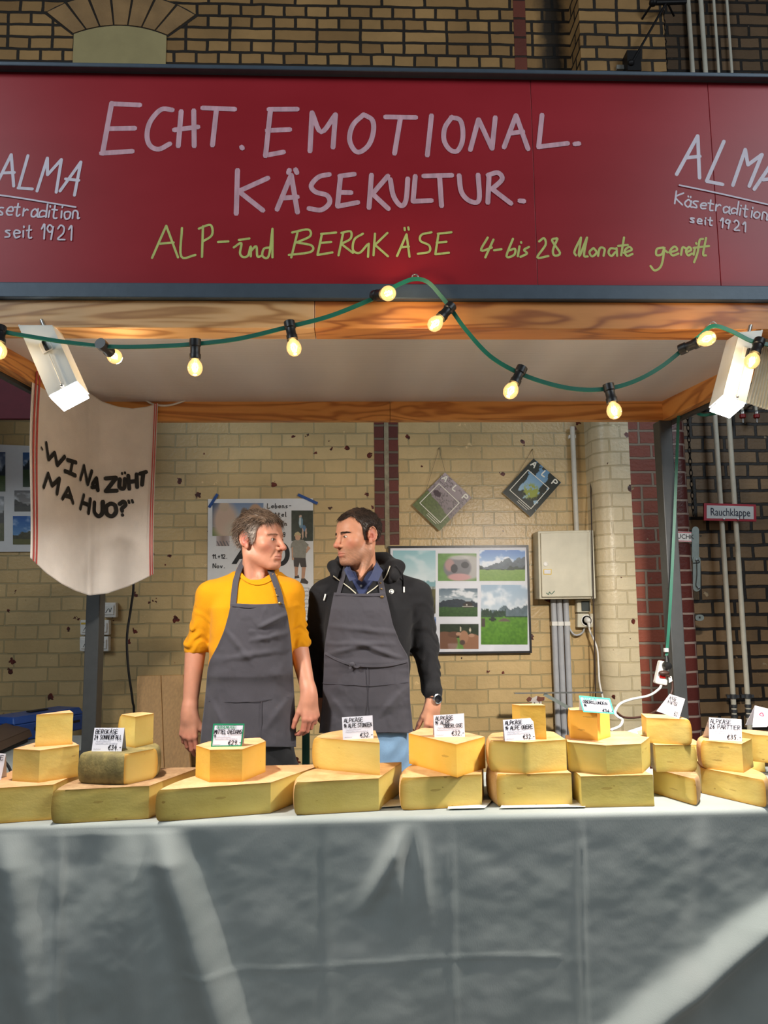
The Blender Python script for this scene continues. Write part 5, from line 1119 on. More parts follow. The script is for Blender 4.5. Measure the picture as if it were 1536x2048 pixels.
def foldsA(x, y, u):
    f = .010*g2(x, y, 545, 1243, -.45, 34, 5)-.006*g2(x, y, 520, 1262, .5, 26, 5)+.007*g2(x, y, 535, 1275, -.2, 30, 5)+.006*g2(x, y, 475, 1290, .9, 40, 6)+.006*g2(x, y, 505, 1310, -.15, 60, 7)
    f += .010*np.sin(u*9+.8)*np.clip((y-1340)/150, 0, 1)*.8+.005*g2(x, y, 560, 1420, -.9, 50, 7)+.006*g2(x, y, 440, 1440, 1.1, 50, 7)
    return f+.006*(vnoise(x*.045, y*.035, 21, 3)-.5)
apA = Apron(rootA, lambda P: np.minimum(sweater(P) if False else LA(P)-.004, hipA(P)), [(1206, 462, 568), (1230, 457, 575), (1262, 448, 580), (1290, 436, 583), (1322, 419, 585), (1340, 415, 586), (1400, 410, 589), (1450, 404, 592), (1494, 400, 592)], YA, foldsA)
def seam(root, ap, pts, w=.0022):
    P = spline([ap.near(x, y, .0042) for x, y in pts], 4); part(ap.o, 'seam', strap(P, (0, -1, .1), w, .0012), mSeam)
seam(rootA, apA, [(417, 1402), (470, 1404), (530, 1400), (578, 1394)]); seam(rootA, apA, [(523, 1402), (523, 1440), (521, 1488)]); seam(rootA, apA, [(464, 1212), (500, 1215), (566, 1212)], .003)
seam(rootA, apA, [(402, 1487), (450, 1489), (520, 1489), (588, 1486)])
cvA = lambda P: np.minimum(sweater(P), 9)
surf_strap(rootA, 'apron_strap', cvA, [(466, 1212), (468, 1190), (471, 1165), (476, 1146), (483, 1130), ('p', aA(490, 1118, .06))], YA, .007, .024, .002, mApron)
o_, P_, N_ = surf_strap(rootA, 'apron_strap', cvA, [(563, 1212), (559, 1190), (552, 1168), (545, 1150), (540, 1140), ('p', aA(530, 1128, .08))], YA, .007, .024, .002, mApron)
def stud(root, p, r=.0045, m=None): return part(root, 'rivet', lathe(np.asarray(p), [(r, 0), (r, .002), (r*.6, .003), (.0002, .0032)], 12, (0, -1, .05)), m or mBrass, smooth=.8)
for x, y in ((550, 1177), (554, 1191)): stud(o_, hitpt(cvA, x, y, YA, .010), .0035)
stud(apA.o, apA.near(560, 1207, .004), .006)
# ================================================================ the man in the black hoodie
YB = 3.20
aB = lambda x, y, dy=0: at(x, y, YB+dy)
rootB = thing('person', (at(733, 1400, YB)[0], YB, 0), 'man with short dark hair in black hoodie and grey apron looking down to the left', 'person')
LB = mkloft([(1145, 725, 42, .068, .02), (1162, 732, 74, .09, .015), (1185, 736, 88, .11, .01), (1220, 737, 90, .125, 0), (1260, 735, 88, .132, 0), (1310, 734, 86, .138, 0), (1360, 733, 86, .138, 0), (1400, 733, 86, .13, 0)], YB)
hipB = mkloft([(1370, 733, 80, .125, 0), (1430, 733, 86, .125, 0), (1490, 733, 88, .125, 0), (1560, 733, 84, .12, 0)], YB)
shl, ell, wrl = aB(650, 1192, .01), aB(634, 1298, .05), aB(645, 1395, .10); shr, elr, wrr = aB(834, 1192, .01), aB(850, 1292, .03), aB(866, 1392, -.03)
def armB(P, a, b, c):
    d = smin(rc(P, a, b, .062, .054), rc(P, b, c, .054, .036), .02); d = smin(d, el(P, c+np.array([-.002, 0, .028]), (.040, .042, .03)), .015)
    nn = np.sin(P[..., 0]*51+P[..., 2]*27)*np.sin(P[..., 1]*43-P[..., 2]*23); d = d+.0036*(.4+.8*nn)*np.sin(P[..., 2]*120+3.4*np.sin(P[..., 0]*40+P[..., 1]*30+P[..., 2]*9)+2*nn); return smax(d, c[2]-.004-P[..., 2], .004)
vA, vB, vC = aB(688, 1128), aB(768, 1128), aB(722, 1200)
def hoodie(P):
    d = LB(P); d = smin(d, rc(P, aB(700, 1160, .03), shl, .052, .060), .04); d = smin(d, rc(P, aB(762, 1156, .03), shr, .054, .060), .04)
    d = smin(d, armB(P, shl, ell, wrl), .022); d = smin(d, armB(P, shr, elr, wrr), .022)
    # hood lying behind the neck
    hp = [aB(668, 1150, -.07), aB(668, 1134, -.02), aB(690, 1124, .08), aB(728, 1120, .12), aB(768, 1122, .08), aB(794, 1134, -.01), aB(788, 1154, -.08)]
    for p, q, r1, r2 in zip(hp[:-1], hp[1:], (.018, .024, .034, .036, .034, .028), (.024, .034, .036, .034, .028, .020)): d = smin(d, rc(P, p, q, r1, r2), .022)
    d = d+.0022*wrinkle(P, 40, 4)
    # V opening at the front
    x, z = P[..., 0], P[..., 2]
    def edge(p, q): 
        n = np.array([q[2]-p[2], -(q[0]-p[0])]); n /= np.linalg.norm(n); return (x-p[0])*n[0]+(z-p[2])*n[1]
    e1 = edge(vA, vC); e2 = edge(vC, vB); v = np.maximum(-e1 if True else e1, 0*x-9); 
    inV = np.maximum(np.maximum(sgn1*e1, sgn2*e2), P[..., 1]-(YB-.015)); d = smax(d, -inV, .006)
    nk = aB(722, 1120, .03); d = smax(d, -rc(P, nk+np.array([0, 0, .08]), nk+np.array([0, -.02, -.035]), .074, .064), .006)
    return smax(d, zpx(735, 1398, YB)-z, .006)
_mid = aB(726, 1150)
def _e(p, q): 
    n = np.array([q[2]-p[2], -(q[0]-p[0])]); n /= np.linalg.norm(n); return (_mid[0]-p[0])*n[0]+(_mid[2]-p[2])*n[1]
sgn1 = -np.sign(_e(vA, vC)); sgn2 = -np.sign(_e(vC, vB))
mHood = fabric('black sweatshirt cotton', lin(26, 26, 29), .9, bump=.3, bscale=600, sheen=.06)
V, F = nets(hoodie, (aB(590, 1300)[0], YB-.2, zpx(735, 1412, YB)), (aB(900, 1300)[0], YB+.22, zpx(735, 1100, YB)), .0054)
part(rootB, 'hoodie', (V, F), mHood, smooth=3.2, recalc=False)
def polo(P):
    d = LB(P, -.012); nk = aB(722, 1118, .03); d = smin(d, rc(P, aB(690, 1160, .02), aB(765, 1158, .02), .05, .05), .03)
    d = smax(d, -rc(P, nk+np.array([0, 0, .08]), nk+np.array([.002, -.02, -.024]), .066, .054), .004)
    x, z = P[..., 0], P[..., 2]; pl = aB(723, 1166)
    d = smax(d, -np.maximum(np.abs(x-pl[0])-np.clip((z-pl[2])*.55, -1, .03), P[..., 1]-(YB-.03)), .003)
    return smax(d, zpx(735, 1240, YB)-z, .004)
mNavy = fabric('navy pique', lin(46, 56, 92), .8, bump=.3, bscale=800)
V, F = nets(polo, (aB(650, 1200)[0], YB-.17, zpx(735, 1245, YB)), (aB(815, 1200)[0], YB+.17, zpx(735, 1118, YB)), .0045)
pol = part(rootB, 'polo_shirt', (V, F), mNavy, smooth=3.2, recalc=False)
def flap(pts, dep):
    q = [at(x, y, YB+d) for (x, y), d in zip(pts, dep)]; return q
for pts, dep in ((((697, 1127), (688, 1140), (699, 1163), (712, 1158), (704, 1143)), (-.02, -.055, -.125, -.125, -.09)), (((752, 1124), (766, 1141), (756, 1163), (735, 1161), (744, 1146)), (-.02, -.055, -.122, -.13, -.09))):
    part(pol, 'collar', extrude(flap(pts, dep), (0, -.006, 0)), mNavy, bevel=.002, label='folded shirt collar')
for x, y in ((722, 1158), (722, 1172)): part(pol, 'button', lathe(hitpt(polo, x, y, YB, .003), [(.0052, 0), (.0052, .002), (.003, .0026), (.0002, .002)], 14, (0, -1, 0)), mat('pearl button', lin(214, 222, 230), .2), smooth=.8)
oB = dict(skin=(194, 138, 110), red=(186, 102, 86), lip=(180, 106, 96), jaw=1.06, nose=.98, seed=5, gaze=-.16, gazez=-.2, thick=.006, browz=-.001, broww=1.5, tous=.3, stubble=(112, 88, 72), neck=[aB(726, 1165, .03), aB(718, 1164, -.05), aB(735, 1165, -.03)], recess=.022,
  hairline=[(-.12, .086), (-.085, .070), (-.05, .060), (-.028, .040), (-.020, .0), (-.012, -.022), (-.002, -.020), (.006, .010), (.020, .014), (.032, -.035), (.05, -.068), (.12, -.080)], hair=[(34, 26, 22), (58, 44, 36), (92, 72, 60)],
  grey=lambda V: .8*np.exp(-((V[:, 0]/.035)**2+((V[:, 1]+.02)/.035)**2))*(V[:, 2] > .08), nstr=4600, len=.020, lift=.002, sw=.0015, brow=(48, 36, 30),
  comb=lambda p, n, r: np.array([r.normal()*.16+(.4 if p[0] > 0 else -.4)*(p[2] < .07), .6+r.normal()*.3-(1.6 if p[1] < -.045 else 0), -.9+r.normal()*.2+(1.0 if p[2] > .09 else 0)]))
CB = aB(716, 1073); RB = rotm(math.radians(-55), math.radians(5), math.radians(-2))
pcs = [person_head(rootB, CB, RB, oB, .985)]
curlb = [(.3, .4, .3), (.35, .5, .3), (.4, .5, .3), (.45, .5, .3)]
pcs.append(arm_piece(oB, aB(866, 1404, -.04), (-.06, -.05, -1), (-.80, -.6, 0), (-.6, .8, 0), curlb, (.35, .3), (aB(862, 1375, -.025), .028), .96))
pcs.append(arm_piece(oB, aB(647, 1404, .105), (.10, .05, -1), (.8, -.6, 0), (.5, .8, 0), curlb, (.4, .3), (aB(644, 1380, .095), .028), .96))
V, F = nets(lambda P: LB(P, -.022), (rootB.location[0]-.25, YB-.18, LB.z[0]-.01), (rootB.location[0]+.25, YB+.18, LB.z[-1]+.01), .014); pcs.append((V, F, np.tile(np.array(lin(*oB['skin'])[:3]), (len(V), 1))))
bodypart(rootB, pcs)
legs(rootB, hipB, rootB.location[0]-.10, rootB.location[0]+.10, YB, mJeans, 'washed blue jeans', mShoe)
def foldsB(x, y, u):
    f = .006*g2(x, y, 735, 1260, .1, 60, 6)+.008*g2(x, y, 760, 1302, .35, 45, 5)+.006*g2(x, y, 690, 1300, -.25, 45, 5)-.010*np.exp(-((y-1326)/7)**2)+.006*g2(x, y, 720, 1288, 0, 60, 5)
    f += .009*np.sin(u*8+.3)*np.clip((y-1340)/140, 0, 1)*.8+.006*g2(x, y, 780, 1410, -.8, 50, 7)+.005*g2(x, y, 680, 1420, .9, 45, 7)
    return f+.006*(vnoise(x*.04+9, y*.04, 31, 3)-.5)
apB = Apron(rootB, lambda P: np.minimum(LB(P)-.006, hipB(P)-.004), [(1185, 668, 771), (1210, 663, 777), (1250, 656, 786), (1285, 650, 800), (1312, 648, 816), (1330, 648, 818), (1400, 645, 820), (1440, 641, 824), (1466, 638, 826)], YB, foldsB)
seam(rootB, apB, [(645, 1366), (690, 1369), (760, 1370), (818, 1364)]); seam(rootB, apB, [(735, 1332), (736, 1370), (735, 1440)]); seam(rootB, apB, [(670, 1190), (720, 1192), (768, 1192)], .003); seam(rootB, apB, [(642, 1460), (700, 1463), (770, 1464), (822, 1460)])
P = spline([apB.near(x, y, .006) for x, y in ((650, 1306), (672, 1318), (700, 1328), (740, 1332), (780, 1330), (816, 1322))], 6)
part(apB.o, 'waist_tie', strap(P, (0, -1, 0), .009, .003), mApron, smooth=.8)
kn = apB.near(704, 1329, .010); part(apB.o, 'knot', join(ball(kn, (.012, .008, .009), 12, 8), strap(spline([kn, kn+np.array([.018, -.004, -.010]), kn+np.array([.030, -.002, -.004])], 4), (0, -1, 0), .008, .003), strap(spline([kn, kn+np.array([-.010, -.003, -.016])], 4), (0, -1, 0), .008, .003)), mApron, smooth=1)
cvB = lambda P: np.minimum(np.minimum(hoodie(P), polo(P)), 9)
surf_strap(rootB, 'apron_strap', cvB, [(676, 1190), (680, 1175), (684, 1160), (688, 1145), (692, 1132), ('p', aB(698, 1122, .02))], YB, .007, .018, .002, mApron)
o_, P_, N_ = surf_strap(rootB, 'apron_strap', cvB, [(766, 1194), (764, 1178), (761, 1162), (757, 1146), (753, 1132), ('p', aB(746, 1120, .05))], YB, .008, .024, .002, mApron)
for x, y in ((759, 1153), (761, 1166), (763, 1178)): stud(o_, hitpt(cvB, x, y, YB, .012), .0035)
stud(apB.o, apB.near(764, 1194, .004), .006)
mZip = mat('pale zip tape', lin(196, 190, 170), .5)
for pts in (((667, 1152), (680, 1162), (697, 1174), (712, 1187)), ((780, 1132), (770, 1156), (752, 1174), (734, 1187))):
    P = spline([hitpt(cvB, x, y, YB, .006) for x, y in pts], 4); part(rootB, 'zip', strap(P, normals_of(cvB, P, .004), .0035, .003), mZip)
mTip = mat('white cord tip', lin(226, 226, 220), .5)
for x, y, dx in ((649, 1196, -1), (808, 1180, 0)):
    P = [hitpt(cvB, x-dx*2, y-8, YB, .006), hitpt(cvB, x+dx, y+5, YB, .006)]; part(rootB, 'cord_tip', tube(P, .0032, 8), mTip)
P = spline([hitpt(cvB, x, y, YB, .006) for x, y in ((792, 1132), (803, 1146), (807, 1160), (808, 1174))], 5); part(rootB, 'drawcord', tube(P, .0035, 6), mHood, smooth=2)
c = hitpt(cvB, 783, 1183, YB, .004); th = np.linspace(0, 2*math.pi, 25)
bd = part(rootB, 'chest_badge', join(tube([c+np.array([.0085*math.cos(t), -.001, .0085*math.sin(t)]) for t in th], .0013, 5, False), lathe(c, [(.0045, 0), (.0045, .0015)], 12, (0, -1, 0)), strap([c+np.array([.004, -.001, -.006]), c+np.array([.004, -.001, .004])], (0, -1, 0), .003, .002)), mTip)
# wrist watch
wc = aB(866, 1398, -.038); ax = np.array([-.05, -.05, -1.0])
wb = part(rootB, 'wristwatch', lathe(wc+ax*-.012, [(.0300, 0), (.0325, .002), (.0325, .018), (.0300, .020)], 24, ax), mat('dark brown leather strap', lin(58, 36, 28), .5), smooth=.8, label='dark brown leather watch strap')
fd = np.array([.45, -.88, .1]); fd /= np.linalg.norm(fd); fc = wc+fd*.032
wf = part(wb, 'watch_case', lathe(fc, [(.0195, -.004), (.0205, 0), (.0200, .006), (.0165, .0075), (.0163, .0062), (.0002, .0062)], 24, fd), mat('polished steel', lin(200, 202, 204), .2, .95), smooth=.6)
part(wb, 'watch_dial', lathe(fc+fd*.0064, [(.0158, 0), (.0001, .0004)], 24, fd), mat('black dial', lin(16, 18, 22), .15))
# ================================================================ things on the wall and behind the counter
mWPl = mat('white plastic', lin(232, 230, 224), .45); mZinc = mat('zinc', lin(190, 188, 184), .35, .8)
mPaper = mat('white poster paper', lin(222, 222, 222), .55, var=.02); mInk = mat('black print', lin(30, 30, 32), .6); mTape = mat('blue masking tape', lin(30, 74, 140), .5)
mFrame = mat('black picture frame', lin(26, 26, 28), .35)
def quad(pts, Y): return [at(x, y, Y) for x, y in pts]
def rect(x0, y0, x1, y1, Y): return quad([(x0, y0), (x1, y0), (x1, y1), (x0, y1)], Y)
def sheetthing(name, q, th, m, label, cat, group=None): return solo(name, hexa(q, np.array(q)+np.array([0, th, 0])), m, label, cat, group)
c3 = lambda *v: np.array(v)/255.
def lerp(a, b, t): return a+(b-a)*np.clip(t, 0, 1)[..., None]
def over(img, mask, col): return img*(1-mask[..., None])+np.asarray(col)*mask[..., None]
def ellm(u, v, cx, cy, rx, ry, soft=.08): return np.clip((1-np.sqrt(((u-cx)/rx)**2+((v-cy)/ry)**2))/soft+.5, 0, 1)
def boxm(u, v, x0, y0, x1, y1): return ((u > x0) & (u < x1) & (v > y0) & (v < y1)).astype(float)
def landscape(seed, sky0, sky1, mtn, grass0, grass1, hz, mh, cloud=.5, trees=None):
    def f(u, v):
        img = lerp(np.array(sky0), np.array(sky1), v/hz); n = vnoise(u*5+seed, v*7, seed, 4); img = over(img, np.clip((n-.5)*5*cloud, 0, .85), c3(238, 240, 244))
        r = hz-mh*(vnoise(u*4+seed*3, 0*u+1, seed+1, 4)-.12); m_ = (v > r).astype(float); img = over(img, m_, lerp(np.array(mtn), np.array(mtn)*.75, vnoise(u*18, v*18, seed+2, 3)))
        g = hz+.03*(vnoise(u*6, 0*u, seed+3, 3)-.5); gm = (v > g).astype(float); img = over(img, gm, lerp(np.array(grass0), np.array(grass1), vnoise(u*26, v*34, seed+4, 4)*.9+(v-hz)*.4))
        if trees is not None:
            t = hz-.16*vnoise(u*16, 0*u+3, seed+5, 3)*(np.sin(u*5+seed) > -.2); img = over(img, ((v > t) & (v < g+.02)).astype(float), np.array(trees)*(0.7+.6*vnoise(u*40, v*40, seed, 2))[..., None])
        return img
    return f
# ---- event poster
PY = WY-.006
poster = thing('event_poster', at(521, 1296, PY), 'white event poster with photographs taped to the wall behind the man in yellow', 'poster')
part(poster, 'sheet', hexa(quad([(416, 998), (626, 997), (628, 1294), (414, 1296)], PY), np.array(quad([(416, 998), (626, 997), (628, 1294), (414, 1296)], PY))+np.array([0, .002, 0])), mPaper)
def blurred(u, v):
    img = lerp(c3(120, 140, 170), c3(190, 196, 200), v/.6); img = over(img, (v > .72).astype(float), c3(116, 134, 84)); img = over(img, ellm(u, v, .05, .25, .16, .5, .3)*.8, c3(70, 84, 108))
    img = over(img, ellm(u, v, .25, .55, .24, .55, .5), c3(206, 178, 158)); img = over(img, ellm(u, v, .23, .10, .10, .16, .4), c3(198, 174, 150)); img = over(img, ellm(u, v, .55, .8, .3, .3, .6)*.7, c3(198, 190, 170)); img = over(img, ellm(u, v, .62, .35, .07, .2, .3), c3(120, 104, 92)); img = over(img, ellm(u, v, .84, .25, .12, .22, .3), c3(190, 150, 120))
    return over(img, ellm(u, v, .9, .35, .2, .2, .5)*.7, c3(206, 168, 130))
picture(poster, 'photo', rect(425, 1006, 527, 1072, PY), blurred, 70, 46)
picture(poster, 'photo', rect(433, 1072, 459, 1092, PY), lambda u, v: over(lerp(c3(150, 128, 118), c3(190, 176, 176), np.abs(u-.5)*2), (np.sin((u-v*.4)*26) > .3)*(v > .5)*.8, c3(84, 84, 90)), 26, 20)
def walker(u, v):
    img = lerp(c3(58, 66, 52), c3(40, 48, 38), vnoise(u*9, v*12, 4, 3)*1.3); img = over(img, ellm(u, v, .42, .20, .06, .05), c3(206, 176, 156)); img = over(img, ellm(u, v, .44, .40, .10, .18), c3(108, 142, 160)); img = over(img, ellm(u, v, .40, .36, .05, .14), c3(190, 206, 210)); img = over(img, ellm(u, v, .58, .58, .09, .10), c3(84, 122, 158))
    return over(img, np.maximum(ellm(u, v, .52, .76, .035, .18), ellm(u, v, .68, .74, .035, .16)), c3(206, 172, 150))
picture(poster, 'photo', rect(583, 1021, 626, 1082, PY), walker, 36, 50)
# standing figure cut out of its photograph and printed on the poster
kid = [('shoe', [(603,1156),(608,1155),(614,1161),(617,1164),(615,1168),(600,1166)], (62,52,46)), ('shoe', [(590,1150),(597,1150),(599,1156),(589,1157)], (60,50,44)), ('leg', [(589,1130),(597,1130),(595,1152),(590,1152)], (178,132,104)), ('leg', [(604,1130),(612,1130),(609,1157),(603,1157)], (186,140,110)), ('shorts', [(587,1115),(611,1115),(613,1134),(602,1134),(599,1124),(597,1134),(588,1133)], (52,42,38)), ('arm', [(583,1094),(588,1094),(588,1120),(584,1120)], (190,146,116)), ('arm', [(615,1091),(621,1096),(613,1106),(606,1108),(606,1103),(614,1097)], (192,148,118)), ('shirt', [(587,1081),(597,1079),(607,1080),(618,1090),(613,1094),(611,1116),(586,1115),(586,1094),(581,1096),(583,1087)], (136,134,122)), ('face', [(590,1070),(594,1066),(599,1067),(602,1073),(600,1079),(596,1081),(591,1079)], (206,160,128)), ('hair', [(588,1072),(590,1066),(596,1063),(602,1068),(601,1072),(594,1069),(590,1073)], (196,176,128))]
for i, (nm, pts, col) in enumerate(kid): part(poster, 'printed_'+nm, (np.array([at(x, y, PY-.0016-.0002*i) for x, y in pts]), [tuple(range(len(pts)))]), mat('print %d %d %d' % col, lin(*col), .4, var=.12, nscale=60))
PN = np.array([0, -1.0, 0]); pm = lambda x, y: at(x, y, PY-.0018); ppmP = ppm(at(520, 1100, PY))
def block(t, x, y, h, w=1.5, **k): return strokes(pxtext(t, x, y, h, 0, jit=0, **k), pm, PN, w/ppmP, smooth=True)
for t, x, y in (('Lebens-', 535, 1016), ('mittel', 538, 1033), ('11.+12.', 425, 1117), ('Nov.', 426, 1136)): part(poster, 'lettering', block(t, x, y, 9 if t[0] != '1' else 8, wf=.68, gap=.26, lower=.9), mInk, recalc=False, label='black lettering reading '+t)
for t, x, y in (('n', 569, 1051), ('g', 566, 1070)): part(poster, 'lettering', block(t, x, y, 9), mInk, recalc=False)
part(poster, 'large_letter', (np.array([pm(x, y) for x, y in ((463,1128),(489,1088),(500,1088),(503,1128),(494,1128),(493,1118),(479,1118),(473,1128))]), [tuple(range(8))]), mInk)
pth = [(548, 1128)]+[(548+6, 1088)]; bowl = [(560+15*math.cos(t), 1108+20*math.sin(t)) for t in np.linspace(-1.5, 1.6, 16)]
part(poster, 'large_letter', strokes([[(552, 1126), (556, 1092)], bowl], pm, PN, 9/ppmP), mInk, recalc=False)
for k, y in enumerate((1176, 1192, 1208, 1226, 1242)):
    part(poster, 'sponsor_box', strokes([[(600, y), (618, y)], [(618, y), (618, y+14)], [(618, y+14), (600, y+14)], [(600, y+14), (600, y)], [(603, y+8), (606, y+4), (608, y+9), (612, y+6), (616, y+7)]], pm, PN, .8/ppmP), mat('grey print', lin(120, 120, 122), .6), recalc=False)
for pts in (((418, 1015), (435, 988)), ((596, 989), (635, 1007))):
    P = [at(*pts[0], PY-.0035), at(*pts[1], PY-.0035)]; solo('masking_tape', strap(P, (0, -1, 0), .016, .0008), mTape, 'blue tape strip on the %s top corner of the event poster' % ('left' if pts[0][0] < 500 else 'right'), 'tape', 'poster tape')
# ---- framed board of photographs
BY = WY-.03
board = thing('photo_board', at(922, 1307, BY), 'black framed board of alpine photographs hanging right of the man in the hoodie', 'framed pictures')
O = [(777, 1092), (1057, 1090), (1064, 1306), (781, 1309)]; I = [(780.5, 1096), (1053.5, 1094), (1060, 1302), (784, 1305)]
oq, iq = np.array(quad(O, BY)), np.array(quad(I, BY))
for k, nm in enumerate(('top', 'right', 'bottom', 'left')):
    k2 = (k+1) % 4; f = np.array([oq[k], oq[k2], iq[k2], iq[k]]); part(board, 'frame_side', hexa(f, f+np.array([0, .028, 0])), mFrame)
part(board, 'mount', hexa(iq+np.array([0, .008, 0]), iq+np.array([0, .02, 0])), mat('white mount card', lin(226, 228, 236), .5, var=.02))
def muzzle(u, v):
    img = lerp(c3(88, 132, 60), c3(120, 160, 84), vnoise(u*7, v*6, 3, 3)); img = over(img, ellm(u, v, .75, .5, .5, .45, .25), c3(176, 174, 172)); img = over(img, ellm(u, v, .50, .52, .36, .42, .15), c3(120, 118, 124)); img = over(img, ellm(u, v, .30, .42, .12, .22, .4), c3(176, 140, 138)); img = over(img, ellm(u, v, .55, .86, .3, .13, .3), c3(196, 150, 150)); img = over(img, np.maximum(ellm(u, v, .42, .55, .09, .16), ellm(u, v, .70, .42, .10, .12)), c3(54, 52, 58)); return over(img, ellm(u, v, .55, .15, .26, .08, .6)*.7, c3(204, 202, 200))
def cows(u, v):
    img = lerp(c3(50, 66, 40), c3(30, 44, 26), vnoise(u*9, v*9, 6, 3)); img = over(img, (v > .55).astype(float), c3(110, 150, 70)); img = over(img, ellm(u, v, .12, .75, .34, .45, .1), c3(126, 88, 66)); img = over(img, ellm(u, v, .36, .42, .16, .12, .2), c3(112, 78, 58)); img = over(img, ellm(u, v, .85, .8, .26, .4, .1), c3(156, 112, 84)); img = over(img, ellm(u, v, .62, .52, .12, .26, .2), c3(176, 132, 102)); img = over(img, np.maximum(ellm(u, v, .48, .40, .07, .07), ellm(u, v, .82, .46, .08, .07)), c3(190, 150, 124)); img = over(img, ellm(u, v, .58, .74, .07, .10, .3), c3(92, 72, 64)); return over(img, np.maximum(ellm(u, v, .53, .20, .02, .10), ellm(u, v, .78, .24, .02, .10)), c3(214, 204, 180))
def hut(u, v):
    img = landscape(12, c3(96, 116, 132), c3(190, 200, 206), c3(44, 58, 72), c3(70, 112, 44), c3(36, 66, 28), .66, .5, 1.0)(u, v); img = over(img, ((np.abs(u-.75) < .16-(.58-v)*1.1) & (v > .46) & (v < .58)).astype(float), c3(40, 34, 30)); img = over(img, boxm(u, v, .64, .58, .86, .68), c3(62, 52, 44)); return over(img, boxm(u, v, .60, .64, .90, .66)+boxm(u, v, .70, .56, .73, .62), c3(200, 196, 186))
def village(u, v):
    img = landscape(7, c3(160, 184, 206), c3(206, 216, 224), c3(118, 138, 148), c3(120, 172, 56), c3(70, 118, 34), .52, .25, .8, c3(46, 70, 52))(u, v); img = over(img, ((np.abs(u-.5) < .16-(.62-v)*2.2) & (v > .555) & (v < .62)).astype(float), c3(112, 96, 88)); img = over(img, boxm(u, v, 0, .56, .08, .70), c3(80, 70, 62)); return over(img, ellm(u, v, .25, .58, .08, .03), c3(44, 52, 44))
def peaks(u, v):
    img = lerp(c3(150, 196, 206), c3(208, 220, 224), v/.5); img = over(img, np.clip((vnoise(u*3, v*9, 2, 3)-.5)*3, 0, .6), c3(222, 232, 236)); img = over(img, (v > .48+.04*vnoise(u*6, 0*u, 5, 3)).astype(float), c3(128, 168, 176)); m_ = v > .54+.05*vnoise(u*7, 0*u, 8, 4); img = over(img, m_.astype(float), lerp(c3(96, 106, 96), c3(226, 230, 232), (vnoise(u*10, v*22, 9, 4)-.4)*4)); return over(img, (v > .62-.1*(u-.5)+.06*vnoise(u*8, 0*u, 3, 3)).astype(float), lerp(c3(126, 120, 66), c3(70, 66, 40), vnoise(u*16+v*8, v*10, 10, 4)*1.3))
for nm, r, fn, n in (('peaks', (786, 1101, 871, 1227), peaks, 60), ('cow muzzle', (876, 1107, 953, 1162), muzzle, 60), ('meadow', (959, 1100, 1050, 1162), landscape(3, c3(84, 130, 196), c3(196, 214, 232), c3(104, 118, 130), c3(142, 172, 84), c3(110, 146, 64), .62, .6, 1.1, c3(46, 62, 50)), 64), ('hut', (878, 1177, 955, 1233), hut, 60), ('village', (962, 1170, 1055, 1289), village, 64), ('cows', (880, 1248, 957, 1298), cows, 60), ('flowers', (819, 1234, 872, 1301), landscape(15, c3(60, 96, 160), c3(120, 150, 190), c3(56, 76, 96), c3(70, 110, 40), c3(190, 170, 50), .55, .5, .4), 40)):
    picture(board, 'photograph', rect(*r, BY+.008), fn, n, max(36, int(n*.9)), label='photograph of '+nm if nm != 'flowers' else None)
m, nt, nd, ln, b = newmat('picture glazing'); t_ = nd.new('ShaderNodeBsdfTransparent'); g_ = nd.new('ShaderNodeBsdfGlossy'); g_.inputs['Roughness'].default_value = .03; fr = nd.new('ShaderNodeFresnel'); fr.inputs[0].default_value = 1.45; mx = nd.new('ShaderNodeMixShader'); ln.new(fr.outputs[0], mx.inputs[0]); ln.new(t_.outputs[0], mx.inputs[1]); ln.new(g_.outputs[0], mx.inputs[2]); ln.new(mx.outputs[0], nd['Material Output'].inputs[0]); mGlaz = m
part(board, 'glass', hexa(iq+np.array([0, .003, 0]), iq+np.array([0, .0045, 0])), mGlaz)
# ---- two magazines hung on strings
def magazine(tl, tr, br, bl, fn, label, nail, cols):
    MY = WY-.03; q = np.array(quad([tl, tr, br, bl], MY)); root = thing('magazine', q.mean(0), label, 'magazine', 'magazines hung on the wall')
    part(root, 'pages', hexa(q, q+np.array([0, .008, 0])), mPaper); picture(root, 'cover', q, fn, 56, 66)
    mp = lambda u, v: q[0]*(1-u)*(1-v)+q[1]*u*(1-v)+q[2]*u*v+q[3]*(1-u)*v+np.array([0, -.003, 0])
    e = mat('cream cover print', lin(232, 228, 214), .5)
    part(root, 'cover_frame', strokes([[(.10, .27), (.86, .27)], [(.86, .27), (.86, .86)], [(.86, .86), (.10, .86)], [(.10, .86), (.10, .27)]], mp, PN, .0045), e, recalc=False)
    L, x = [], .08
    for ch, cx in (('A', .06), ('L', .46), ('P', .82)):
        for s in GLY[ch].split(';'): L.append([(cx+float(a.split(',')[0])*.12, .15-float(a.split(',')[1])*.11) for a in s.split()])
    part(root, 'cover_title', strokes(L, mp, PN, .0075), e, recalc=False, label='cover title reading ALP')
    part(root, 'cover_small_print', strokes([[(.45, .90), (.84, .90)], [(.45, .94), (.80, .94)]], mp, PN, .003), e, recalc=False)
    P = [q[3]*.6+q[0]*.4+np.array([0, .004, 0]), at(*nail, WY-.012), q[0]*.98+q[1]*.02+np.array([0, .004, 0])]; part(root, 'string', join(tube(P[:2], .0011, 5), tube(P[1:], .0011, 5), lathe(at(*nail, WY), [(.004, .0), (.004, .014)], 8, (0, -1, 0))), mat('twine', lin(120, 104, 78), .8))
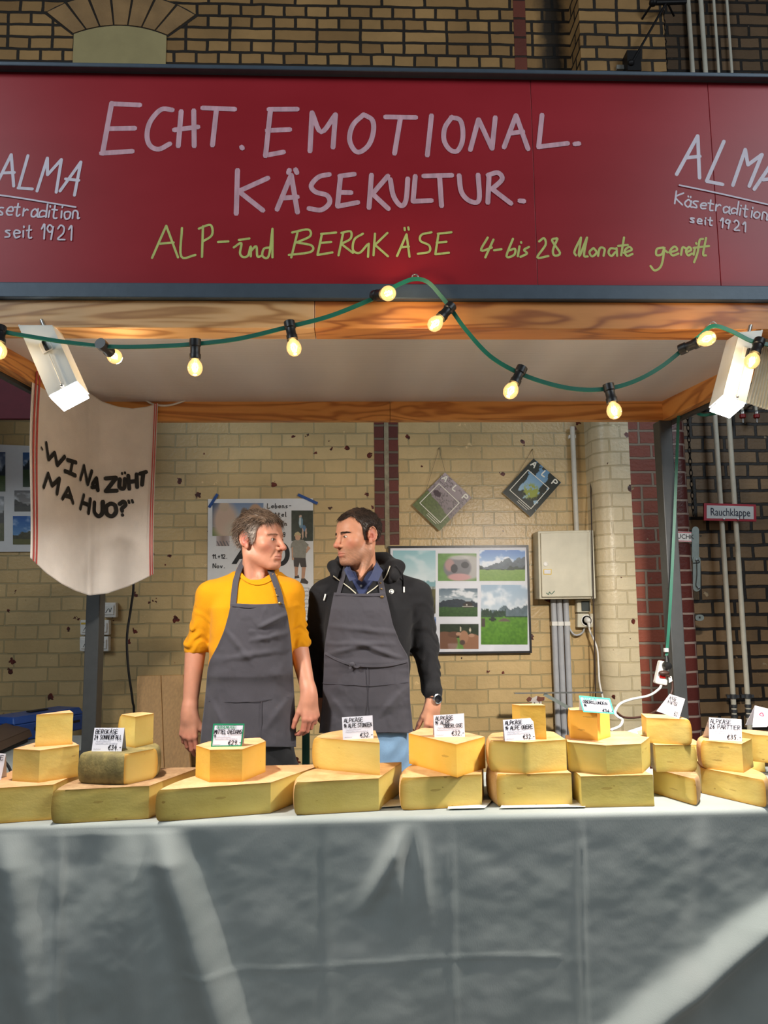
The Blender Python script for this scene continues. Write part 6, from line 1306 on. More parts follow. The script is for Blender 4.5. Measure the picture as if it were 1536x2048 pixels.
def cov1(u, v):
    img = lerp(c3(178, 162, 164), c3(128, 116, 118), (v+.3*u)*1.1); img = over(img, (np.abs(vnoise(u*8, v*16, 3, 4)-.5) < .04).astype(float)*(v < .6)*.6, c3(80, 72, 72)); img = over(img, ellm(u, v, .25, .45, .12, .06), c3(70, 52, 60)); g = v > .52+.12*u+.04*vnoise(u*9, 0*u, 5, 3); return over(img, g.astype(float), lerp(c3(78, 90, 50), c3(116, 128, 76), vnoise(u*20, v*30, 6, 3)))
def cov2(u, v):
    img = lerp(c3(92, 138, 176), c3(156, 188, 208), v*1.4); tree = vnoise(u*7, v*6, 14, 4)+.9*np.maximum(np.abs(u-.52)*1.1-.12, (v-.62)*2.2); img = over(img, (tree > .58).astype(float), c3(30, 36, 26)); return over(img, ellm(u, v, .55, .58, .22, .16, .5)*(vnoise(u*24, v*24, 3, 3) > .42), c3(150, 160, 62))
magazine((890, 945), (943, 995), (879, 1062), (825, 1010), cov1, 'greyish green magazine hung by one corner, left of the pair', (878, 897), None)
magazine((1067, 917), (1122, 965), (1061, 1034), (1005, 985), cov2, 'dark green and blue magazine hung by one corner near the pipe', (1064, 900), None)
# ---- photo sheet at the far left
LYp = WY-.012; q = quad([(-70, 886), (112, 894), (110, 1103), (-72, 1104)], LYp)
pb = thing('photo_sheet', at(20, 1103, LYp), 'white sheet of landscape photographs on the wall left of the hanging towel', 'poster'); part(pb, 'sheet', hexa(q, np.array(q)+np.array([0, .004, 0])), mPaper)
for i, r in enumerate(((-48, 904, 11, 983), (-48, 993, 8, 1082), (46, 905, 104, 974), (29, 981, 104, 1023), (26, 1032, 104, 1089))):
    fn = (landscape(21, c3(70, 84, 110), c3(130, 140, 150), c3(52, 62, 70), c3(70, 90, 50), c3(90, 104, 60), .6, .5), landscape(22, c3(140, 146, 150), c3(200, 200, 200), c3(110, 108, 104), c3(130, 122, 100), c3(90, 96, 70), .6, .6), landscape(23, c3(60, 92, 140), c3(90, 110, 130), c3(50, 60, 66), c3(56, 74, 48), c3(70, 84, 56), .5, .5), landscape(24, c3(120, 118, 118), c3(150, 146, 142), c3(92, 88, 84), c3(80, 78, 72), c3(96, 92, 84), .75, .7), landscape(25, c3(40, 88, 160), c3(120, 160, 200), c3(96, 92, 70), c3(96, 100, 60), c3(120, 112, 70), .8, .5))[i]
    picture(pb, 'photograph', rect(*r, LYp), fn, 40, 40)
# ---- electric cabinet, conduits, switch and socket
CY = WY-.14; cq = np.array(quad([(1081, 1066), (1184, 1064), (1189, 1193), (1084, 1194)], CY)); mCab = mat('ivory enamelled steel', lin(212, 206, 184), .4, var=.06, nscale=12)
cab_ = thing('electric_cabinet', cq.mean(0), 'ivory steel electric cabinet on the wall above three grey conduits', 'cabinet')
ex = np.array([[-.012, 0, .012], [.012, 0, .012], [.012, 0, -.012], [-.012, 0, -.012]])
part(cab_, 'body', hexa(cq+ex+np.array([0, .012, 0]), cq+ex+np.array([0, .138, 0])), mCab, bevel=.004); part(cab_, 'door', hexa(cq+np.array([0, -.004, 0]), cq+np.array([0, .012, 0])), mCab, bevel=.003)
part(cab_, 'lock', lathe(at(1091, 1128, CY-.004), [(.013, 0), (.013, .004), (.009, .005), (.009, .002), (.0002, .002)], 18, (0, -1, 0)), mWPl, smooth=.8)
part(cab_, 'warning_sticker', hexa(rect(1087, 1138, 1103, 1149, CY-.0055), rect(1087, 1138, 1103, 1149, CY-.004)), mat('yellow sticker rim', lin(222, 190, 70), .5)); part(cab_, 'sticker_face', hexa(rect(1088.5, 1139.5, 1101.5, 1147.5, CY-.0062), rect(1088.5, 1139.5, 1101.5, 1147.5, CY-.005)), mat('pale sticker face', lin(220, 220, 226), .5))
part(cab_, 'scribble', strokes([[(1093, 1186), (1097, 1189), (1099, 1184), (1103, 1188), (1109, 1182)]], lambda x, y: at(x, y, CY-.0052), PN, .004), mat('green marker', lin(40, 96, 76), .6), recalc=False)
mCond = mat('grey conduit', lin(176, 178, 182), .45, var=.04); mCondL = mat('cream conduit', lin(204, 200, 188), .45, var=.04)
for i, x in enumerate((1107, 1119, 1132)):
    p = at(x, 1215, WY-.035); zt_ = cq[3][2]-.015; n = ('left', 'middle', 'right')[i]
    o = solo('conduit', join(tube([(p[0], p[1], zt_), (p[0], p[1], .02)], .0165, 14)), mCond, 'grey conduit running down below the electric cabinet, %s of three' % n, 'pipe', 'conduits below the cabinet', smooth=.8)
    part(o, 'clip', box(p[0]-.0165, p[0]+.0165, p[1]-.018, WY, at(x, 1247, WY)[2]-.012, at(x, 1247, WY)[2]+.012), mWPl, bevel=.002)
p = at(1149, 960, WY-.03); o = solo('conduit', tube([(p[0], p[1], at(1145, 856, WY)[2]), (p[0], p[1], cq[0][2]+.015)], .0145, 14), mCondL, 'single grey conduit rising from the top of the electric cabinet', 'pipe', smooth=.8); part(o, 'clip', box(p[0]-.02, p[0]+.02, p[1], WY, at(1148, 875, WY)[2]-.01, at(1148, 875, WY)[2]+.01), mWPl, bevel=.002)
def wallbox(name, x0, y0, x1, y1, Y, label, cat, kind, group=None):
    q = np.array(rect(x0, y0, x1, y1, Y)); root = thing(name, q.mean(0), label, cat, group); part(root, 'housing', hexa(q, q+np.array([0, WY-Y-.001, 0])), mCab if kind != 'white' else mWPl, bevel=.006)
    c = q.mean(0)+np.array([0, -.001, 0]); w = (x1-x0)/ppm(c)
    if kind == 'switch': part(root, 'rocker', box(c[0]-w*.20, c[0]+w*.40, c[1]-.006, c[1], c[2]-w*.36, c[2]+w*.36), mat('dark grey rocker', lin(58, 66, 64), .4), bevel=.004)
    elif kind == 'socket': part(root, 'socket_ring', lathe(c+np.array([.006, .001, 0]), [(w*.36, 0), (w*.36, .006), (w*.30, .006), (w*.30, -.008), (.0005, -.008)], 22, (0, -1, 0)), mWPl, smooth=.6)
    else:
        part(root, 'flap', box(c[0]-w*.36, c[0]+w*.36, c[1]-.006, c[1], c[2]-w*.34, c[2]+w*.34), mWPl, bevel=.005)
        part(root, 'scribbled_mark', strokes([[(-.2, -.2), (.0, .1), (.1, -.15), (.2, .15)]], lambda a, b_: c+np.array([a*w, -.0068, b_*w]), PN, .003), mInk, recalc=False)
    return root
wallbox('light_switch', 1154, 1199, 1182, 1225, WY-.05, 'ivory surface switch with dark rocker right of the conduits', 'switch', 'switch')
sk = wallbox('wall_socket', 1155, 1227, 1187, 1255, WY-.05, 'ivory wall socket with white plug below the dark rocker switch', 'socket', 'socket')
pc = at(1174, 1240, WY-.055)
lead = thing('white_lead', pc, 'white lead plugged into the ivory wall socket hanging down behind the cheese', 'cable'); part(lead, 'plug', join(lathe(pc, [(.018, 0), (.017, .02), (.011, .034), (.0002, .036)], 16, (0, -1, -.15)), tube([pc+np.array([0, -.02, 0]), pc+np.array([.003, -.028, -.04])], (.012, .006), 10)), mWPl, smooth=1)
part(lead, 'cable', tube(spline([pc+np.array([.003, -.028, -.03]), at(1180, 1262, WY-.08), at(1194, 1296, WY-.10), at(1197, 1330, WY-.12), at(1199, 1365, WY-.18), at(1206, 1398, WY-.3), at(1212, 1440, WY-.4)], 8), .0052, 8), mWPl, smooth=2)
solo('grey_loop_cable', tube(spline([at(1137, 1232, WY-.012), at(1139, 1256, WY-.02), at(1150, 1270, WY-.03), at(1164, 1266, WY-.03), at(1170, 1254, WY-.012)], 8), .0055, 8), mCond, 'short pale cable loop from the conduits to the wall socket', 'cable', smooth=2)
solo('dark_wire', tube(spline([at(1180, 846, WY-.012), at(1181, 930, WY-.03), at(1183, 1040, WY-.16), at(1187, 1198, WY-.165), at(1189, 1280, WY-.15), at(1191, 1400, WY-.13)], 8), .0035, 6), mat('brown black wire', lin(54, 40, 34), .6), 'thin dark wire running down the corner beside the electric cabinet', 'cable', smooth=2)
# five surface switches by the left post
for i, (x0, y0) in enumerate(((204, 1205), (160, 1240), (190, 1240), (159, 1273), (189, 1273))):
    wallbox('wall_switch', x0, y0, x0+28, y0+30, WY-.045, ('single white wall switch on top, right of the left charcoal post', 'upper white wall switch left of the left charcoal post', 'upper of two white wall switches right of the left charcoal post', 'lower white wall switch left of the left charcoal post', 'lower white wall switch right of the left charcoal post')[i], 'switch', 'white', 'white wall switches')
part(COL.objects['wall_switch.001'], 'yellow_tag', box(*[f for a, b_ in zip(at(162, 1249, WY-.053), at(176, 1245, WY-.0515)) for f in (min(a, b_), max(a, b_))]), mat('yellow tag', lin(214, 178, 60), .5))
solo('black_cable', tube(spline([at(262, 1100, 3.66), at(267, 1170, 3.68), at(262, 1215, 3.70), at(254, 1275, 3.72), at(257, 1340, 3.74), at(265, 1400, 3.76), at(268, 1460, 3.78), (at(268, 1460, 3.78)[0], 3.8, .01)], 8), .0058, 8), mat('black rubber cable', lin(22, 22, 24), .5), 'black cable hanging from behind the towel down to the wooden board', 'cable', smooth=2)
# ---- power strip on the right post, with plugs
PSY = 3.50; q = np.array(quad([(1321, 1321), (1341, 1325), (1335, 1372), (1311, 1367)], PSY)); ps = thing('power_strip', q.mean(0), 'white power strip with red switch hanging beside the right charcoal post', 'power strip')
part(ps, 'body', hexa(q, q+np.array([0, .038, 0])), mWPl, bevel=.007); part(ps, 'switch', hexa(quad([(1320, 1349), (1332, 1351), (1331, 1357), (1319, 1355)], PSY-.006), quad([(1320, 1349), (1332, 1351), (1331, 1357), (1319, 1355)], PSY)), mat('red rocker', lin(206, 24, 24), .3), bevel=.001)
part(ps, 'cable', tube(spline([at(1323, 1369, PSY+.015), at(1318, 1378, PSY), at(1298, 1391, PSY-.05), at(1262, 1399, PSY-.1), at(1240, 1408, PSY-.15), at(1230, 1424, PSY-.2), at(1236, 1434, PSY-.22), at(1245, 1440, PSY-.2), at(1240, 1452, PSY-.25), at(1222, 1460, PSY-.3)], 8), .0058, 8), mWPl, smooth=2)
bp_ = at(1332, 1331, PSY-.002); part(drop, 'plug', join(lathe(bp_, [(.019, 0), (.019, .012), (.016, .03), (.0002, .032)], 16, (0, -1, 0)), tube([bp_+np.array([0, -.015, 0]), bp_+np.array([0, -.01, .045])], (.013, .007), 10)), mSock, smooth=1)
bl_ = thing('brown_lead', at(1329, 1346, PSY), 'brown lead plugged into the white power strip looping behind the cheese', 'cable'); p0 = at(1328, 1346, PSY-.012); mBrn = mat('brown rubber', lin(74, 48, 40), .5)
part(bl_, 'plug', join(ball(p0, (.026, .014, .012), 14, 8), tube([p0, at(1341, 1356, PSY-.012)], (.011, .006), 8)), mBrn, smooth=2); part(bl_, 'cable', tube(spline([at(1340, 1355, PSY-.012), at(1345, 1368, PSY-.01), at(1341, 1390, PSY-.02), at(1318, 1418, PSY-.06), at(1285, 1433, PSY-.12), at(1250, 1435, PSY-.16), at(1232, 1424, PSY-.18)], 8), .005, 8), mBrn, smooth=2)
part(bl_, 'white_tag', hexa(quad([(1337, 1353), (1343, 1352), (1345, 1362), (1338, 1366)], PSY-.018), quad([(1337, 1353), (1343, 1352), (1345, 1362), (1338, 1366)], PSY-.015)), mWPl)
# ---- pipes on the right hand wall
RY = 4.47; mPipe = mat('cream painted pipe', lin(222, 216, 198), .4, var=.06, nscale=20); mClamp = mat('dark zinc clamp', lin(120, 124, 128), .35, .8)
def vpipe(px, py, r, zbot, ztop, label, clamps, valve=False):
    p = at(px, py, RY); root = thing('wall_pipe', (p[0], RY, zbot), label, 'pipe', 'cream wall pipes'); part(root, 'pipe', tube([(p[0], RY, zbot), (p[0], RY, ztop)], r, 16), mPipe, smooth=.8)
    for z in clamps: part(root, 'clamp', join(lathe((p[0], RY, z-.014), [(r+.001, 0), (r+.007, .004), (r+.007, .024), (r+.001, .028)], 16), box(p[0]-r-.022, p[0]+r+.022, RY-.004, RY+.004, z-.009, z+.009), tube([(p[0], RY+r, z), (p[0], 4.55, z)], .006, 8)), mClamp, smooth=.7)
    if valve:
        part(root, 'valve_red_collar', lathe((p[0], RY, zbot-.035), [(r+.002, 0), (r+.010, .006), (r+.010, .024), (r+.002, .030)], 14), mat('red valve collar', lin(150, 28, 30), .4), smooth=.7); part(root, 'valve', lathe((p[0], RY, zbot-.06), [(r*.7, 0), (r*.9, .03), (r+.004, .05), (r+.004, .07), (r, .075)], 14), mZinc, smooth=.7)
    return root
zc1 = at(1426, 806, RY)[2]; zc2 = at(1466, 1393, RY)[2]; zv = at(1486, 826, RY)[2]
for x, y, k in ((1441, 1005, 0), (1469, 1005, 1)):
    rt = vpipe(x, y, .0145, .02, 6.8, 'thick cream wall pipe behind the white Rauchklappe sign, %s of the two' % ('left' if k == 0 else 'right'), (zc1, zc2))
    z = at(1468, 1418, RY)[2]; p = at(x, y, RY); part(rt, 'coupling', join(*[lathe((p[0], RY, z+d), [(.0148, 0), (.019, .004), (.019, .016), (.0148, .02)], 16) for d in (-.05, -.022, .006)]), mClamp, smooth=.7)
for x, y, k in ((1484, 815, 0), (1512, 815, 1)): vpipe(x, y, .0085, zv, 6.8, 'thin cream wall pipe ending in a red collared valve, %s of the two' % ('left' if k == 0 else 'right'), (zc1,), True)
# sign on the pipes
q = np.array(quad([(1408, 1006), (1512, 1009), (1513, 1043), (1408, 1041)], RY-.035)); sg = thing('smoke_vent_sign', q.mean(0), 'white sign with red border reading Rauchklappe fixed across the cream pipes', 'sign'); part(sg, 'plate', hexa(q, q+np.array([0, .012, 0])), mat('red sign border', lin(186, 26, 52), .4), bevel=.001)
iq2 = np.array(quad([(1413.5, 1010.5), (1507, 1013), (1507.5, 1038.5), (1413.5, 1036.5)], RY-.037)); part(sg, 'face', hexa(iq2, iq2+np.array([0, .003, 0])), mat('sign white', lin(226, 228, 228), .4, var=.02))
def fonttext(parent, name, text, p, size, xdir, m, ext=.0006, label=None, sx=1.0):
    c = bpy.data.curves.new(name, 'FONT'); c.body = text; c.size = size; c.align_x = 'CENTER'; c.align_y = 'CENTER'; c.extrude = ext; c.resolution_u = 3; o = bpy.data.objects.new(name, c); COL.objects.link(o)
    bpy.context.view_layer.update(); me = bpy.data.meshes.new_from_object(o); bpy.data.objects.remove(o); V = np.array([v.co for v in me.vertices]); F = [tuple(f.vertices) for f in me.polygons]; xd = np.asarray(xdir, float)/np.linalg.norm(xdir); up = np.array([0, 0, 1.0]); up = up-xd*(up@xd); up /= np.linalg.norm(up); nn = np.cross(xd, up)
    return part(parent, name, (np.asarray(p)+V[:, :1]*sx*xd+V[:, 1:2]*up+V[:, 2:3]*nn, F), m, recalc=False, label=label)
fonttext(sg, 'lettering', 'Rauchklappe', iq2.mean(0)+np.array([0, -.001, -.002]), .066, iq2[1]-iq2[0], mat('navy print', lin(22, 34, 62), .5), label='dark lettering reading Rauchklappe', sx=.72)
part(sg, 'screw', join(*[lathe(at(x, y, RY-.037), [(.006, 0), (.006, .003), (.0002, .004)], 10, (0, -1, 0)) for x, y in ((1448, 1038), (1476, 1038.5))]), mZinc, smooth=.7)
q = np.array(quad([(1341, 1062), (1383, 1064), (1383, 1084), (1341, 1083)], 4.188)); s2 = thing('small_wall_sign', q.mean(0), 'small white sign with thin red border half hidden by the right post', 'sign'); part(s2, 'plate', hexa(q, q+np.array([0, .010, 0])), mat('sign white', lin(226, 228, 228), .4)); part(s2, 'border', strokes([[(1341, 1064), (1382.5, 1065.5)], [(1341, 1081.5), (1382.5, 1082.5)]], lambda x, y: at(x, y, 4.1875), PN, .004), mat('red sign border', lin(186, 26, 52), .4), recalc=False)
fonttext(s2, 'lettering', 'AUCHK', at(1367, 1073.5, 4.187), .036, q[1]-q[0], mInk, label='dark lettering reading AUCHK', sx=.95)
# lever strap and bracket at the pillar edge
mGal = mat('galvanised strap', lin(150, 160, 156), .45, .6); xa, xb = at(1398, 1120, 4.30), at(1398, 1120, 4.30)
def rounded(x0, y0, x1, y1, Y, r=7): 
    pts = [(x0, y0+r)]+[((x0+x1)/2-(x1-x0)/2*math.cos(t), y0+r-r*math.sin(t)) for t in np.linspace(.2, math.pi-.2, 7)]+[(x1, y0+r), (x1, y1-r)]+[((x0+x1)/2+(x1-x0)/2*math.cos(t), y1-r+r*math.sin(t)) for t in np.linspace(.2, math.pi-.2, 7)]+[(x0, y1-r)]
    return [at(x, y, Y) for x, y in pts]
lv_ = thing('lever_strap', at(1398, 1183, 4.30), 'long galvanised lever strap at the edge of the dark red pillar', 'bracket'); part(lv_, 'upper_strap', extrude(rounded(1384, 1053, 1398, 1126, 4.30), (0, .006, 0)), mGal); part(lv_, 'lower_strap', extrude(rounded(1386, 1112, 1401, 1183, 4.294), (0, .006, 0)), mGal); part(lv_, 'bolt', join(*[lathe(at(x, y, 4.293), [(.007, 0), (.007, .006), (.0002, .008)], 10, (0, -1, 0)) for x, y in ((1393, 1120), (1397, 1176))]), mClamp, smooth=.7); part(lv_, 'wire', tube(spline([at(x, y, 4.29) for x, y in ((1386, 1126), (1399, 1125), (1394, 1120), (1394, 1150), (1392, 1170), (1396, 1176))], 4), .002, 5), mInk)
bk_ = solo('corner_bracket', extrude(rounded(1391, 1229, 1408, 1242, 4.30, 5), (0, .05, 0)), mGal, 'short galvanised tab with a square hole at the dark red pillar edge', 'bracket'); part(bk_, 'hole', box(*[f for a, b_ in zip(at(1398, 1237, 4.299), at(1401, 1233, 4.2985)) for f in (min(a, b_), max(a, b_))]), mInk)
# chain hanging at the wall
chx = at(1381, 930, 4.30); top_ = 6.5; bot_ = at(1379, 1035, 4.30)[2]; lk = []; z = top_; i = 0
while z > bot_:
    a = math.pi/2*(i % 2); u_ = np.array([math.cos(a), math.sin(a), 0]); lk.append(tube([np.array([chx[0], 4.30, z])+u_*.009*math.cos(t)+np.array([0, 0, .021*math.sin(t)]) for t in np.linspace(0, 2*math.pi, 9)], .0032, 4, False)); z -= .033; i += 1
solo('hoist_chain', join(*lk), mat('dark steel chain', lin(58, 54, 50), .45, .8), 'dark steel chain hanging in front of the sooty brick wall beside the pipes', 'chain', smooth=2, base=(chx[0], 4.30, bot_))
# bracket with stay above the sign
SY2 = 4.12; st = thing('stay_bracket', at(1262, 132, SY2), 'dark slanting stay with wall bracket above the right part of the sign', 'bracket'); mDk = mat('dark iron', lin(34, 32, 32), .5, .6)
part(st, 'stay', tube([at(1262, 128, SY2), at(1331, 8, SY2)], .007, 8), mDk); part(st, 'foot', join(box(*[f for a, b_ in zip(at(1256, 140, SY2), at(1270, 122, SY2+.09)) for f in (min(a, b_), max(a, b_))]), ball(at(1262, 126, SY2), .02, 10, 8)), mDk); part(st, 'foot_plate', box(*[f for a, b_ in zip(at(1232, 142, 4.199), at(1272, 130, 4.18)) for f in (min(a, b_), max(a, b_))]), mat('grey patch plate', lin(140, 138, 130), .5))
part(st, 'arm', join(tube([at(1304, 6, SY2), at(1372, 4, SY2)], .014, 8), tube([at(1304, 8, SY2), at(1284, 38, 4.2)], .007, 8), tube([at(1336, 8, SY2), at(1348, 32, 4.2)], .006, 8), ball(at(1306, 5, SY2), .024, 10, 8)), mDk, smooth=1)
# ---- behind the counter
mBoardW = mat('pale spruce', lin(204, 160, 106), .6, var=.10, nscale=14, bump=.1, bscale=40, stretch=(8, 8, .18))
a0, a1 = at(274, 1352, 4.30), at(366, 1350, 4.30); b0, b1 = at(272, 1500, 4.12), at(378, 1500, 4.12); k = (0-a0[2])/(b0[2]-a0[2]); lo0 = a0+(b0-a0)*k; lo1 = a1+(b1-a1)*k; lo0[2] = lo1[2] = .002; mid0, mid1 = a0*.48+a1*.52, lo0*.48+lo1*.52
wb_ = thing('leaning_board', lo0*.5+lo1*.5, 'pale wooden board leaning against the wall behind the man in yellow', 'board')
for (p, q_, r_, s_) in ((a0, mid0-np.array([.001, 0, 0]), mid1-np.array([.001, 0, 0]), lo0), (mid0+np.array([.001, 0, 0]), a1, lo1, mid1+np.array([.001, 0, 0]))): part(wb_, 'plank', hexa([p, q_, r_, s_], np.array([p, q_, r_, s_])+np.array([0, .03, 0])), mBoardW, bevel=.003)
p = at(612, 1480, 3.9); solo('green_post', box(p[0]-.018, p[0]+.018, 3.88, 3.92, 0, at(612, 1462, 3.9)[2]), mat('dark green plastic', lin(18, 54, 40), .5), 'dark green upright post in the gap between the two men', 'post', bevel=.004)
# steel shelf with a bracing arm
rk = thing('steel_shelf', at(1118, 1386, 4.30), 'thin steel shelf on a diagonal arm in front of the conduits', 'shelf'); f = quad([(1030, 1386), (1206, 1384), (1206, 1386), (1030, 1388)], 4.12); part(rk, 'plate', hexa(f, np.array(f)+np.array([0, .03, 0])), mat('brushed steel', lin(150, 156, 158), .35, .8)); part(rk, 'arm', strap([at(1088, 1388, 4.13), at(1152, 1424, 4.13)], (0, -1, 0), .018, .006), mGal)
solo('cow_cutout', extrude([at(x, y, WY-.004) for x, y in ((1053, 1398), (1058, 1393), (1065, 1396), (1073, 1392), (1081, 1394), (1089, 1394), (1090, 1400), (1083, 1402), (1084, 1413), (1080, 1420), (1068, 1420), (1064, 1412), (1064, 1404), (1056, 1403))], (0, .0035, 0)), mat('cow white', lin(214, 206, 200), .6), 'small white and brown cow head cutout on the wall above the narrow orange wedge', 'cutout')
part(COL.objects['cow_cutout'], 'brown_patch', (np.array([at(x, y, WY-.0052) for x, y in ((1075, 1392), (1081, 1394), (1089, 1394), (1089, 1400), (1083, 1402), (1078, 1404), (1073, 1400))]), [tuple(range(7))]), mat('cow brown', lin(120, 66, 50), .6)); part(COL.objects['cow_cutout'], 'brown_ear', (np.array([at(x, y, WY-.0052) for x, y in ((1053, 1398), (1058, 1393), (1064, 1396), (1062, 1402), (1056, 1403))]), [tuple(range(5))]), MATS['cow brown']); part(COL.objects['cow_cutout'], 'eye', join(*[lathe(at(x, 1406, WY-.004), [(.004, 0), (.004, .0015)], 10, (0, -1, 0)) for x in (1069, 1079)]), mInk)
# blue cash box and black till box on the side table
A_, B_ = atz(26, 1486, TZ), atz(167, 1459, TZ); d_ = (B_-A_)/np.linalg.norm(B_-A_); n_ = np.array([-d_[1], d_[0], 0]); n_ = n_ if n_[1] > 0 else -n_; mBlue = mat('blue enamel', lin(32, 74, 150), .35, var=.05)
hB = hgt(167, 1413, 1459, TZ)*.98; dp = .19
cbx = thing('cash_box', (A_+B_)/2+n_*dp/2, 'blue metal cash box with black handle on the side table at the left', 'cash box')
up = np.array([0, 0, 1.0]); qb = [A_, B_, B_+n_*dp, A_+n_*dp]
part(cbx, 'body', hexa([x+up*.001 for x in qb], [x+up*hB*.70 for x in qb]), mBlue, bevel=.006)
part(cbx, 'lid', hexa([x+up*hB*.71 for x in qb], [A_+up*hB+d_*.012+n_*.018, B_+up*hB-d_*.012+n_*.018, B_+n_*(dp-.018)+up*hB-d_*.012, A_+n_*(dp-.018)+up*hB+d_*.012]), mBlue, bevel=.006)
hc_ = (A_+B_)/2+n_*dp*.5+up*(hB+.002); part(cbx, 'handle', hexa([hc_-d_*.055-n_*.016, hc_+d_*.055-n_*.016, hc_+d_*.055+n_*.016, hc_-d_*.055+n_*.016], [x+up*.006 for x in (hc_-d_*.055-n_*.016, hc_+d_*.055-n_*.016, hc_+d_*.055+n_*.016, hc_-d_*.055+n_*.016)]), mInk, bevel=.002)
kc = A_+d_*.13+up*hB*.42-n_*.0005; part(cbx, 'lock', lathe(kc, [(.012, 0), (.012, .003), (.0002, .004)], 14, -n_), mInk, smooth=.7); kc = B_-d_*.05+up*hB*.42; part(cbx, 'badge', hexa([kc-d_*.022-up*.006-n_*.002, kc+d_*.022-up*.006-n_*.002, kc+d_*.022+up*.006-n_*.002, kc-d_*.022+up*.006-n_*.002], [kc-d_*.022-up*.006, kc+d_*.022-up*.006, kc+d_*.022+up*.006, kc-d_*.022+up*.006]), mInk)
B2 = atz(56, 1484, TZ); A2 = atz(-30, 1524, TZ); d2 = (B2-A2)/np.linalg.norm(B2-A2); n2 = np.array([-d2[1], d2[0], 0]); n2 = n2 if n2[0] < 0 else -n2
h2b = hgt(56, 1455, 1484, TZ); tb = thing('till_box', (A2+B2)/2, 'black till box with half open brown lid at the left photo edge', 'box'); qb = [A2, B2, B2+n2*.12, A2+n2*.12]
part(tb, 'body', hexa([x+up*.001 for x in qb], [x+up*h2b*.82 for x in qb]), mat('black cardboard', lin(36, 34, 34), .7), bevel=.003); mLid = mat('brown flap', lin(86, 68, 56), .6)
r0, r1 = A2+up*h2b*.84-n2*.004, B2+up*h2b*.84-n2*.004; part(tb, 'lid', hexa([r0, r1, r1+n2*.11+up*.03, r0+n2*.11+up*.03], [x+up*.004 for x in (r0, r1, r1+n2*.11+up*.03, r0+n2*.11+up*.03)]), mLid); part(tb, 'flap', hexa([r0, r1, r1-n2*.012-up*.03, r0-n2*.012-up*.03], [x-n2*.003 for x in (r0, r1, r1-n2*.012-up*.03, r0-n2*.012-up*.03)]), mLid)
solo('thin_cable', tube(spline([at(-20, 1516, 2.86), at(4, 1520, 2.86), at(15, 1530, 2.84), at(21, 1542, 2.82), at(22, 1553, 2.80)], 6), .005, 7), mat('black rubber cable', lin(22, 22, 24), .5), 'thin black cable arching down beside the leftmost cheese stack', 'cable', smooth=2)
# red board of the neighbouring stall
q0, q1 = at(-200, 838, 3.75), at(150, 838, 3.75); solo('neighbour_board', box(q0[0]-.6, q1[0], 3.75, 3.78, q0[2], q0[2]+.62), mat('matt wine red board', lin(98, 24, 38), .7), 'plain wine red board of the next stall seen at the left edge', 'board', bevel=.003)
# ---- towel hanging in the rear left corner
def tyy(px): return float(np.interp(px, [40, 62, 178, 200, 315], [2.84, 2.90, 3.35, 3.40, 3.53]))
nu, nv = 90, 110; tx = np.array([[66, 745], [105, 738], [155, 765], [180, 786], [205, 803], [235, 813], [265, 817], [295, 813], [316, 806]], float); bx = np.array([[58, 1116], [90, 1146], [122, 1168], [150, 1182], [178, 1191], [215, 1187], [255, 1174], [285, 1160], [309, 1148]], float)
us = np.linspace(0, 1, nu); T_ = np.stack([np.interp(us, np.linspace(0, 1, 9), tx[:, k]) for k in (0, 1)], 1); Bt = np.stack([np.interp(us, np.linspace(0, 1, 9), bx[:, k]) for k in (0, 1)], 1)
G = np.zeros((nu, nv, 3)); PXY = np.zeros((nu, nv, 2))
for i in range(nu):
    for j in range(nv):
        v = j/(nv-1); p = T_[i]*(1-v)+Bt[i]*v; p[0] += -4*math.sin(v*math.pi*1.6)*(1-us[i])*.8+1.5*math.sin(v*5)*us[i]-4*us[i]*math.sin(v*math.pi); PXY[i, j] = p
        y = tyy(p[0])+.010*math.sin(p[0]*.07+v*2)*(.4+v)+.016*(vnoise(np.array(p[0]*.022), np.array(p[1]*.016), 5, 3)-.5)-.012*math.exp(-((p[0]-180)/5)**2)*v; G[i, j] = at(p[0], p[1], y)
towel = thing('hanging_towel', at(190, 1191, 3.4), 'white linen towel with black brush lettering hanging in the rear left corner', 'towel'); mTow = fabric('towel linen', lin(240, 234, 228), .9, bump=.3, bscale=500, var=.04)
to = part(towel, 'cloth', sheet(G), mTow, smooth=3.2, recalc=False); s_ = to.modifiers.new('t', 'SOLIDIFY'); s_.thickness = .0015; s_.offset = 1
def tsurf(px, py):
    d = (PXY[..., 0]-px)**2+(PXY[..., 1]-py)**2; w = np.exp(-d/30.0)+1e-12; return at(px, py, (w*G[..., 1]).sum()/w.sum())
def tnrm(px, py):
    n = np.cross(tsurf(px+5, py)-tsurf(px-5, py), tsurf(px, py-5)-tsurf(px, py+5)); n /= np.linalg.norm(n); return n if n[1] < 0 else -n
def tlift(px, py): return tsurf(px, py)+tnrm(px, py)*.0035
mRedS = mat('red woven stripe', lin(196, 84, 80), .9)
for i in (2, 4, nu-5, nu-3): part(towel, 'red_stripe', sheet(np.stack([G[i, :]+np.array([.003, -.011, 0]), G[i+1, :]+np.array([.003, -.011, 0])])), mRedS, recalc=False)
tz_ = lambda L: [[(x/3.84, 640+y/3.84) for x, y in s] for s in L]
mBrush = inkmat('black textile paint', lin(26, 26, 28), .2); Wt = ppm(at(180, 950, 3.35))
DOTS = tz_([[(935,1176),(936,1184)],[(957,1171),(958,1179)],[(936,1496),(940,1500)],[(985,1388),(990,1406)],[(1012,1384),(1018,1402)]])
